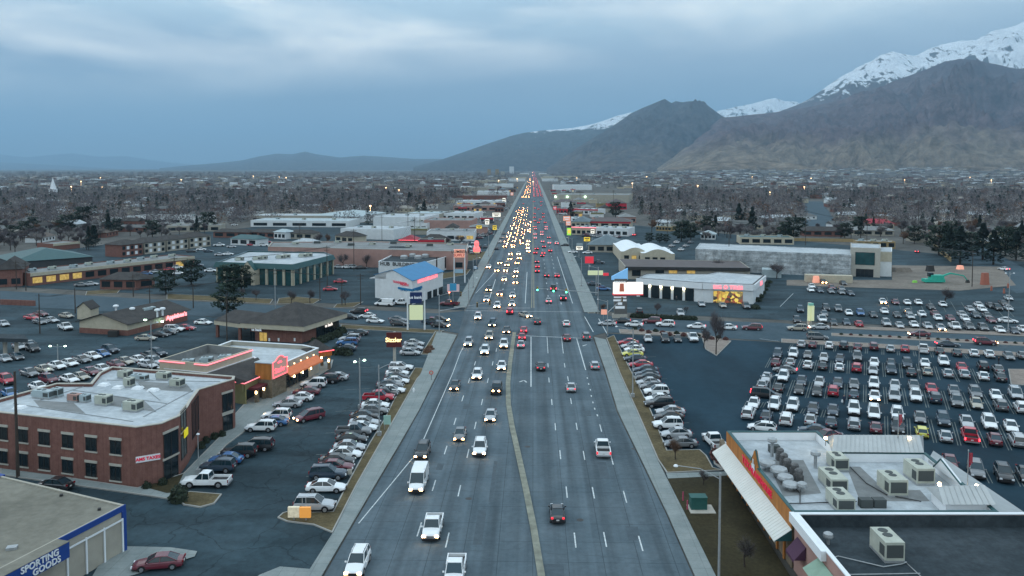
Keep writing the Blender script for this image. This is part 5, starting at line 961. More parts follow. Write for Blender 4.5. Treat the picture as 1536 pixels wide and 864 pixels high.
b = MB(); q_ = [(-.5, 5.2), (-.1, 5.2), (.1, 4.7), (.4, 5.3), (.6, 5.5), (.5, 6.1), (.1, 6.1), (.1, 6.6), (-.3, 6.6), (-.3, 5.9), (-.8, 5.9)]
b.poly([ow(s3_+a, .2, z) for a, z in q_]); part(gb, 'state_shape', b, m_wpaint)
b = MB()
for k in range(11): s = 1+k*(Lw-1)/11; b.edge(pA, pB, s, s+.35, 0, 3.6, .02, .2)
part(e, 'timber_post', b, m_orange)
for k in range(2): wm(e, pA, pB, 1.2+k*1.8, 2.5+k*1.8, .3, 2.8, m_dark, None)
# hip metal entrance roofs
def metalroof(nm, corners, ze, zr_, inset_k=.28, wall=None, z0=4.0):
    cs = [Vector((c.x, c.y, ze)) for c in corners]; a, b_, c_, d = cs; r1 = a.lerp(d, .5)+(b_-a)*inset_k*.5; r2 = b_.lerp(c_, .5)-(b_-a)*inset_k*.5; r1.z = r2.z = zr_
    m = MB(); m.poly([a, b_, r2, r1]); m.poly([b_, c_, r2]); m.poly([c_, d, r1, r2]); m.poly([d, a, r1]); m.poly([d, c_, b_, a])
    nn = int((b_-a).length/.55)
    for i in range(1, nn):
        t = i/nn; q0 = a.lerp(b_, t); q1 = r1.lerp(r2, min(1, max(0, (t-.0)))); m.tube(q0+Vector((0, 0, .03)), q1+Vector((0, 0, .03)), .03, .03, 4)
    o = part(e, nm, m, M('ribbed_metal_roof', (.40, .42, .42), .45, .08, .5, metal=.3))
    if wall: w_ = MB(); w_.prism([(v.x, v.y) for v in inset(ccw(corners), .5)], z0, ze-.01); part(o, 'white_side_wall', w_, m_wpaint)
    return o
c1, c2_ = G(1248, 678, 6.0), G(1386, 679, 6.0); d1, d2 = G(1385, 655, 6.0), G(1240, 655, 6.0); o1 = metalroof('entrance_roof', [c1, c2_, d1, d2], 6.0, 7.2, .1, True, 0)
c1, c2_ = G(1415, 757, 6.2), G(1494, 757, 6.2); d1, d2 = G(1472, 727, 6.2), G(1388, 730, 6.2); o2_ = metalroof('side_porch_roof', [c1, c2_, d1, d2], 6.2, 7.2, .15, True, 0)
o3 = MB(); sl = [G(1392, 690, 5.7), G(1497, 768, 5.7), G(1536, 768, 4.2), G(1400, 676, 4.2)]; o3.poly(sl[::1]); o3.poly([Vector((v.x, v.y, v.z-.15)) for v in sl][::-1]); part(e, 'sloped_side_roof', o3, MATS['ribbed_metal_roof'])
b = MB(); ga, gb_, gc = G(1400, 700, 5.8), G(1442, 728, 5.8), G(1411, 688.5, 7.4); ga2, gb2, gc2 = [v+Vector((.4, .3, 0)) for v in (ga, gb_, gc)]
b.add([ga, gb_, gc, ga2, gb2, gc2], [(0, 1, 2), (3, 5, 4), (0, 2, 5, 3), (1, 4, 5, 2)]); o4 = part(e, 'white_gable_parapet', b, m_wpaint); b = MB(); b.tube(gc, gb_, .09, .09, 5); b.tube(gc, ga, .09, .09, 5); part(o4, 'green_rake', b, m_teal)
rz = math.pi/2-math.atan2(u.x, u.y)
for x, y, l, w_, hh in ((1256, 706, 2.9, 1.9, 1.5), (1249, 734, 4.3, 2.1, 1.5), (1260, 764, 3.6, 2.1, 1.4), (1338, 742, 3.4, 2.3, 1.9), (1378, 724, 3.6, 2.3, 1.9)):
    g_ = G(x, y-4, zr); hvac(e, g_.x, g_.y, zr+.01, l, w_, hh, rz, m_hvac)
for x, y, hh, r in ((1158, 685, 1.9, .30), (1223, 702, 1.6, .3), (1203, 738, .6, .28), (1151, 705, .6, .5), (1168, 716, .7, .5), (1178, 725, .5, .45), (1186, 735, .4, .45)):
    g_ = G(x, y, zr); vent(e, g_.x, g_.y, zr, hh, r)
for x, y in ((1170, 690), (1176, 698), (1181, 706), (1192, 713), (1198, 722)):
    g_ = G(x, y, zr); b = MB(); b.box((g_.x, g_.y, zr+.4), (.8, .9, .8), rz); b.lathe((g_.x, g_.y, zr+.8), [(.45, 0), (.5, .5), (.3, .7), (0, .72)], 8); part(e, 'kitchen_fan', b, M('sooty_steel', (.10, .10, .10), .6, .4, 2))
for x, y in ((1161, 678), (1298, 760), (1318, 760)):
    g_ = G(x, y, zr); b = MB(); b.box((g_.x, g_.y, zr+.45), (1.3, .9, .9)); b.lathe((g_.x, g_.y, zr+.9), [(.3, .01), (0, .02)], 8); part(e, 'condenser', b, m_hvd)
b = MB()
def pipe(*pts):
    for (x1, y1), (x2, y2) in zip(pts, pts[1:]): b.tube(G(x1, y1, zr+.15), G(x2, y2, zr+.15), .06, .06, 5)
pipe((1165, 700), (1200, 740), (1200, 755), (1285, 752)); pipe((1275, 700), (1300, 725), (1330, 742), (1382, 752)); pipe((1200, 755), (1172, 755))
part(e, 'gas_pipe', b, m_frame)
b = MB()   # patched dark walkway areas on the roof
for r_ in ([(1150, 690), (1205, 690), (1232, 740), (1175, 745)], [(1270, 700), (1290, 700), (1345, 752), (1290, 752)], [(1300, 735), (1380, 735), (1395, 752), (1310, 752)]): b.poly([(v.x, v.y, zr+.006+.002*r_[0][0] % .004) for v in pp(r_, zr)])
part(e, 'roof_patch', b, m_groof)
for x, y in ((1238.5, 657), (1364, 657), (1409, 726), (1465, 729)):
    g_ = G(x, y, 7.0); b = MB(); b.lathe((g_.x, g_.y, g_.z-.2), [(0, 0), (.16, .05), (.2, .2), (.14, .34), (0, .38)], 8); b2_ = MB(); b2_.tube((g_.x, g_.y, 6.0), (g_.x, g_.y, 6.85), .04, .04, 5)
    o = part(e, 'lamp_bracket', b2_, m_frame); part(o, 'roof_lamp', b, M('bright_warm_lamp', (1, .8, .5), .4, 0, emit=(1, .70, .35), es=40))
# wall lamps around orange wall
# ---- dark-roofed neighbour
RB2 = [G(1192, 771, h), G(1700, 771, h), G(1700, 990, h), G(1318, 925, h)]
e, p = bld('dark_roofed_shop', 'pink-walled shop with big dark blue-grey roof in near right corner', 'shop', RB2, 5.85, m_pink, m_droof, 1.3, m_wpaint)
q = inset(p, .31); b = MB()
for i in range(4):
    a, c_ = q[i], q[(i+1) % 4]; b.poly([(c_.x, c_.y, 4.5), (a.x, a.y, 4.5), (a.x, a.y, 5.8), (c_.x, c_.y, 5.8)])
part(e, 'parapet_lining', b, m_droof)
pA2, pB2 = RB2[0], RB2[3]; u2 = U2(pA2, pB2); n2_ = Vector((u2.y, -u2.x))
def o2w(s, o, z): return Vector((pA2.x+u2.x*s+n2_.x*o, pA2.y+u2.y*s+n2_.y*o, z))
b = MB(); b.edge(pA2, pB2, -.2, 8.4, 5.0, 5.95, .0, .5); part(e, 'white_cornice', b, m_wpaint)
b = MB(); v = [o2w(1.0, .05, 3.9), o2w(3.4, .05, 3.9), o2w(3.4, 1.2, 2.6), o2w(1.0, 1.2, 2.6)]; b.poly(v); b.poly([v[0], v[3], o2w(1.0, .05, 2.6)]); b.poly([v[1], o2w(3.4, .05, 2.6), v[2]]); b.poly([v[3], v[2], v[2]-Vector((0, 0, .3)), v[3]-Vector((0, 0, .3))][::-1]); part(e, 'maroon_awning', b, M('maroon_canvas', (.07, .03, .06), .8, .05))
b = MB(); v = [o2w(6.8, .1, 4.6), o2w(11, .1, 4.6), o2w(11, 1.6, 3.6), o2w(6.8, 1.6, 3.6)]; b.poly(v); part(e, 'green_canopy', b, M('pale_green_metal', (.22, .33, .25), .5, .1))
g_ = G(1330, 833, 4.5); hvac(e, g_.x, g_.y, 4.56, 3.6, 2.0, 1.9, rz, m_hvac); g_ = G(1242, 817, 4.5); vent(e, g_.x, g_.y, 4.5, .7, .24)
b = MB(); 
for a_, c_ in zip([(1246, 838), (1257, 834), (1325, 850), (1352, 846)], [(1257, 834), (1325, 850), (1352, 846), (1360, 843)]): b.tube(G(*a_, 4.7), G(*c_, 4.7), .05, .05, 5)
b.tube(G(1355, 840, 4.6), G(1385, 868, 4.6), .05, .05, 5); b.tube(G(1262, 862, 4.6), G(1380, 860, 4.6), .05, .05, 5); part(e, 'conduit', b, m_steel)
# ================================================================== shops and sheds farther off
rnd = random.Random(11)
WM = {'w': m_white, 'c': m_cream, 'b': m_beige, 'p': m_pink, 'k': m_brick, 'g': M('grey_block', (.22, .23, .23), .85, .1, .5), 'd': M('dark_wall', (.05, .055, .06), .8, .1, .5), 'o': M('ochre_wall', (.30, .22, .11), .85, .1, .6), 't': m_olive, 'r': m_redp}
RM = {'w': m_wroof, 'd': m_droof, 'g': m_groof, 's': m_shing, 'b': MATS['brown_membrane'], 't': m_teal, 'r': M('red_roof', (.28, .02, .035), .6, .1, .5), 'l': M('pale_blue_roof', (.33, .40, .42), .6, .1, .2), 'm': M('blue_grey_roof', (.12, .16, .18), .7, .1, .4), 'n': M('mustard_roof', (.4, .3, .05), .7, .1)}
FOOT = []
def shop(x0, y0, x1, y1, dep, h, w, r, label, name='shop', cat='shop', win=0, lit=False, trim=None, units=2, ht=None, group='buildings beyond the junction'):
    A, B = G(x0, y0), G(x1, y1); u_ = U2(A, B); nb = Vector((-u_.y, u_.x))
    pl_ = [A.xy, B.xy, B.xy+nb*dep, A.xy+nb*dep]; FOOT.append((sum(pl_, Vector((0, 0)))/4, u_, (B-A).length/2, dep/2))
    if ht:
        m = MB(); cen = sum(pl_, Vector((0, 0)))/4; e = thing(name, label, cat, (cen.x, cen.y, 0), group)
        m.prism([tuple(v) for v in pl_], -.03, h); part(e, 'wall', m, WM[w]); q = inset(ccw(pl_), -.6); m = MB()
        L = (B-A).length; a, b_, c_, d = [min(q, key=lambda z_: (z_-v).length) for v in pl_]
        if L >= dep: i = dep/2; m0 = (a+d)/2+u_*i*.8; m1 = (b_+c_)/2-u_*i*.8
        else: i = L/2; m0 = (a+b_)/2+nb*i*.8; m1 = (c_+d)/2-nb*i*.8
        z3 = lambda v, z: (v.x, v.y, z); m.poly([z3(v, h) for v in (d, c_, b_, a)])
        if L >= dep: fs = [(a, b_, m1, m0), (b_, c_, m1), (c_, d, m0, m1), (d, a, m0)]
        else: fs = [(a, b_, m0), (b_, c_, m1, m0), (c_, d, m1), (d, a, m0, m1)]
        for f_ in fs: m.poly([z3(v, ht if v in (m0, m1) else h+.02) for v in f_])
        part(e, 'roof', m, RM[r]); p = ccw(pl_)
    else:
        e, p = bld(name, label, cat, pl_, h, WM[w], RM[r], .3, None, group=group)
        for k in range(units):
            q = A.xy.lerp(B.xy, (k+.6)/(units+.3))+nb*dep*rnd.uniform(.35, .7); hvac(e, q.x, q.y, h-.3, 2.6, 1.6, 1.1, math.atan2(u_.y, u_.x), rnd.choice([m_hvac, m_hvb]))
    L = (B-A).length
    if trim: band(e, A, B, h-1.1, h+.06, .25, WM.get(trim) or RM[trim], 'trim_band')
    for k in range(win):
        s = L*(k+.15)/win; wm(e, A, B, s, s+L*.7/win, .8, min(2.8, h-.6), m_litw if lit and rnd.random() < .3 else m_dark, None, False)
    return e, A, B, u_
shop(46, 429, 292, 400, 14, 4.4, 'k', 'g', 'long low strip of small shops with lit fronts at left', 'strip_mall', 'shops', 14, True, 'c', 9)
shop(-6, 431, 34, 429, 16, 6.0, 'k', 's', 'pink brick hall with arched windows at the left edge', 'brick_hall', 'hall', 2, False, None, 0, 9.5)
shop(20, 405, 139, 396, 30, 3.2, 'd', 't', 'wide low hall with dark teal hip roof behind the strip of shops', 'hall', 'hall', 0, False, None, 0, 7)
shop(150, 434, 205, 435, 10, 3.4, 'k', 's', 'small brick house with dark hip roof facing the left side street', 'brick_house', 'house', 3, False, None, 0, 5.4)
shop(205, 434, 232, 431, 12, 3.2, 'k', 's', 'low brick wing right of the small brick house', 'brick_house', 'house', 1, False, None, 0, 5)
shop(80, 376, 120, 372, 12, 3.4, 'k', 'g', 'small red brick garage block before the apartments', 'garage', 'garage', 0, False, 'c', 0)
for k in range(4):
    x0 = 183+k*34; y0 = 386-k*4.4
    e, A, B, u_ = shop(x0, y0, x0+31, y0-3.6, 11, 5.6, 'k' if k == 0 else 'b', 's', 'two-storey brick and grey apartment row, %s block from the left' % ORD[k+1], 'apartment_block', 'apartments', 0, False, None, 0, 7.6, 'apartment blocks in a stepped row')
    L = (B-A).length
    for z_ in (.8, 3.4):
        for j in range(5): wm(e, A, B, L*(j+.15)/5, L*(j+.8)/5, z_, z_+1.5, m_wpaint if j % 2 else m_dark, None, False)
for a in ((346, 367, 385, 369, 9, 3.4, 'w', 't', 'white cottage with green roof left of the pink wall', 5.4), (440, 372, 465, 374, 8, 3.2, 'w', 'w', 'white cottage peeping over the left end of the pink wall', 5), (320, 356, 372, 357, 9, 3.2, 'k', 's', 'long brick row house with dark roof, left of two', 5), (375, 356, 412, 357.5, 9, 3.2, 'k', 's', 'long brick row house with dark roof, right of two', 5), (411, 358, 428, 359, 8, 4, 'w', 'l', 'small white shed between the row houses', 5.6), (431, 358, 468, 359, 9, 3.3, 'b', 's', 'dark-roofed house beside the autumn-brown tree', 5.2),
          (503, 363, 530, 365, 10, 3.6, 'c', 's', 'cream house with dark hip roof behind the pink wall', 6), (598, 369, 625, 369.5, 10, 3, 'd', 'r', 'small restaurant with bright red roof behind the pink wall', 5.6), (628, 369, 665, 370, 12, 3, 'b', 's', 'grey-roofed house with gables right of the red roof', 6)):
    e, A, B, u_ = shop(a[0], a[1], a[2], a[3], a[4], a[5], a[6], a[7], a[8], 'house', 'house', 3, False, None, 0, a[9], 'small houses behind the shops')
    if a[7] == 'r': neon(e, [Vector((A.x, A.y-.3, 3.1)), Vector((B.x, B.y-.3, 3.1)), Vector((B.x+4, B.y-.3, 3.1))], m_neon, .18)
for a in ((376, 340, 523, 341, 28, 4.5, 'w', 'l', 'very long white warehouse, front one of the left rows'), (376, 333, 500, 333.5, 30, 5, 'b', 'w', 'very long grey-walled warehouse behind the white one'), (191, 334, 294, 336, 25, 5, 'w', 'g', 'white school-like block among the bare trees'), (250, 348, 330, 347, 20, 4, 'b', 'g', 'flat grey store beyond the apartments'),
          (511, 358, 590, 360, 26, 6, 'w', 'w', 'white metal warehouse left of the lumber yard'), (595, 345, 640, 346, 30, 5, 'w', 'g', 'flat white workshop beyond the red roof'), (640, 361, 712, 361, 24, 5, 'w', 'g', 'white block with pale front beside the diner sign'), (636, 345, 707, 345.5, 30, 6.5, 'p', 'g', 'pinkish block wall store left of the yellow signs'),
          (560, 340, 636, 341, 40, 7, 'w', 'w', 'big white shed with pale roof among the yards'), (604, 329, 660, 330, 36, 5, 'b', 'l', 'pale blue-roofed depot left of the boulevard'), (660, 329, 712, 329.5, 36, 5, 'w', 'w', 'white flat roof next to the far left kerb'), (680, 316, 745, 316, 30, 5, 'p', 'g', 'low pink-walled mall left of the far boulevard'), (684, 308, 752, 308.5, 30, 5, 'w', 'w', 'white flat store left of the far boulevard'), (694, 300, 760, 300, 35, 6, 'k', 'g', 'red-brown walled store on the far left strip'),
          (716, 293, 764, 293, 40, 6, 'w', 'w', 'bright white roof on the far left strip'), (690, 287, 745, 287, 45, 7, 'b', 'g', 'grey big store on the far left strip'), (726, 281, 770, 281, 50, 7, 'w', 'l', 'pale far store near the vanishing road, left'), (700, 275, 760, 275, 60, 8, 'c', 'g', 'cream far store near the vanishing road, left'),
          (831, 303, 943, 304, 70, 9, 'b', 'g', 'huge beige windowless store with lamps beyond the right shops'), (831, 285, 888, 285, 60, 9, 'w', 'w', 'pale far store right of the boulevard'), (816, 268, 866, 268, 80, 10, 'c', 'w', 'far pale store strip with lit sign, right side'), (862, 321, 897, 322, 18, 4.6, 'w', 'w', 'white shop with red roof edge, right strip'), (835, 320, 861, 320.5, 18, 4.2, 'r', 'g', 'red-fronted shop near the dark conifer, right strip'),
          (894, 353, 942, 354.5, 18, 4.6, 'w', 'w', 'flat white shop left of the tan garage'), (857, 352, 894, 353, 16, 4.6, 'c', 'w', 'cream shop with pink neon eaves on the right strip'), (984, 346, 1006, 347, 9, 3, 'o', 'g', 'low tan garage among the right houses'), (1284, 372, 1343, 373, 8, 3.6, 'o', 'w', 'tan block wall building before the red-roofed house'), (1110, 366, 1191, 367, 14, 3.8, 'c', 't', 'low hall with green canopy roof beyond the wrap'),
          (1228, 264, 1280, 264, 60, 12, 'w', 'l', 'large pale blue far building above the right trees'), (866, 300, 905, 300, 25, 5, 'g', 'w', 'small grey far store before the huge beige one')):
    e, A, B, u_ = shop(*a[:8], a[8], 'store', 'store', 0 if a[5] > 5.5 else 5, rnd.random() < .25, 'r' if 'red roof edge' in a[8] else None, 3)
    if 'pink neon' in a[8]: neon(e, [Vector((A.x, A.y-.5, 4.7)), Vector((B.x, B.y-.5, 4.7))], m_neonp, .22)
    if 'huge beige' in a[8]:
        for x in (.02, .18, .42):
            b = MB(); q = A.lerp(B, x); b.box((q.x, q.y-.8, 6.5), (1.6, 1, 1)); part(e, 'flood_lamp', b, m_lampg)
for a in ((458, 333, 540, 334, 60, 4.5, 'w', 'l', 'broad pale blue-roofed warehouse behind the long sheds', 7.5), (830, 309, 868, 309, 26, 4, 'b', 'b', 'brown-roofed store before the beige one', 7), (912, 314, 940, 314, 20, 6, 'r', 'b', 'steep brown-roofed block with red wall', 10), (857, 341, 884, 341.5, 16, 4, 'c', 'm', 'blue-grey hip-roofed eatery on the right strip', 7.5), (882, 378, 934, 379, 18, 3.6, 'b', 'm', 'grey hip-roofed restaurant with dark windows, nearest on the right strip', 8), (884, 341, 946, 342, 18, 4.2, 'c', 'b', 'cream eatery with red trim and brown roof', 6.6),
          (1204, 354, 1265, 355, 12, 3.2, 'k', 's', 'red brick bungalow facing the street beyond the wrap', 5.6), (1279, 353, 1341, 354, 12, 3.2, 'b', 'g', 'grey-roofed bungalow beyond the tan wall', 5.4), (1296, 343, 1341, 343.5, 12, 3.6, 'c', 'r', 'cream two-storey house with red roof', 6.5), (1051, 359, 1073, 359.5, 9, 3, 'w', 'l', 'small white house with gable behind the wrap', 5), (1146, 351, 1190, 352, 11, 3.2, 'b', 's', 'dark-roofed brick-trimmed bungalow among the evergreens', 5.2), (980, 340, 1003, 340.5, 10, 3, 'w', 'w', 'small white-roofed house left of two evergreens', 4.8)):
    e, A, B, u_ = shop(*a[:8], a[8], 'house' if 'house' in a[8] or 'bungalow' in a[8] else 'restaurant', 'house' if 'house' in a[8] or 'bungalow' in a[8] else 'restaurant', 4, 'restaurant' in a[8], 'r' if 'red trim' in a[8] else None, 0, a[9])
# small strip shops filling both sides
rp2 = random.Random(77)
for side in (-1, 1):
    nn_ = 0
    for y_ in (392, 374, 352, 343, 334, 326, 318, 311, 305, 299, 293, 288, 283):
        for lane_ in (0, 1, 2):
            off = side*(.72+.42*lane_+rp2.uniform(-.05, .05)); x0 = rp(off, y_)[0]; wpx = rp2.uniform(10, 20)*(y_-252)/60
            if wpx > 40: wpx = 40
            xa = x0-wpx if side < 0 else x0
            A, B = G(xa, y_), G(xa+wpx, y_); c_ = (A+B)/2; dep = rp2.uniform(9, 16); ok = A.length < 2500
            for f_ in FOOT:
                dx, dy = c_.x-f_[0].x, c_.y+dep/2-f_[0].y
                if abs(dx*f_[1].x+dy*f_[1].y) < f_[2]+(B-A).length/2+3 and abs(-dx*f_[1].y+dy*f_[1].x) < f_[3]+dep/2+3: ok = False
            if side < 0 and (y_ > 380 or (xa+wpx > 700 and y_ > 365) or xa < 560 and y_ > 350): ok = False
            if side > 0 and y_ > 345: ok = False
            if not ok or rp2.random() < .15: continue
            nn_ += 1; hh_ = rp2.random() < .35
            shop(xa, y_, xa+wpx, y_, dep, rp2.uniform(3.4, 5), rp2.choice('wcbpgokbw'), rp2.choice('gwdlsm' if not hh_ else 'smgb'), '%s on the %s strip, %s up the road' % ('small hip-roofed shop' if hh_ else 'small flat-roofed shop', 'left' if side < 0 else 'right', ordn(nn_)), 'shop', 'shop', 3 if rp2.random() < .6 else 0, rp2.random() < .5, rp2.choice([None, None, 'r', 't', 'c']) if not hh_ else None, 1, 6.5 if hh_ else None)
# procedural strip shops towards the horizon
k = 0
for side, sl, nm in ((-1, -.60, 'left'), (1, .55, 'right')):
    y = 272.5
    for j in range(5):
        y_ = (272, 269, 266.5, 264.5, 262.6)[j]; x0 = 800+sl*(y_-252)*1.0; wpx = 26-j*3
        a = (x0-wpx, y_, x0, y_) if side < 0 else (x0+3, y_, x0+wpx, y_)
        shop(*a, 60, 8+j, 'wcgbw'[j], 'wglwb'[j], 'far roadside store on the %s, %s towards the horizon' % (nm, ORD[j+1]), 'store', 'store', 0, False, None, 0)
for i, (x0, x1, y, h_, w) in enumerate(((731, 736, 262.5, 34, 'o'), (743, 748, 262.5, 34, 'o'), (764, 771, 260.5, 52, 'w'), (712, 720, 262, 20, 'g'), (751, 757, 263, 22, 'b'))):
    shop(x0, y, x1, y, 40, h_, w, 'g', ['left tan tower block on the horizon', 'right tan tower block on the horizon', 'tallest pale tower near the end of the road', 'low grey block left of the tan towers', 'grey block between towers and road end'][i], 'tower_block', 'tower block', 0, False, None, 0)
b = MB(); c_ = G(80, 296); b.box((c_.x, c_.y, 6), (8, 8, 12)); b.box((c_.x, c_.y, 20), (6, 6, 16), 0, 0, .02); solo('church_steeple', b, m_wpaint, 'white pointed church steeple above the bare trees at left', 'church')
# ================================================================== signs, lamps, poles
def post(mb, x, y, z0, z1, r=.1, n=6, m=0): mb.tube((x, y, z0), (x, y, z1), r, r*.8, n, m)
def signpost(name, label, px, py, panels, posts=(0,), pmat=None, pr=.14, ztop=None, cat='sign', yaw=0, lit=None, texts=(), group=None):
    g_ = G(px, py); e = thing(name, label, cat, (g_.x, g_.y, 0), group); s_ = (py-252)/41; u_ = Vector((math.cos(yaw), math.sin(yaw), 0)); nn = Vector((u_.y, -u_.x, 0))
    def W_(x, y): z = zt(py, y); sc_ = s_*41/(41-z); return (x-px)/sc_, z
    zt_ = ztop if ztop else max(W_(p[0], p[1])[1] for p in panels)
    for o in posts:
        b = MB(); q = g_+u_*o; post(b, q.x, q.y, 0, zt_, pr); part(e, 'post', b, pmat or m_steel)
    for p in panels:
        (a0, z1), (a1, z0) = W_(p[0], p[1]), W_(p[2], p[3]); th = p[5] if len(p) > 5 else .3; b = MB()
        A = g_+u_*a0; B = g_+u_*a1; b.edge(A, B, 0, a1-a0, z0, z1, pr+.02, pr+.02+th); o = part(e, p[6] if len(p) > 6 else 'panel', b, p[4])
    for t_, x, y, size, mat in texts:
        a, z = W_(x, y); th = max([p[5] if len(p) > 5 else .3 for p in panels]); text(e, t_, g_+u_*a+nn*(pr+.05+th)+Vector((0, 0, z)), u_, size, mat, bold=size*.02)
    return e
m_blk = M('sign_black', (.03, .012, .012), .5, 0, emit=(.5, .02, .01), es=.06); m_glow = M('sign_letters_glow', (1, .85, .5), .5, 0, emit=(1, .72, .30), es=1.6); m_ory = M('lit_orange_panel', (.8, .35, .08), .5, 0, emit=(1, .38, .06), es=.28)
m_cyel = M('lit_pale_yellow', (.6, .62, .42), .6, 0, emit=(.75, .85, .42), es=.28); m_navy = M('navy_panel', (.012, .03, .11), .5, 0); m_redg = M('lit_red_panel', (.5, .03, .05), .5, 0, emit=(1, .05, .08), es=.35)
m_ylw = M('lit_yellow_panel', (.8, .6, .1), .5, 0, emit=(1, .68, .05), es=.55); m_grn = M('lit_green_panel', (.3, .7, .1), .5, 0, emit=(.4, .9, .1), es=.5); m_wlit = M('lit_white_panel', (.8, .8, .75), .5, 0, emit=(1, .92, .75), es=.75)
m_ora2 = M('lit_salmon_panel', (.8, .4, .3), .5, 0, emit=(1, .36, .22), es=.4)
signpost('restaurant_pole_sign', 'dark box sign with glowing Sizzler name on a thick pale pole', 592, 549, [(578.5, 497, 604.5, 519, m_blk, .5)], (0,), m_lintel, .36, cat='pole sign', texts=[('Sizzler', 591.5, 508.3, 1.25, m_glow)])
b = MB(); g_ = G(592, 549)
signpost('bank_pylon_sign', 'tall two-post bank sign, navy panel above pale yellow directory', 624.3, 495, [(613, 437.5, 635.5, 454, m_navy, .5), (613, 457, 635.5, 479, m_cyel, .4)], (-2.15, 2.15), m_wpaint, .24, cat='pylon sign', texts=[('us bank', 624.5, 445, 1.0, m_letw)])
e = signpost('street_side_board', 'low lit two-part board, cream and orange, in the near grass island', 450, 781, [(432.8, 758, 450.5, 773.5, M('dim_cream_panel', (.6, .55, .42), .6, .25, 2, emit=(1, .8, .5), es=.2), .35), (451.3, 758.5, 467.5, 774, m_ory, .35)], (-.7, .7), m_steel, .12, cat='sign board')
signpost('green_notice_board', 'small pale green board on thin posts by the left verge', 580.5, 645, [(575.5, 622.5, 586.5, 636, M('pale_green_board', (.30, .48, .42), .7, .05), .12)], (-.4, .4), m_steel, .06, cat='sign')
signpost('small_grey_sign', 'small grey sign at the left verge below the maroon sedan', 525, 715, [(521.5, 703, 528.5, 711, m_lintel, .08)], (0,), m_steel, .05, cat='sign')
e = signpost('digital_billboard_pylon', 'tall grey pylon with bright video screen and blue slanted top', 929, 476, [(917.6, 417, 940, 470, M('pylon_grey', (.12, .12, .115), .7, .05), 1.0, 'pylon'), (916, 422.5, 969.5, 439.5, m_screen, 1.5, 'video_screen'), (916, 439.5, 969.5, 441.2, m_redg, 1.52, 'red_strip'), (917.6, 470, 940, 477, m_lintel, 1.1, 'plinth')], (0,), m_steel, .1, cat='pylon sign', texts=[])
g_ = G(929, 476); b = MB(); xs_ = [(-2.3, 10.1), (2.1, 10.1), (2.1, 13.3), (-2.3, 11.0)]; b.add([(g_.x+a, g_.y-o, z+.4) for o in (.2, 1.0) for a, z in xs_], [(3, 2, 1, 0), (4, 5, 6, 7), (0, 1, 5, 4), (1, 2, 6, 5), (2, 3, 7, 6), (3, 0, 4, 7)]); part(e, 'slanted_top', b, M('sky_blue_panel', (.15, .38, .62), .5, 0, emit=(.3, .6, 1), es=.3))
text(e, 'amocus', (g_.x-.1, g_.y-1.25, 10.0), (1, 0, 0), 1.0, m_letw, bold=.02)
for k, (z, w_, hh) in enumerate(((5.75, 3.4, .45), (4.9, 3.6, .5), (4.0, 1.2, .7), (2.95, 2.6, .7))): b = MB(); b.box((g_.x, g_.y-1.15, z), (w_, .08, hh)); part(e, 'tenant_name_bar', b, m_letw)
b = MB(); b.box((g_.x+.4, g_.y-1.68, 8.5), (1.3, .06, 2.2), 0, 0, .8); part(e, 'screen_portrait', b, M('portrait_brown', (.25, .08, .05), .6, 0, emit=(.7, .2, .12), es=.3))
signpost('twin_panel_sign', 'pair of slim pale yellow panels with green cap in the side street', 1213.8, 490, [(1208.8, 457.5, 1213.2, 480, m_cyel, .5), (1214.2, 457.5, 1218.8, 480, m_cyel, .5), (1209.5, 453.5, 1218, 457, M('mint_cap', (.25, .55, .45), .6, 0), .6, 'cap')], (0,), m_lintel, .6, cat='sign')
signpost('lumber_yard_sign', 'two-post roadside sign with orange lumber panel and dark lower board', 689.3, 424, [(678, 373.5, 699.6, 385.5, m_ora2, .6), (682, 393, 695, 401, m_dark, .4), (681.5, 403.5, 695.5, 409, M('pale_blue_board', (.3, .45, .55), .7, 0), .4)], (-1.9, 1.9), m_wpaint, .25, cat='sign', texts=[('LUMBER', 689, 377.2, 1.5, m_letk), ('SUPPLY', 689, 382.5, 1.2, m_redp)])
signpost('workshop_round_sign', 'arched red, white and blue sign on a thin pole by the workshop', 679.5, 455, [(669.5, 426, 690, 437, M('pale_sign', (.6, .45, .47), .6, 0, emit=(1, .6, .6), es=.08), .3), (674, 425, 685.5, 435.5, M('mid_blue_board', (.05, .3, .5), .6, 0), .36)], (0,), m_steel, .12, cat='sign')
e = signpost('diner_neon_tower', 'glowing red neon tower sign above a yellow panel, left kerb', 715, 397, [(710.5, 373.5, 720, 379, m_cyel, .5)], (0,), m_steel, .2, 9, cat='neon sign')
g_ = G(715, 397); b = MB(); b.lathe((g_.x, g_.y, 0), [(1.5, 5.6), (1.45, 7.0), (.9, 8.0), (1.05, 9.3), (.6, 10.2), (0, 10.3)], 12); part(e, 'neon_bucket', b, M('red_glow', (.9, .2, .2), .5, .5, 1.5, emit=(1, .12, .12), es=1.1))
signpost('red_box_sign', 'red box sign on a pole at the right kerb beyond the junction', 883.5, 412, [(876, 384.5, 891, 394.5, m_redg, .5)], (0,), m_steel, .15, cat='sign')
e = signpost('letter_board_sign', 'cream changeable letter board with red lamps left of the billboard', 894, 443, [(878.5, 405.5, 906, 412, m_cyel, .5), (906.5, 409, 916, 413, m_redg, .4)], (0,), m_steel, .15, cat='sign')
signpost('stop_banner', 'small red and white sign in the planting by the crossing lamp', 905, 479, [(901.3, 464, 910.3, 471.5, m_ora2, .15)], (0,), m_steel, .06, cat='sign')
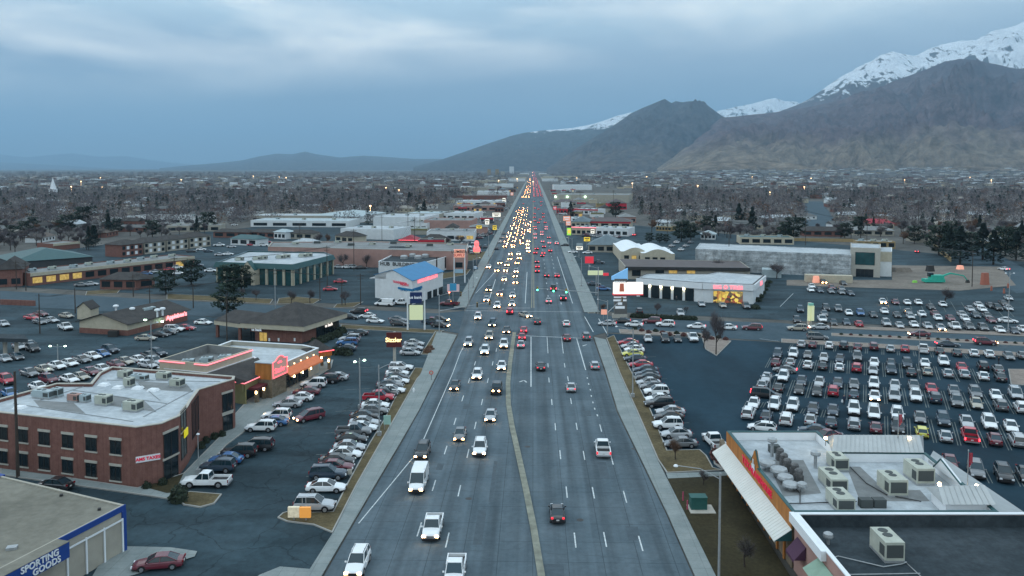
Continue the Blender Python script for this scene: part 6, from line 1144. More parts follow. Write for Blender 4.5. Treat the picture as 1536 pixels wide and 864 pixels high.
for lab, px, py, pan in (('yellow lit oval sign, left of the pair by the left kerb', 718.5, 356, [(714, 338, 723.5, 342.5, m_ylw, .5)]), ('yellow round sign, right of the pair by the left kerb', 742, 357, [(738.5, 338, 745.5, 344.5, m_ylw, .5)]), ('pale square sign above the yellow ones', 730.5, 349, [(727, 328.5, 734.5, 336.5, m_wlit, .5)]), ('white billboard at the far left strip', 744, 334, [(737.5, 319, 752, 325, m_wlit, .5)]), ('orange lit board at the right kerb, upper of its cluster', 849.5, 349, [(843, 324, 857, 331, m_ora2, .6)]), ('pink lit cube under the orange board, right kerb', 851.5, 352, [(848, 331, 857, 338, m_ora2, .6)]),
                         ('tall green and yellow sign at the right kerb', 853, 366, [(849.5, 341.5, 857, 352.5, m_grn, .6), (851, 344, 856, 350, m_ylw, .7)]), ('yellow star-shaped glow sign right of the green one', 879.5, 373, [(875, 355.5, 885.5, 361.5, m_ylw, .6)]), ('glaring white box sign before the hip-roofed restaurant', 868.5, 385, [(863.5, 369, 874.5, 374.5, m_wlit, .6), (864, 364.5, 874.5, 368.5, m_hvb, .5)]), ('small blue sign on the left walk before the diner tower', 713, 409, [(710, 398.5, 716.5, 403.5, M('blue_board', (.05, .2, .35), .6, 0), .2)]),
                         ('cream lit sign in the planting right of the boulevard', 888, 360, [(885.5, 343.5, 892, 350, m_wlit, .4)]), ('red lit sign far up the right kerb', 833, 322, [(829, 309.5, 835, 314.5, m_redg, .5)]), ('pale lit sign far up the left kerb', 757, 309, [(753, 297, 758.5, 304, m_wlit, .5)]), ('small orange sign far up the left kerb', 770, 296, [(765, 288.5, 770, 293, m_ora2, .5)])):
    e = signpost('roadside_sign', lab, px, py, pan, (0,), m_steel, .14, cat='sign', group='lit signs along the far boulevard')
    g_ = G(px, py)
    for p_ in pan[:1]:
        z1_, z0_ = zt(py, p_[1]), zt(py, p_[3]); k_ = (py-252)/41*41/(41-(z0_+z1_)/2); a0_, a1_ = (p_[0]-px)/k_, (p_[2]-px)/k_; w_ = a1_-a0_; hh_ = z1_-z0_
        for f0, f1, ll in ((.58, .80, .78), (.2, .38, .5)):
            b = MB(); b.edge((g_.x, g_.y), (g_.x+1, g_.y), a0_+w_*(1-ll)/2, a1_-w_*(1-ll)/2, z0_+hh_*f0, z0_+hh_*f1, .2+p_[5], .26+p_[5]); part(e, 'name_band', b, m_letk if p_[4] in (m_wlit, m_ylw) else m_letw)
        b = MB()
        for q0, q1, y0_, y1_ in ((a0_-.12, a1_+.12, z1_, z1_+.12), (a0_-.12, a1_+.12, z0_-.12, z0_), (a0_-.12, a0_, z0_, z1_), (a1_, a1_+.12, z0_, z1_)): b.edge((g_.x, g_.y), (g_.x+1, g_.y), q0, q1, y0_, y1_, .1, .24+p_[5])
        part(e, 'frame', b, m_frame)
def lamp(px, py, ptop, arms, label, lit=None, group='street lamps', r=.11, cat='street lamp'):
    g_ = G(px, py); z = zt(py, ptop); e = thing('street_lamp', label, cat, (g_.x, g_.y, 0), group); b = MB(); post(b, g_.x, g_.y, 0, z, r, 8); b.box((g_.x, g_.y, .35), (.6, .6, .7)); part(e, 'pole', b, m_steel)
    for (dx, dz, dy_) in arms:
        b = MB(); a = Vector((g_.x, g_.y, z-.6)); m_ = a+Vector((dx*.45, dy_*.45, dz*.8+.3)); c_ = a+Vector((dx, dy_, dz+.45)); b.tube(a, m_, .05, .045, 6); b.tube(m_, c_, .045, .04, 6); o = part(e, 'arm', b, m_steel)
        b = MB(); b.lathe(c_-Vector((0, 0, .12)), [(0, .22), (.16, .18), (.24, .06), (.2, 0), (0, -.03)], 10); part(o, 'lamp_head', b, lit or m_wpaint)
    return e
lamp(1078, 885, 706, [(-4.3, .9, 0)], 'tall near street lamp reaching over the right lawn', r=.13)
lamp(569, 654, 546, [(2.9, .4, 0)], 'slim street lamp over the left verge beside the green board')
lamp(540, 613, 536, [(.9, -.1, -.4), (-.9, -.6, .6)], 'twin-headed lamp with green glow in the left parking lot', m_lampg)
lamp(949, 596, 492, [(-3, .6, 0)], 'lamp pole in the verge beside the right parking row')
lamp(87, 548, 516, [(-1.5, -.2, 0), (1.6, -.2, 0)], 'twin lamp with green glow in the lot behind the brick office', m_lampg)
lamp(228, 562, 482, [(1.3, .1, 0)], 'single lamp pole behind the neon-edged restaurant roof')
lamp(1154, 648, 560, [(1, 0, 0), (-1, 0, 0)], 'dark lamp pole at the near left corner of the big lot', r=.08)
lamp(1512, 500, 408, [(1, 0, 0), (-1, 0, 0)], 'lamp pole with concrete foot beyond the right side street')
lamp(1378, 560, 470, [(.9, 0, 0), (-.9, 0, 0)], 'lamp pole in the middle of the big right lot', r=.07)
lamp(298, 711, 648, [(0.02, 0, 0)], 'short black walk lamp before the brick office entrance', r=.07)
for i, (x, y) in enumerate(((872, 430), (858, 392), (846, 360), (838, 335), (833, 318), (710, 432), (733, 385), (751, 350), (763, 325), (771, 306), (775, 296), (826, 298))):
    lamp(x, y, y-(y-252)*.25, [(2.2 if x < 800 else -2.2, .4, 0)], 'street lamp along the far %s kerb, %s from the junction' % ('left' if x < 800 else 'right', ORD[(i % 5)+1] if i < 10 else ORD[6]), group='street lamps along the far boulevard')
# traffic signals
def mast(px, py, ptop, arm_to, arm_z, heads, label, cam_side=True, hm=None):
    g_ = G(px, py); z = zt(py, ptop); e = thing('traffic_signal_mast', label, 'traffic signal', (g_.x, g_.y, 0), 'signal masts at the junction'); b = MB(); post(b, g_.x, g_.y, 0, z, .14, 8); part(e, 'pole', b, m_steel)
    t = G(*arm_to); b = MB(); b.tube((g_.x, g_.y, arm_z), (t.x, t.y, arm_z+.5), .11, .06, 6); part(e, 'mast_arm', b, m_steel)
    for f_, c_ in heads:
        q = Vector((g_.x, g_.y, arm_z)).lerp(Vector((t.x, t.y, arm_z+.5)), f_); b = MB(); b.box((q.x, q.y-.1, q.z-.1), (.42, .3, 1.25)); o = part(e, 'signal_head', b, M('signal_yellow', (.32, .20, .03), .6, .1))
        if c_: b = MB(); b.box((q.x, q.y-.28, q.z-.45), (.34, .08, .34)); part(o, 'green_light', b, M('green_light', (.1, 1, .5), .4, 0, emit=(.05, 1, .45), es=14))
        else: b = MB(); b.box((q.x, q.y-.26, q.z-.1), (.3, .04, 1.1)); part(o, 'back_plate', b, m_frame)
    lh = MB(); lh.tube((g_.x, g_.y, z-.4), (g_.x+(2.4 if px < 780 else -2.4), g_.y, z+.3), .05, .04, 6); o = part(e, 'lamp_arm', lh, m_steel); b = MB(); b.lathe((g_.x+(2.4 if px < 780 else -2.4), g_.y, z+.2), [(0, .2), (.22, .1), (.2, 0), (0, -.02)], 8); part(o, 'lamp_head', b, m_wpaint)
    return e
mast(897, 471, 400, (806, 466), 6.0, [(1.0, 1), (.73, 1), (.52, 1)], 'far right signal mast with three green lights over the road')
mast(659, 500, 441, (737, 488), 5.6, [(.72, 0), (.97, 0)], 'near left signal mast with two signal backs')
mast(911, 503, 450, (935, 480), 5.6, [(.9, 0)], 'near right teal-based signal mast with curved lamp arm')
mast(703, 463, 418, (690, 474), 5.6, [(.9, 0)], 'far left signal mast by the workshop corner')
b = MB(); g_ = G(674, 458); b.tube((g_.x, g_.y, 0), (g_.x, g_.y, 4), .07, .07, 6); b2_ = MB(); b2_.box((g_.x, g_.y-.1, 3.6), (.4, .3, 1.1)); e = thing('traffic_signal', 'small post signal with red light beside the maroon pickup', 'traffic signal', tuple(g_)); part(e, 'pole', b, m_steel); part(e, 'signal_head', b2_, MATS['signal_yellow']); b = MB(); b.box((g_.x, g_.y-.3, 3.9), (.36, .1, .36)); part(e, 'red_light', b, M('red_light', (1, .2, .1), .4, 0, emit=(1, .12, .08), es=12))
# utility poles
UP = [(27, 716, 555), (340.5, 512, 440), (413, 462, 402), (531, 406, 343), (491, 431, 368), (541, 457, 410), (25, 434, 390), (39, 436, 392), (113, 470, 432), (225, 466, 428), (290, 462, 425), (60, 500, 440), (200, 445, 412), (262, 425, 385), (480, 452, 415), (513, 458, 420), (622, 372, 325), (630, 350, 310), (612, 352, 300), (573, 362, 322), (450, 372, 335), (1458, 430, 375), (1093, 400, 330), (1208, 368, 315), (1300, 372, 330), (1145, 300, 262), (1001, 350, 318), (920, 325, 285), (1377, 350, 300), (870, 318, 290)]
UPL = ['thick dark wooden pole before the brick office', 'dark pole standing against the bank roof']
for i, (x, y, t_) in enumerate(UP):
    g_ = G(x, y); z = zt(y, t_); lab = UPL[i] if i < 2 else 'wooden utility pole %s' % ['beyond the bank roof peak', 'over the pink wall, right', 'over the pink wall, left', 'left of the blue-roofed workshop', 'before the arched brick hall, left', 'before the arched brick hall, right', 'behind the cream annex', 'behind the gabled restaurant roof', 'at the right end of the gabled restaurant', 'among the cars left of the gabled restaurant', 'before the small brick house', 'in front of the strip of shops, right end', 'in the grass strip by the green-trimmed office', 'between the two grass plots left of the workshop', 'behind the red-roofed restaurant', 'among the white sheds, nearest the boulevard', 'tallest among the left white sheds', 'left of the big white shed', 'left of the cream house', 'at the building site corner', 'rising behind the plastic wrap', 'beside the big round evergreen', 'before the tan block wall', 'far out among the right trees', 'left of the two evergreens', 'behind the red trim eatery', 'among the right bungalows', 'behind the cream neon shop'][i-2]
    b = MB(); b.tube((g_.x, g_.y, 0), (g_.x, g_.y, z), .24 if i == 0 else .17, .15 if i == 0 else .11, 6); e = thing('utility_pole', lab, 'utility pole', tuple(g_), 'wooden utility poles'); part(e, 'pole', b, m_wood if i not in (2,) else m_steel)
    if i > 1 and y < 470: b = MB(); b.box((g_.x, g_.y-.15, z-.7), (2.4, .12, .14), .15); b.box((g_.x, g_.y-.15, z-1.6), (1.8, .12, .14), .15); part(e, 'crossarm', b, m_wood)
def wire(name, pts, lab, r=.035):
    b = MB()
    for off_ in (-.9, 0, .9):
        for (a, c_) in zip(pts, pts[1:]):
            q0, q1 = a+Vector((off_, 0, 0)), c_+Vector((off_, 0, 0)); pr = q0; n = 8; sag = (q1-q0).length*.025
            for i in range(1, n+1): t_ = i/n; q = q0.lerp(q1, t_)-Vector((0, 0, sag*4*t_*(1-t_))); b.tube(pr, q, r, r, 3, cap=False); pr = q
    return solo(name, b, m_frame, lab, 'overhead wires')
def ptop(i): x, y, t_ = UP[i]; g_ = G(x, y); return Vector((g_.x, g_.y, zt(y, t_)-.5))
wire('overhead_wires', [ptop(11), ptop(8), ptop(9), ptop(10), ptop(2), ptop(5)], 'sagging wires above the left side street')
wire('overhead_wires', [ptop(12), ptop(13), ptop(4), ptop(3)], 'sagging wires before the long pink wall')
wire('overhead_wires', [ptop(5), ptop(16), ptop(18)], 'sagging wires from the workshop towards the white sheds')
wire('overhead_wires', [ptop(22), ptop(23), ptop(24), ptop(21)], 'sagging wires above the wrapped building')
# flags
for x, yb, yt, zb, lab in ((1347, 657, 618, 7.0, 'flagpole with hanging striped flag on the entrance roof'), (1451, 735, 675, 6.6, 'flagpole with hanging striped flag by the side porch')):
    g_ = G(x, yb, zb); zz = H-(H-zb)*((yt-252)/(yb-252)); e = thing('flagpole', lab, 'flagpole', (g_.x, g_.y, 0), 'flagpoles on the roadhouse'); b = MB(); b.tube((g_.x, g_.y, zb-.6), (g_.x, g_.y, zz), .06, .04, 6); b.lathe((g_.x, g_.y, zz), [(.0, -.05), (.09, .05), (0, .15)], 6); part(e, 'pole', b, m_steel)
    b = MB(); n = 6
    for k in range(n):
        x0 = g_.x+.05+.42*k/n; x1 = g_.x+.05+.42*(k+1)/n; o0 = .1*(k % 2); o1 = .1*((k+1) % 2); b.add([(x0, g_.y+o0, zz-1.9+.1*k), (x1, g_.y+o1, zz-1.9+.1*k), (x1, g_.y+o1, zz-.25), (x0, g_.y+o0, zz-.25)], [(0, 1, 2, 3)], 1 if k in (0,) else (0 if k % 2 else 2))
    part(e, 'flag', b, [m_redp, m_bluetrim, m_wpaint])
# transformer box with bollards, hydrant, pond of shrubs, stone wall
g_ = G(1047, 764); e = thing('transformer_cabinet', 'green utility cabinet on a concrete pad in the brown lawn', 'utility cabinet', tuple(g_)); b = MB(); b.box((g_.x+.3, g_.y-.3, .14), (3.0, 2.4, .14)); part(e, 'pad', b, m_lintel); b = MB(); b.box((g_.x, g_.y, .9), (1.9, 1.3, 1.4)); b.box((g_.x, g_.y, 1.64), (2.0, 1.4, .1)); part(e, 'cabinet', b, m_green)
for x, y, l in ((1024.5, 752, 'pink-red bollard left of the green cabinet, farther'), (1031, 765, 'pink-red bollard left of the green cabinet, nearer')): q = G(x, y); b = MB(); post(b, q.x, q.y, 0, 1.2, .09); solo('bollard', b, M('pink_red_paint', (.4, .06, .12), .6, 0), l, 'bollard', 'bollards by the green cabinet', base=q)
for x, y, l in ((620.5, 589, 'white fire hydrant in the left verge'),): q = G(x, y); b = MB(); b.lathe(q, [(.16, 0), (.16, .6), (.2, .62), (.14, .85), (0, .92)], 8); b.box((q.x, q.y, .5), (.5, .16, .16)); solo('fire_hydrant', b, m_wpaint, l, 'hydrant', base=q)
q = G(647, 571); e = thing('road_work_sign', 'small round orange-red warning sign on the left sidewalk', 'sign', tuple(q)); b = MB(); post(b, q.x, q.y, 0, 1.9, .05); part(e, 'post', b, m_frame); b = MB(); b.tube((q.x, q.y-.06, 1.6), (q.x, q.y-.12, 1.6), .42, .42, 12); part(e, 'round_panel', b, M('orange_red_sign', (.55, .10, .07), .6, 0)); b = MB(); b.tube((q.x, q.y-.121, 1.6), (q.x, q.y-.15, 1.6), .25, .25, 12); part(e, 'inner_panel', b, m_lintel)
b = MB(); A, B = G(1079, 679), G(1090, 706); b.edge(A, B, 0, (B-A).length, 0, 2.0, -.6, 0); solo('stone_wall', b, m_stone, 'short rough stone wall beside the roadhouse corner', 'wall')
b = MB(); A, B = G(0, 457), G(52, 459); b.edge(A, B, 0, (B-A).length, 0, 1.6, -.4, 0); solo('brick_wall', b, m_brick, 'low brick wall beside the street at the left edge', 'wall')
b = MB(); A, B = G(1400, 371), G(1426, 393); b.edge(A, B, 0, (B-A).length, 0, 1.9, -.3, 0); solo('tan_wall', b, WM['o'], 'tan wall beside the row of dark evergreens', 'wall')
b = MB(); A, B = G(1190, 361.5), G(1280, 363); b.edge(A, B, 0, (B-A).length, 0, 1.7, -.3, 0); solo('tan_wall', b, WM['o'], 'long tan wall behind the plastic wrap', 'wall')
for i, (x0, y0, x1, y1) in enumerate(((1340, 402, 1424, 404), (1246, 487.5, 1330, 491.5))): pass
# building site: green excavator arms
e = thing('excavator', 'teal green excavator with long folded boom on the dirt', 'excavator', tuple(G(1425, 424))); g_ = G(1425, 424)
b = MB(); b.box((g_.x-6, g_.y, .9), (7, 3, 1.1)); b.box((g_.x-5, g_.y, 2.0), (4.5, 2.6, 1.6)); part(e, 'body', b, M('teal_machine', (.03, .38, .28), .5, .1, emit=None)); b = MB(); b.tube((g_.x-4, g_.y, 2.0), (g_.x, g_.y, 3.4), .4, .35, 4); b.tube((g_.x, g_.y, 3.4), (g_.x+4.5, g_.y-.5, 2.6), .35, .25, 4); b.tube((g_.x+4.5, g_.y-.5, 2.6), (g_.x+6, g_.y-.5, .8), .25, .18, 4); part(e, 'boom', b, MATS['teal_machine']); b = MB(); b.box((g_.x+6, g_.y-.5, .6), (1.2, 1.0, 1.0), .2, 0, .6); part(e, 'bucket', b, m_frame); b = MB(); b.box((g_.x-7, g_.y+.2, 2.9), (1.5, 1.6, 1.3)); part(e, 'cab', b, m_dark)
for i, (x, y, c_, w_, hh) in enumerate(((1224, 424, 'red', 2.2, 2.4), (1477, 427, 'ora', 2.6, 4.2), (1440, 404, 'red', 2.6, 1.6), (1395, 407, 'dark', 3, 2.4), (1350, 407, 'dirt', 8, 1.6), (1372, 424, 'lime', 1.6, .8), (1487, 436, 'ora', .6, 1.6), (1512, 432, 'ora', .6, 1.6), (1506, 440, 'ora', .6, 1.6))):
    q = G(x, y); b = MB(); b.box((q.x, q.y, hh/2), (w_, w_*.6, hh), .2, 0, .75); mm = {'red': m_ora2, 'ora': M('orange_plastic', (.35, .12, .08), .6, 0), 'dark': m_frame, 'dirt': MATS['bare_dirt'], 'lime': M('lime_plastic', (.25, .6, .1), .6, 0)}[c_]
    solo({'red': 'banner_board', 'ora': 'traffic_barrel', 'dark': 'skip', 'dirt': 'soil_heap', 'lime': 'crate'}[c_], b, mm, ['red and white board at the left end of the hoarding', 'tall orange board at the right of the building site', 'red skip behind the green excavator', 'dark machine at the back of the dirt', 'heap of soil right of the white stair block', 'lime green crate in front of the dirt', 'orange barrel by the site corner, left of three', 'orange barrel by the site corner, farthest of three', 'orange barrel by the site corner, nearest of three'][i], {'red': 'board', 'ora': 'barrel', 'dark': 'skip', 'dirt': 'soil heap', 'lime': 'crate'}[c_], base=q)
# ================================================================== people
def person(px, py, col_, lab, bag=False, rz=0):
    g_ = G(px, py); m = bpy.data.meshes.new('person'); J = {'pel': (0, 0, .95, .15), 'che': (0, .02, 1.32, .17), 'nec': (0, .02, 1.5, .07), 'hea': (0, 0, 1.66, .105), 'top': (0, 0, 1.76, .08)}
    vs, rs, es = [], [], []; idx = {}
    def v(n_, x, y, z, r): idx[n_] = len(vs); vs.append((x, y, z)); rs.append(r)
    for n_, (x, y, z, r) in J.items(): v(n_, x, y, z, r)
    es += [('pel', 'che'), ('che', 'nec'), ('nec', 'hea'), ('hea', 'top')]
    for s_, sg in (('l', -1), ('r', 1)):
        v(s_+'sh', sg*.2, .02, 1.43, .075); v(s_+'el', sg*.27, .02, 1.14, .05); v(s_+'ha', sg*.26, -.1, .9, .04); v(s_+'hip', sg*.1, 0, .88, .11); v(s_+'kn', sg*.12, -.06*sg, .5, .075); v(s_+'an', sg*.12, .06*sg, .09, .05); v(s_+'to', sg*.13, .06*sg-.16, .04, .045)
        es += [('che', s_+'sh'), (s_+'sh', s_+'el'), (s_+'el', s_+'ha'), ('pel', s_+'hip'), (s_+'hip', s_+'kn'), (s_+'kn', s_+'an'), (s_+'an', s_+'to')]
    m.from_pydata(vs, [(idx[a], idx[b_]) for a, b_ in es], []); o = bpy.data.objects.new('person', m); col.objects.link(o)
    o.modifiers.new('s', 'SKIN'); o.modifiers.new('d', 'SUBSURF').levels = 2
    for i, r in enumerate(rs): m.skin_vertices[0].data[i].radius = (r, r); m.skin_vertices[0].data[i].use_root = (i == 0)
    dg = bpy.context.evaluated_depsgraph_get(); me = bpy.data.meshes.new_from_object(o.evaluated_get(dg)); bpy.data.objects.remove(o)
    mats = [M('skin', (.45, .28, .2), .6, 0), col_, M('dark_trousers', (.02, .022, .03), .8, 0), M('dark_hair', (.02, .015, .01), .8, 0)]
    for x in mats: me.materials.append(x)
    for p_ in me.polygons: z = p_.center.z; hx = abs(p_.center.x); p_.material_index = (3 if z > 1.68 or (z > 1.58 and p_.center.y > .03) else 0 if z > 1.5 or (z < .95 and hx > .21) else 1 if z > .92 else 2)
    o = bpy.data.objects.new('person', me); col.objects.link(o); o.location = g_; o.rotation_euler = (0, 0, rz); props(o, lab, 'person')
    if bag: b = MB(); b.box((g_.x-.36, g_.y-.1, .68), (.3, .2, .42), 0, 0, .7); b.tube((g_.x-.36, g_.y-.1, .88), (g_.x-.27, g_.y-.1, .95), .02, .02, 4); solo('shopping_bag', b, m_wpaint, 'white bag carried across the right lot', 'bag', base=(g_.x-.36, g_.y-.1, 0))
person(1266, 607, M('navy_coat', (.02, .03, .06), .8, 0), 'person in dark clothes walking with a white bag between parked rows', True)
person(1498, 547, M('black_coat', (.015, .015, .02), .8, 0), 'person in black coat crossing the top aisle of the lot', False, 1.2)
person(1014.5, 452, M('grey_coat', (.06, .06, .07), .8, 0), 'person in dark clothes standing before the tyre shop bays', False, .5)
# ================================================================== vegetation
rs = np.random.RandomState(7)
m_bark = M('bark', (.045, .036, .032), .9, .2, 2); m_twig = M('bare_twigs', (.115, .102, .108), .95, .3, .25); m_twig2 = M('pale_bare_twigs', (.19, .178, .175), .95, .3, .25); m_rust = M('rusty_leaves', (.13, .075, .05), .95, .3, .4)
m_need = M('dark_needles', (.012, .026, .022), .9, .35, .5); m_ever = M('evergreen_leaves', (.020, .040, .026), .9, .4, .5)
def bare_meshes(seed, hh=9, rr=4.2, ntw=1300, tw=.038):
    r = random.Random(seed); t = MB(); tips = []
    def grow(p, d, L, rad, lev):
        q = p+d*L; t.tube(p, q, rad, rad*.65, 5 if lev < 2 else 3, cap=False)
        if lev >= 3: tips.append((q, d)); return
        for k in range(r.choice((3, 3, 4)) if lev else 5):
            a = Vector((r.uniform(-1, 1), r.uniform(-1, 1), r.uniform(-.1, .9))).normalized(); nd = (d*.75+a*.8).normalized(); grow(q-d*L*r.uniform(0, .35), nd, L*r.uniform(.58, .82), rad*.55, lev+1)
    grow(Vector((0, 0, 0)), Vector((r.uniform(-.06, .06), r.uniform(-.06, .06), 1)).normalized(), hh*.28, .22, 0)
    w = MB()
    for i in range(ntw):
        q, d = r.choice(tips); c = q-d*r.uniform(0, 1.6)+Vector((r.gauss(0, .35), r.gauss(0, .35), r.gauss(0, .3))); a = (d+Vector((r.uniform(-1, 1), r.uniform(-1, 1), r.uniform(-.4, 1)))*.9).normalized(); e_ = c+a*r.uniform(.5, 1.3); s_ = a.orthogonal().normalized()*tw
        w.poly([c-s_, c+s_, e_])
    return t, w
def conifer_meshes(seed, hh=11, rr=2.9, n=950, rnd_=False):
    r = random.Random(seed); t = MB(); t.tube((0, 0, 0), (0, 0, hh*.9), .22, .05, 6); w = MB()
    for i in range(n):
        k = r.random()**.75; z = hh*(.1+.9*k) if not rnd_ else hh*(.15+.85*r.random()); prof = (1-k) if not rnd_ else math.sqrt(max(0, 1-((z/hh-.55)/.5)**2)); R_ = rr*prof*(.72+.28*math.sin(z*2.4))*(.9+.2*r.random())+.1; a = r.uniform(0, 6.283)
        rad = R_*math.sqrt(r.uniform(.35, 1)); c = Vector((rad*math.cos(a), rad*math.sin(a), z)); o = Vector((math.cos(a), math.sin(a), -.35 if not rnd_ else r.uniform(-.4, .8))); sd = Vector((-o.y, o.x, r.uniform(-.3, .3)))*r.uniform(.16, .34); w.poly([c-sd-o*.2, c+sd-o*.2, c+o*r.uniform(.3, .6)])
        if r.random() < .5: w.poly([c-sd*.5+Vector((0, 0, .25)), c+sd*.6-Vector((0, 0, .15)), c+o*.4+Vector((0, 0, .1))])
    return t, w
PT = {}
for k in range(4): t, w = bare_meshes(20+k); PT['b%d' % k] = (t.mesh('trunk', [m_bark]), w.mesh('crown', [m_twig]))
for k in range(4): t, w = bare_meshes(60+k, ntw=620, tw=.12); PT['f%d' % k] = (t.mesh('trunk', [m_bark]), w.mesh('crown', [m_twig]))
for k in range(2): t, w = conifer_meshes(30+k); PT['c%d' % k] = (t.mesh('trunk', [m_bark]), w.mesh('crown', [m_need]))
for k in range(2): t, w = conifer_meshes(40+k, 9, 4.4, 1300, True); PT['e%d' % k] = (t.mesh('trunk', [m_bark]), w.mesh('crown', [m_ever]))
def tree(x, y, kind, s=1.0, label='', group=None, w=1.0, mat=None, name=None, rz=None):
    a, b_ = PT[kind]; e = thing(name or {'b': 'bare_tree', 'f': 'bare_tree', 'c': 'conifer', 'e': 'evergreen_tree'}[kind[0]], label, 'tree', (x, y, -.05), group, rz if rz is not None else random.uniform(0, 6))
    e.scale = (s*w, s*w, s)
    for nm, me in (('trunk', a), ('crown', b_)):
        o = bpy.data.objects.new(nm, me); col.objects.link(o); o.parent = e
        if nm == 'crown' and mat: setm(o, 0, mat)
random.seed(4)
for i, (x, yb, yt, kd, w, lab) in enumerate(((342, 472, 426, 'e0', .62, 'dark pine behind the bank drive-through, lower of the two'), (345, 436, 396, 'e1', .75, 'big dark evergreen left of the green office porch'), (362, 437, 398, 'e0', .55, 'dark evergreen touching the green office porch'), (249, 441, 405, 'e0', .8, 'round dark tree right of the small brick house'), (287, 428, 390, 'e1', .8, 'dark tree at the end of the strip of shops'), (256, 372, 350, 'c0', 1.3, 'conifer before the brick apartments'),
    (384, 450, 425, 'b0', .7, 'bare tree on the verge below the green office, first from left'), (437, 456, 424, 'b1', .7, 'bare tree on the verge below the green office, second from left'), (465, 455, 422, 'b2', .8, 'bare tree on the verge below the green office, third from left'), (518, 458, 424, 'b3', .9, 'bare tree in the grass left of the blue-roofed workshop'), (365, 448, 424, 'b2', .9, 'small bare tree right of the dark pine'),
    (515, 402, 368, 'b0', .5, 'slim bare tree against the pink wall, left'), (550, 402, 368, 'b1', .5, 'slim bare tree against the pink wall, middle'), (580, 400, 370, 'b3', .6, 'slim bare tree against the pink wall, right'), (478, 369, 338, 'b1', 1.0, 'wide bare tree beside the cream house'), (490, 368, 342, 'b2', .8, 'rust-brown tree beside the cream house'), (690, 368, 344, 'b0', 1.2, 'broad bare tree behind the diner tower'), (668, 369, 348, 'b2', 1.1, 'dark bare tree left of the diner tower'),
    (1165, 418, 382, 'b0', 1.0, 'bare tree before the plastic-wrapped building, right one'), (1078, 412, 378, 'b3', 1.1, 'bare tree before the plastic-wrapped building, left one'), (1017, 412, 386, 'b1', 1.1, 'bare tree beside the brown-roofed hall'), (1418, 458, 418, 'b2', 1.1, 'bare tree in the lot beyond the side street'), (1074, 532, 430, 'b1', .28, 'tall slim bare tree on the gravel bed'), (1056, 522, 478, 'b2', .6, 'small bare tree at the tip of the gravel bed'), (985, 472, 445, 'b3', .6, 'thin bare tree left of the tyre yard'), (1030, 470, 452, 'b0', .6, 'thin bare tree in the hedge of the tyre yard'),
    (1117, 852, 775, 'b2', .7, 'young bare tree in the brown lawn by the roadhouse'), (1055, 728, 690, 'b1', .4, 'young bare sapling near the footpath'), (1013, 690, 640, 'b3', .42, 'young reddish sapling at the end of the right car row'), (905, 468, 448, 'b1', .7, 'small golden tree by the far right signal mast'),
    (1190, 360, 326, 'e0', .8, 'big round dark evergreen beyond the wrap'), (1108, 345, 305, 'c0', 1.2, 'tall dark conifer, left of two among right houses'), (1128, 350, 310, 'c1', 1.0, 'dark conifer, right of two among right houses'), (1022, 362, 332, 'e1', 1.0, 'dark evergreen clump by the small white house, left'), (1036, 360, 334, 'e0', .9, 'dark evergreen clump by the small white house, right'), (974, 364, 349, 'e1', .9, 'low dark bush tree in the yard, left of three'), (989, 364, 350, 'e0', .9, 'low dark bush tree in the yard, middle of three'), (999, 364, 351, 'e1', .9, 'low dark bush tree in the yard, right of three'), (856, 326, 302, 'c1', 1.3, 'dark conifer standing between the red-fronted shops'), (923, 326, 303, 'e0', 1.0, 'dark round evergreen before the steep brown roof'), (636, 322, 302, 'c0', 1.6, 'dark conifer left of the boulevard sheds'), (614, 310, 288, 'c1', 1.4, 'far dark conifer above the white warehouses'), (583, 304, 286, 'c0', 1.4, 'far pointed conifer above the pale blue warehouse'), (312, 345, 318, 'e1', .9, 'dark conifer by the white school block, right'), (100, 350, 322, 'e0', .9, 'dark conifer cluster left of the apartments'), (125, 340, 310, 'e1', .9, 'dark evergreen above the brick garage'))):
    g_ = G(x, yb); hh = zt(yb, yt); base_h = {'b': 9.0, 'c': 11, 'e': 9}[kd[0]]; s_ = hh/base_h*(1.0 if kd[0] != 'b' else .95)
    mat = m_rust if 'rust' in lab or 'reddish' in lab or 'golden' in lab else None
    tree(g_.x, g_.y, kd, s_, lab, None, (max(w, 1.15) if kd[0] != 'b' else max(w, .85) if x != 1074 else .45), mat)
for i, x in enumerate((1408, 1424, 1440, 1457, 1474, 1490, 1508, 1524, 1545)):
    g_ = G(x, 383+(i % 3)*7); tree(g_.x, g_.y, 'c%d' % (i % 2) if i % 3 else 'e0', [1.55, 1.3, 1.5, 1.2, 1.5, 1.35, 1.5, 1.2, 1.4][i], 'tall dark evergreen in the row by the right side road, %s from left' % ORD[i+1], 'row of dark evergreens', 1.5 if i % 3 else 1.1)
def shrub(x, y, r, h_, mat, lab, name='shrub', group=None):
    g_ = G(x, y); rr = random.Random(int(x*7+y)); w = MB()
    for i in range(160):
        a = rr.uniform(0, 6.28); t_ = math.acos(rr.uniform(0, 1)); k = rr.uniform(.75, 1.05); c = Vector((g_.x+r*k*math.sin(t_)*math.cos(a), g_.y+r*k*math.sin(t_)*math.sin(a), h_*k*math.cos(t_)+.05)); d = Vector((rr.uniform(-1, 1), rr.uniform(-1, 1), rr.uniform(-.5, 1))).normalized()*r*.3; s_ = d.orthogonal()*.6; w.poly([c-s_, c+s_, c+d])
    w.lathe((g_.x, g_.y, 0), [(r*.85, 0), (r*.8, h_*.45), (r*.45, h_*.8), (0, h_*.85)], 8); solo(name, w, mat, lab, 'shrub', group, base=g_)
m_shr = M('shrub_leaves', (.022, .032, .02), .95, .35, 2); m_rsh = M('reddish_shrub', (.10, .045, .04), .95, .3, 2)
shrub(269, 752, 1.2, 2.0, m_shr, 'round dark bush at the tip of the grass island by the white pickup')
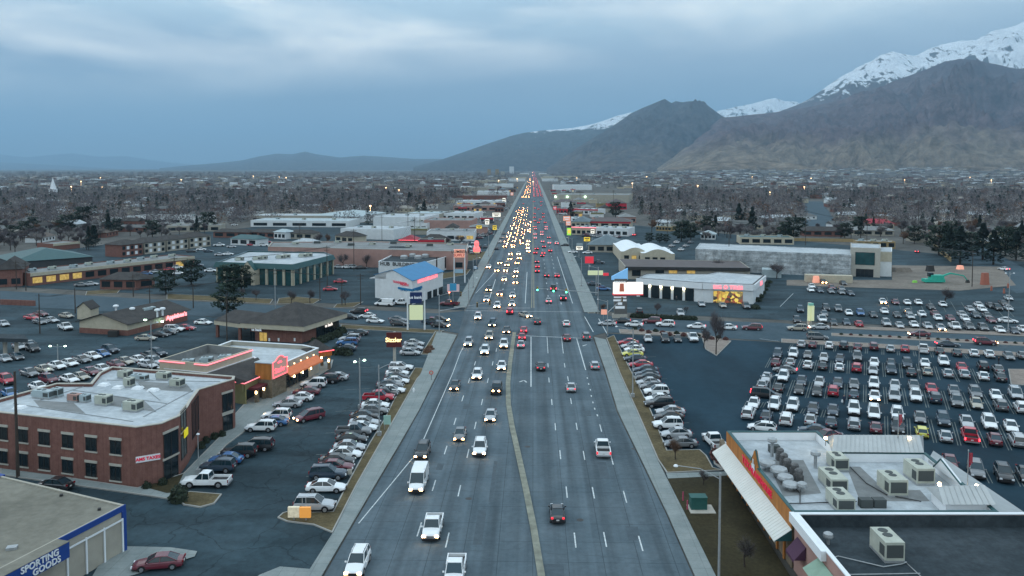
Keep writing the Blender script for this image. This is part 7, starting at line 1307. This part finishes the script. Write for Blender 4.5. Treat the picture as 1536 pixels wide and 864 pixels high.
for i, (x, y) in enumerate(((220, 733), (244, 728), (309, 664), (322, 658), (333, 655), (302, 672), (331, 648))): shrub(x, y, .6, .9, m_shr, 'small clipped bush along the brick office, %s from left' % ORD[i+1], group='bushes along the brick office')
for i, (x, y) in enumerate(((1076, 690), (1080, 683), (1085, 696), (1074, 684))): shrub(x, y, .9, 1.0, m_rsh, 'reddish winter bush by the stone wall, %s one' % ORD[i+1], group='reddish bushes by the stone wall')
for i, (x, y) in enumerate(((504, 531), (512, 531), (520, 532), (473, 516), (484, 513), (494, 509), (505, 505), (512, 499))): shrub(x, y, 1.4, 1.4, m_shr, 'dark hedge bush right of the bank, %s in its line' % ORD[i+1], group='hedge bushes beside the bank')
for i in range(14):
    x = 952+i*10.5; y = 494.5+i*1.1+(i % 3)*1.4; shrub(x, y, .7, .7, m_rsh if i % 3 else m_shr, 'low bush in the gravel bed, %s from left' % ORD[i+1], group='low bushes in the gravel bed')
for i in range(14): x = 950+i*7; shrub(x, 475.5+i*.35, 1.0, .9, m_shr, 'dark hedge plant along the tyre yard, %s from left' % ORD[i+1], group='hedge plants along the tyre yard')
for i in range(20):
    k = i; x = 1262+i*14.5; shrub(x, 502.5+i*.74, .45, .45, m_rsh if i % 2 else m_shr, 'tiny plant in the street median, %s from left' % ORD[i+1], group='tiny plants in the street median')
for i in range(6): shrub(1137+i*3.2, 452-i*5.5, 1.2, 1.1, m_shr, 'dark bush along the right side of tyre shop, %s from front' % ORD[i+1], group='bushes beside the tyre shop')
shrub(1133, 463, 1.4, 1.1, m_shr, 'round bush at the front right corner of the tyre shop')
for i, (x, y) in enumerate(((645, 525), (641, 529))): shrub(x, y, .9, 1.0, m_rust, 'straw-brown bush on the grass island, %s one' % ('far', 'near')[i], group='straw bushes on the island')
def benchz(px, Y): return max(0, (min(Y, 5200)-3600))*(.018+.012*min(1, max(0, (px-900)/600)))*min(1, max(0, (px-840)/260))
# ---- residential trees and houses, by world position
def allowed(x, y, pad=0):
    px, py = PX(x, y, 0); s = x-y*math.tan(R(ROADH))
    if px < -60 or px > 1596: return False
    cor = 100 if y < 1400 else 70+max(0, 1400-y)*0
    if abs(s) < (cor if s < 0 else cor*.9) and not (abs(s) > 36 and y > 420 and pad <= 1 and rs.rand() < .10): return False
    if s < 0:
        lim = 384 if px < 60 else 376 if px < 160 else 360 if px < 250 else 352 if px < 330 else 345 if px < 380 else 337 if px < 560 else 326 if px < 600 else 320
        if px < 140 and py < 372 and py > 352 and pad == 0: return True
    else:
        lim = 350 if px < 950 else 362 if px < 1200 else 358 if px < 1350 else 368 if px < 1400 else 377
        if 831 < px < 950 and py > 283: return False
        if 1206 < px < 1245 and 300 < py < 345: return False
    if py > lim: return False
    for c, u, a_, b_ in FOOT:
        dx, dy = x-c.x, y-c.y
        if abs(dx*u.x+dy*u.y) < a_+4+max(pad, 0) and abs(-dx*u.y+dy*u.x) < b_+4+max(pad, 0): return False
    return True
HM = []
def house_mesh(L, W_, h_, rh, seed, hip=False):
    w = MB(); w.prism([(-L/2, -W_/2), (L/2, -W_/2), (L/2, W_/2), (-L/2, W_/2)], 0, h_); r = MB(); o = .5; a, b_, c, d = (-L/2-o, -W_/2-o, h_), (L/2+o, -W_/2-o, h_), (L/2+o, W_/2+o, h_), (-L/2-o, W_/2+o, h_); k = W_*.45 if hip else -.0
    m0, m1 = (-L/2-o+k, 0, h_+rh), (L/2+o-k, 0, h_+rh); r.poly([a, b_, m1, m0]); r.poly([c, d, m0, m1]); r.poly([b_, c, m1]); r.poly([d, a, m0]); r.poly([d, c, b_, a])
    ch = MB(); ch.box((L*.2, W_*.15, h_+rh*.8), (.8, .8, 1.6)); wi = MB()
    for i in range(4): x = -L/2+L*(i+.5)/4; wi.box((x, -W_/2-.02, h_*.55), (1.4, .08, 1.2)); wi.box((x, W_/2+.02, h_*.55), (1.4, .08, 1.2))
    return w, r, ch, wi
m_rg = M('grey_shingle_roof', (.10, .105, .105), .8, .15, .6); m_rb = M('brown_shingle_roof', (.095, .075, .062), .8, .15, .6); m_rt = M('pale_tan_roof', (.26, .24, .21), .8, .1, .5)
for L, W_, h_, rh, hp_ in ((15, 9, 2.8, 1.9, False), (18, 10, 2.9, 2.0, True), (13, 9, 5.2, 2.2, False), (20, 9, 2.8, 1.7, False), (16, 11, 3.4, 2.6, True)):
    w, r, ch, wi = house_mesh(L, W_, h_, rh, 1, hp_); HM.append((w, r, ch, wi, w.mesh('wall', [m_cream]), r.mesh('roof', [m_rg]), ch.mesh('chimney', [m_brick]), wi.mesh('windows', [m_dark])))
hs = []; 
y = 420.0
while y < 3600:
    step = 26 if y < 1300 else 34+y*.008; half = .66*y; x = -half
    while x < half:
        xx, yy = x+rs.uniform(-7, 7), y+rs.uniform(-6, 6)
        if rs.rand() < (.62 if y < 1300 else .5) and allowed(xx, yy, 8): hs.append((yy, xx))
        x += step*rs.uniform(.85, 1.3)
    y += (34 if y < 1300 else 48+y*.012)
for k in range(420):
    yy = rs.uniform(3600, 5150); xx = yy*rs.uniform(.09, .66); hs.append((yy, xx))
hs.sort()
HW = [('white', m_white), ('cream', m_cream), ('brick', m_brick), ('grey', WM['g']), ('tan', m_beige), ('brick', m_brick)]; HR = [('grey', m_rg), ('brown', m_rb), ('dark', m_shing), ('pale', m_rt), ('white', m_wroof), ('grey', m_rg)]
SECT = [(-1, 160, 'behind the strip of shops'), (160, 330, 'around the brick apartments'), (330, 470, 'above the long white warehouses'), (470, 700, 'above the boulevard sheds'), (700, 1000, 'behind the right roadside eateries'), (1000, 1120, 'left of the big round evergreen'), (1120, 1260, 'beyond the plastic wrap'), (1260, 1390, 'beyond the tan block wall'), (1390, 9999, 'above the dark evergreen row')]
def sector(px):
    for a, b_, n_ in SECT:
        if a <= px < b_ or (a == -1 and px < 160): return n_
def relabel(items, what):
    bk = {}
    for it in items:
        px, py = PX(it[1], it[0], 3); dist = 'near' if it[0] < 620 else 'middle' if it[0] < 900 else 'far'
        bk.setdefault((it[2], sector(px), dist), []).append((px, it))
    out = {}
    for (a, s_, dd), l in bk.items():
        l.sort(key=lambda t_: t_[0])
        for k, (px, it) in enumerate(l):
            out[id(it)] = ('%s %s, %s rank' % (a, s_, dd))+(', %s from left' % ordn(k+1) if len(l) > 1 else '')
    return out
NH = 210; items = []
for k, (yy, xx) in enumerate(hs[:NH]):
    i = rs.randint(5); w_ = HW[rs.randint(6)]; r_ = HR[rs.randint(6)]; items.append([yy, xx, '%s house with %s roof' % (w_[0], r_[0]), i, w_[1], r_[1]])
LB = relabel(items, 'house')
def hang(): return (rs.choice([0, math.pi/2])+rs.uniform(-.12, .12))
for it in items:
    yy, xx, _, i, wmt, rmt = it; e = thing('house', LB[id(it)], 'house', (xx, yy, -.1), 'houses of the residential streets', hang())
    for nm, me, mt_ in (('wall', HM[i][4], wmt), ('roof', HM[i][5], rmt), ('windows', HM[i][7], None)):
        o = bpy.data.objects.new(nm, me); col.objects.link(o); o.parent = e
        if mt_: setm(o, 0, mt_)
        if nm == 'roof': c = bpy.data.objects.new('chimney', HM[i][6]); col.objects.link(c); c.parent = o
b = MB(); mats = [m_white, m_cream, m_brick, WM['g'], m_rg, m_rb, m_wroof, m_rt, m_shing]
for yy, xx in hs[NH:]:
    i = rs.randint(5); a = hang(); C, S = math.cos(a), math.sin(a); w, r = HM[i][0], HM[i][1]; sc_ = 1+max(0, yy-1400)/2500
    for mb_, mi in ((w, rs.randint(4)), (r, 4+rs.randint(5))):
        kk = len(b.v); b.v += [(xx+(v[0]*C-v[1]*S)*sc_, yy+(v[0]*S+v[1]*C)*sc_, v[2]*min(sc_, 1.2)-.1+benchz(768+F*xx/yy, yy)) for v in mb_.v]; b.f += [tuple(q+kk for q in f) for f in mb_.f]; b.m += [mi]*len(mb_.f)
solo('distant_houses', b, mats, 'far houses scattered among the valley trees', 'houses', kind='stuff')
# trees
ts = []; y = 400.0
while y < 6500:
    if y < 1300: stx, sty = 10.5, 11.5
    elif y < 2400: stx, sty = 24, 30
    else: stx, sty = 34+y*.004, 46+(y-2400)*.035
    half = .68*y; n = int(2*half/stx); xx = -half+2*half*(np.arange(n)+rs.uniform(-.5, .5, n))/n; yyv = y+rs.uniform(-sty*.6, sty*.6, n); keep = rs.rand(n) < .82
    for a, b_ in zip(xx[keep], yyv[keep]):
        if y < 2500:
            if allowed(a, b_, 1 if y < 1500 else -10): ts.append((b_, a))
        else:
            if abs(a-b_*math.tan(R(ROADH))) > 75: ts.append((b_, a))
    y += sty
ts.sort(); NT = 245; items = []
for yy, xx in ts[:NT]:
    u_ = rs.rand(); kd = 'c%d' % rs.randint(2) if u_ < .09 else 'e%d' % rs.randint(2) if u_ < .19 else 'f%d' % rs.randint(4); mt_ = None; nm = 'dark conifer' if kd[0] == 'c' else 'dark round evergreen' if kd[0] == 'e' else 'bare grey-brown tree'
    if kd[0] == 'f':
        v_ = rs.rand(); 
        if v_ < .3: mt_ = m_twig2; nm = 'pale bare tree'
        elif v_ < .37: mt_ = m_rust; nm = 'rusty brown tree'
    items.append([yy, xx, nm, kd, mt_])
LB = relabel(items, 'tree')
for it in items: tree(it[1], it[0], it[3], rs.uniform(.8, 1.25), LB[id(it)], 'trees of the residential streets', rs.uniform(.9, 1.25), it[4])
def mass(name, pts, kinds, mats, label, nf):
    V, Fm = [], []; 
    protos = []
    for k in range(6):      # bare clump of slivers
        n = nf; t_ = rs.uniform(0, 2*np.pi, n); z = rs.uniform(.25, 1, n); r_ = np.sqrt(rs.uniform(0.05, 1, n))*np.sqrt(np.clip(1-((z-.6)/.45)**2, .05, 1)); c = np.stack([r_*np.cos(t_)*4.6, r_*np.sin(t_)*4.6, z*9], 1)
        d = rs.normal(0, 1, (n, 3)); d[:, 2] = np.abs(d[:, 2])+.2; d /= np.linalg.norm(d, axis=1)[:, None]; s_ = np.cross(d, rs.normal(0, 1, (n, 3))); s_ /= np.linalg.norm(s_, axis=1)[:, None]
        L = rs.uniform(1.0, 2.2, (n, 1)); wd = .26; protos.append(np.stack([c-s_*wd, c+s_*wd, c+d*L], 1))
    for k in range(3):      # conifers
        n = nf; z = rs.uniform(0, 1, n)**1.3; r_ = (1-z)*rs.uniform(.3, 1, n); t_ = rs.uniform(0, 2*np.pi, n); c = np.stack([r_*np.cos(t_)*2.8, r_*np.sin(t_)*2.8, .8+z*10], 1); o = np.stack([np.cos(t_), np.sin(t_), -.4+0*t_], 1); s_ = np.stack([-np.sin(t_), np.cos(t_), 0*t_], 1)*.7; protos.append(np.stack([c-s_, c+s_, c+o*1.4], 1))
    mi = []; out = []
    for yy, xx in pts:
        u_ = rs.rand(); con = u_ < .17; k = rs.randint(6, 9) if con else rs.randint(6); s_ = rs.uniform(.75, 1.25)*(1 if yy < 2400 else 1.15+(yy-2400)/6000); P_ = protos[k]; a = rs.uniform(0, 6.28); C, S = math.cos(a), math.sin(a); X = P_[..., 0]*C-P_[..., 1]*S; Y_ = P_[..., 0]*S+P_[..., 1]*C
        wx = s_*(1 if yy < 1300 else 1.5 if yy < 2400 else 2.2); out.append(np.stack([X*wx+xx, Y_*wx+yy, P_[..., 2]*s_+benchz(768+F*xx/yy, yy)], -1)); mi.append(np.full(len(P_), 3 if con else (0 if rs.rand() < .6 else 1 if rs.rand() < .86 else 2), dtype=np.int32))
    V = np.concatenate(out).reshape(-1, 3); nf_ = len(V)//3; me = bpy.data.meshes.new(name); me.vertices.add(len(V)); me.vertices.foreach_set('co', V.astype(np.float32).ravel()); me.loops.add(len(V)); me.loops.foreach_set('vertex_index', np.arange(len(V), dtype=np.int32)); me.polygons.add(nf_); me.polygons.foreach_set('loop_start', np.arange(0, len(V), 3, dtype=np.int32)); me.polygons.foreach_set('loop_total', np.full(nf_, 3, dtype=np.int32))
    for m in mats: me.materials.append(m)
    me.polygons.foreach_set('material_index', np.concatenate(mi)); me.update(calc_edges=True); o = bpy.data.objects.new(name, me); col.objects.link(o); return props(o, label, 'trees', None, 'stuff')
tm = [m_twig, m_twig2, m_rust, m_need]
near = [t for t in ts[NT:] if t[0] < 1300]; far = [t for t in ts[NT:] if t[0] >= 1300]
mass('tree_mass', near, None, tm, 'dense winter trees over the residential streets', 85)
mass('distant_woods', far, None, tm, 'far valley woods thinning into blue haze', 34)
print('TREES', len(ts), len(near), len(far), 'HOUSES', len(hs))
# far town lights
b = MB(); 
for k in range(26):
    yy = rs.uniform(600, 3200); xx = rs.uniform(-.6, .6)*yy
    if allowed(xx, yy, 0) or yy > 1500: b.box((xx, yy, 9.5), (.9+yy*.0006, .6, .6+yy*.0003)); b.tube((xx, yy, 0), (xx, yy, 9.3), .12, .1, 4)
solo('town_lights', b, M('town_light', (1, .8, .5), .5, 0, emit=(1, .62, .3), es=7), 'scattered warm lights among the far trees', 'lights', kind='stuff')
# ================================================================== mountains
def mrange(name, ridge, D, Db, mat, label, amp=.10, nz=300, nr=46, seed=0, back=.35, pw=1.25, sp_=1.0, base_z=0, crest=.05):
    x0, x1 = ridge[0][0], ridge[-1][0]; xs_ = np.linspace(x0, x1, nz); ry = np.interp(xs_, [r[0] for r in ridge], [r[1] for r in ridge]); vs = []; rows = nr+10
    for i, px in enumerate(xs_):
        top = atD(px, ry[i], D); edge = min(1, (i+1)/6, (nz-i)/6)
        for j in range(rows):
            t = j/(nr-1); Y = Db+(D-Db)*t; X = (px-768)/F*Y*1.0; tt = min(t, 1)
            hh = (top.z-base_z)*(tt**pw)
            q = Vector((X/1000*sp_*.7+seed*7.3, Y/1000*sp_*.62+seed*3.1, 0)); q2 = Vector((X/1000*sp_*.7+seed, Y/1000*sp_*.7, 3.3))
            q = q+Vector((noise.noise(q2)*.7, noise.noise(q2+Vector((9, 0, 0)))*.7, 0)); r_ = 0; a_ = .5
            for o_ in range(5): r_ += a_*(1-abs(noise.noise(q))*1.7); a_ *= .55; q = q*2.07
            f_ = noise.fractal(q2*2.3, .9, 2.0, 5)
            k = amp*(math.sin(math.pi*min(1, tt*.96+.04)) if tt < .94 else crest)*(tt**.4)
            hh += (top.z-base_z)*k*((r_-.62)*2.0+f_*.35)+(top.z-base_z)*.006*f_
            if t > 1: hh -= (top.z)*back*(t-1)*4
            vs.append((X, Y, base_z+hh*1.0-6 if tt > 0 else -30))
    fs = [(i*rows+j, (i+1)*rows+j, (i+1)*rows+j+1, i*rows+j+1) for i in range(nz-1) for j in range(rows-1)]
    me = bpy.data.meshes.new(name); me.from_pydata(vs, [], fs); me.materials.append(mat); me.polygons.foreach_set('use_smooth', [True]*len(fs)); o = bpy.data.objects.new(name, me); col.objects.link(o); return props(o, label, None, None, 'structure')
def mmat(name, low, mid, high, z1, z2, snow=None, nz=.0016, sp=900):
    m = bpy.data.materials.new(name); m.use_nodes = True; t = m.node_tree; b = t.nodes['Principled BSDF']; b.inputs['Roughness'].default_value = 1; b.inputs['Specular IOR Level'].default_value = .05
    ge = N(t, 'ShaderNodeNewGeometry'); sp_ = N(t, 'ShaderNodeSeparateXYZ'); t.links.new(ge.outputs['Position'], sp_.inputs[0]); nn = N(t, 'ShaderNodeTexNoise', i={'Scale': nz, 'Detail': 9, 'Roughness': .62}); t.links.new(ge.outputs['Position'], nn.inputs['Vector'])
    def zfac(a, b_, amp):
        o = N(t, 'ShaderNodeMath', operation='SUBTRACT', i={1: .5}); t.links.new(nn.outputs[0], o.inputs[0]); w = N(t, 'ShaderNodeMath', operation='MULTIPLY_ADD'); t.links.new(o.outputs[0], w.inputs[0]); w.inputs[1].default_value = amp; t.links.new(sp_.outputs['Z'], w.inputs[2]); r = N(t, 'ShaderNodeMapRange', i={'From Min': a, 'From Max': b_}); t.links.new(w.outputs[0], r.inputs[0]); return r.outputs[0]
    n2_ = N(t, 'ShaderNodeTexNoise', i={'Scale': nz*6, 'Detail': 8, 'Roughness': .7}); t.links.new(ge.outputs['Position'], n2_.inputs['Vector'])
    lw = ramp(t, [(.38, low), (.62, [c*.40 for c in low])], n2_.outputs[0]); md = ramp(t, [(.35, [c*1.5 for c in mid]), (.65, [c*.6 for c in mid])], n2_.outputs[0])
    x1 = N(t, 'ShaderNodeMix', data_type='RGBA'); t.links.new(zfac(z1*.6, z1*1.3, z1*2.2), x1.inputs[0]); t.links.new(lw.outputs[0], x1.inputs[6]); t.links.new(md.outputs[0], x1.inputs[7])
    x2 = N(t, 'ShaderNodeMix', data_type='RGBA'); t.links.new(zfac(z2, z2*1.3, z2*.8), x2.inputs[0]); t.links.new(x1.outputs[2], x2.inputs[6]); x2.inputs[7].default_value = (*high, 1); out = x2
    if snow:
        mpn = N(t, 'ShaderNodeMapping'); mpn.inputs['Scale'].default_value = (1, .4, .3); t.links.new(ge.outputs['Position'], mpn.inputs[0]); n3 = N(t, 'ShaderNodeTexNoise', i={'Scale': .008, 'Detail': 7, 'Roughness': .68, 'Distortion': .6}); t.links.new(mpn.outputs[0], n3.inputs['Vector'])
        s0 = zfac(snow[0], snow[1], sp); nz_ = N(t, 'ShaderNodeSeparateXYZ'); t.links.new(ge.outputs['Normal'], nz_.inputs[0])
        a1 = N(t, 'ShaderNodeMath', operation='MULTIPLY_ADD', i={1: 6.5, 2: -4.25}); t.links.new(n3.outputs[0], a1.inputs[0]); a2 = N(t, 'ShaderNodeMath', operation='MULTIPLY_ADD', i={1: 1.6, 2: -1.28}); t.links.new(nz_.outputs['Z'], a2.inputs[0])
        a3 = N(t, 'ShaderNodeMath', operation='ADD'); t.links.new(a1.outputs[0], a3.inputs[0]); t.links.new(a2.outputs[0], a3.inputs[1]); a_ = N(t, 'ShaderNodeMath', operation='MULTIPLY_ADD'); t.links.new(s0, a_.inputs[0]); a_.inputs[1].default_value = 1.9; t.links.new(a3.outputs[0], a_.inputs[2])
        r = N(t, 'ShaderNodeMapRange', i={'From Min': .42, 'From Max': .62}); t.links.new(a_.outputs[0], r.inputs[0]); x3 = N(t, 'ShaderNodeMix', data_type='RGBA'); t.links.new(r.outputs[0], x3.inputs[0]); t.links.new(out.outputs[2], x3.inputs[6]); x3.inputs[7].default_value = (.82, .86, .90, 1); out = x3
    bn = N(t, 'ShaderNodeTexNoise', i={'Scale': .0045, 'Detail': 8, 'Roughness': .62, 'Distortion': .5}); mb_ = N(t, 'ShaderNodeMapping'); mb_.inputs['Scale'].default_value = (1, .55, .6); t.links.new(ge.outputs['Position'], mb_.inputs[0]); t.links.new(mb_.outputs[0], bn.inputs['Vector'])
    bp = N(t, 'ShaderNodeBump', i={'Strength': .9, 'Distance': 200}); t.links.new(bn.outputs[0], bp.inputs['Height']); t.links.new(bp.outputs[0], b.inputs['Normal'])
    t.links.new(out.outputs[2], b.inputs['Base Color']); return m
scrub = (.125, .092, .095); ochre = (.29, .235, .18); rock = (.10, .092, .09)
mA = mmat('snow_mountain', ochre, scrub, rock, 260, 900, (850, 1300), sp=700); mB = mmat('brown_mountain', ochre, scrub, (.085, .058, .06), 260, 900); mC = mmat('dome_mountain', (.15, .125, .105), (.085, .082, .085), (.075, .075, .08), 300, 700); mD = mmat('far_snow_mountain', (.10, .09, .08), (.07, .068, .062), rock, 300, 900, (640, 820), sp=220); mE = mmat('low_far_hills', (.12, .10, .08), (.08, .075, .065), (.07, .07, .065), 200, 600)
mrange('mountain', [(1140, 178), (1180, 163), (1212, 148), (1235, 132), (1262, 112), (1290, 97), (1318, 80), (1335, 76), (1355, 82), (1368, 84), (1390, 74), (1420, 62), (1450, 57), (1475, 50), (1500, 44), (1520, 36), (1535, 31), (1560, 32), (1620, 26), (1700, 22), (1800, 20)], 12500, 8000, mA, 'high snowy mountain at the right with rocky ridges', .16, 380, 60, 1, pw=.95, sp_=1.3, crest=.16)
mrange('mountain', [(985, 250), (1020, 222), (1050, 200), (1080, 176), (1120, 172), (1160, 168), (1210, 160), (1260, 148), (1310, 132), (1350, 116), (1385, 103), (1410, 92), (1435, 86), (1460, 89), (1490, 96), (1520, 103), (1560, 100), (1620, 90), (1700, 80), (1800, 78)], 9500, 4300, mB, 'broad brown mountain shoulder in front of the snowy one', .40, 420, 80, 2, pw=1.45, sp_=1.5, crest=.015)
mrange('mountain', [(820, 252), (850, 232), (880, 212), (905, 197), (925, 184), (945, 170), (965, 160), (975, 156), (984, 152), (991, 149), (996, 147.5), (1001, 151), (1006, 154), (1012, 151), (1022, 153), (1034, 151.5), (1048, 152), (1056, 154), (1062, 159), (1080, 172), (1110, 190), (1140, 212), (1180, 240)], 10500, 7800, mC, 'dark rounded mountain dome in the middle distance', .36, 260, 50, 3, pw=.9, sp_=1.4, crest=.012)
mrange('mountain', [(620, 250), (665, 238), (700, 226), (735, 214), (765, 204), (785, 199), (808, 196), (835, 194), (860, 191), (885, 186), (905, 180), (925, 173), (945, 168), (965, 172), (1000, 190), (1050, 215), (1100, 240)], 15500, 11000, mD, 'long far mountain with a strip of snow along its crest', .13, 260, 44, 4, pw=.9)
mrange('mountain', [(1040, 190), (1075, 166), (1100, 160), (1125, 156), (1148, 149), (1160, 147), (1175, 151), (1192, 152), (1215, 165), (1260, 190)], 19000, 15500, mmat('small_snow_mountain', (.1, .09, .08), (.08, .08, .08), rock, 300, 600, (700, 1300)), 'small snowy peak in the gap', .12, 120, 30, 5, pw=.8)
mrange('mountain', [(240, 252), (290, 247), (330, 244), (365, 240), (390, 234), (415, 230), (440, 231), (458, 227), (475, 231), (510, 236), (545, 233), (580, 235), (620, 238), (660, 238), (700, 240), (760, 246), (800, 251)], 24000, 17000, mE, 'low blue hills in the middle of the horizon', .15, 240, 36, 6, pw=.8)
mrange('mountain', [(-300, 236), (-100, 228), (-40, 226), (0, 231), (40, 236), (80, 232), (110, 230), (150, 235), (190, 234), (215, 238), (260, 244), (320, 249), (380, 252)], 46000, 38000, mE, 'pale far mountains fading into haze at left', .15, 200, 30, 7, pw=.8)
mrange('mountain', [(-300, 240), (-60, 242), (0, 243), (60, 246), (130, 250), (180, 253)], 33000, 27000, mE, 'faint low ridge before the pale far mountains', .1, 120, 24, 8, pw=.8)
# bench at the foot of the right mountains: gentle rise covered with trees
vs = []; nx, ny = 90, 20
for i in range(nx):
    px = 840+(1800-840)*i/(nx-1)
    for j in range(ny): Y = 3500+(5200-3500)*j/(ny-1); vs.append(((px-768)/F*Y, Y, benchz(px, Y)-.3))
me = bpy.data.meshes.new('bench'); me.from_pydata(vs, [], [(i*ny+j, (i+1)*ny+j, (i+1)*ny+j+1, i*ny+j+1) for i in range(nx-1) for j in range(ny-1)]); me.materials.append(m_far); o = bpy.data.objects.new('foothills', me); col.objects.link(o); props(o, 'gentle rise below the right mountains', None, None, 'structure')
# ================================================================== air
b = MB(); b.box((3000, 28500, 1399), (100000, 59000, 2802)); hz = solo('haze', b, None, 'thin blue evening haze over the valley', kind='stuff'); hz.data.materials.clear()
hm = bpy.data.materials.new('haze_air'); hm.use_nodes = True; t = hm.node_tree; t.nodes.clear(); pv = N(t, 'ShaderNodeVolumePrincipled'); pv.inputs['Color'].default_value = (.44, .73, 1.0, 1); pv.inputs['Density'].default_value = 5.0e-5; pv.inputs['Anisotropy'].default_value = .2
out = N(t, 'ShaderNodeOutputMaterial'); t.links.new(pv.outputs[0], out.inputs['Volume']); hz.data.materials.append(hm); hz.display_type = 'WIRE'
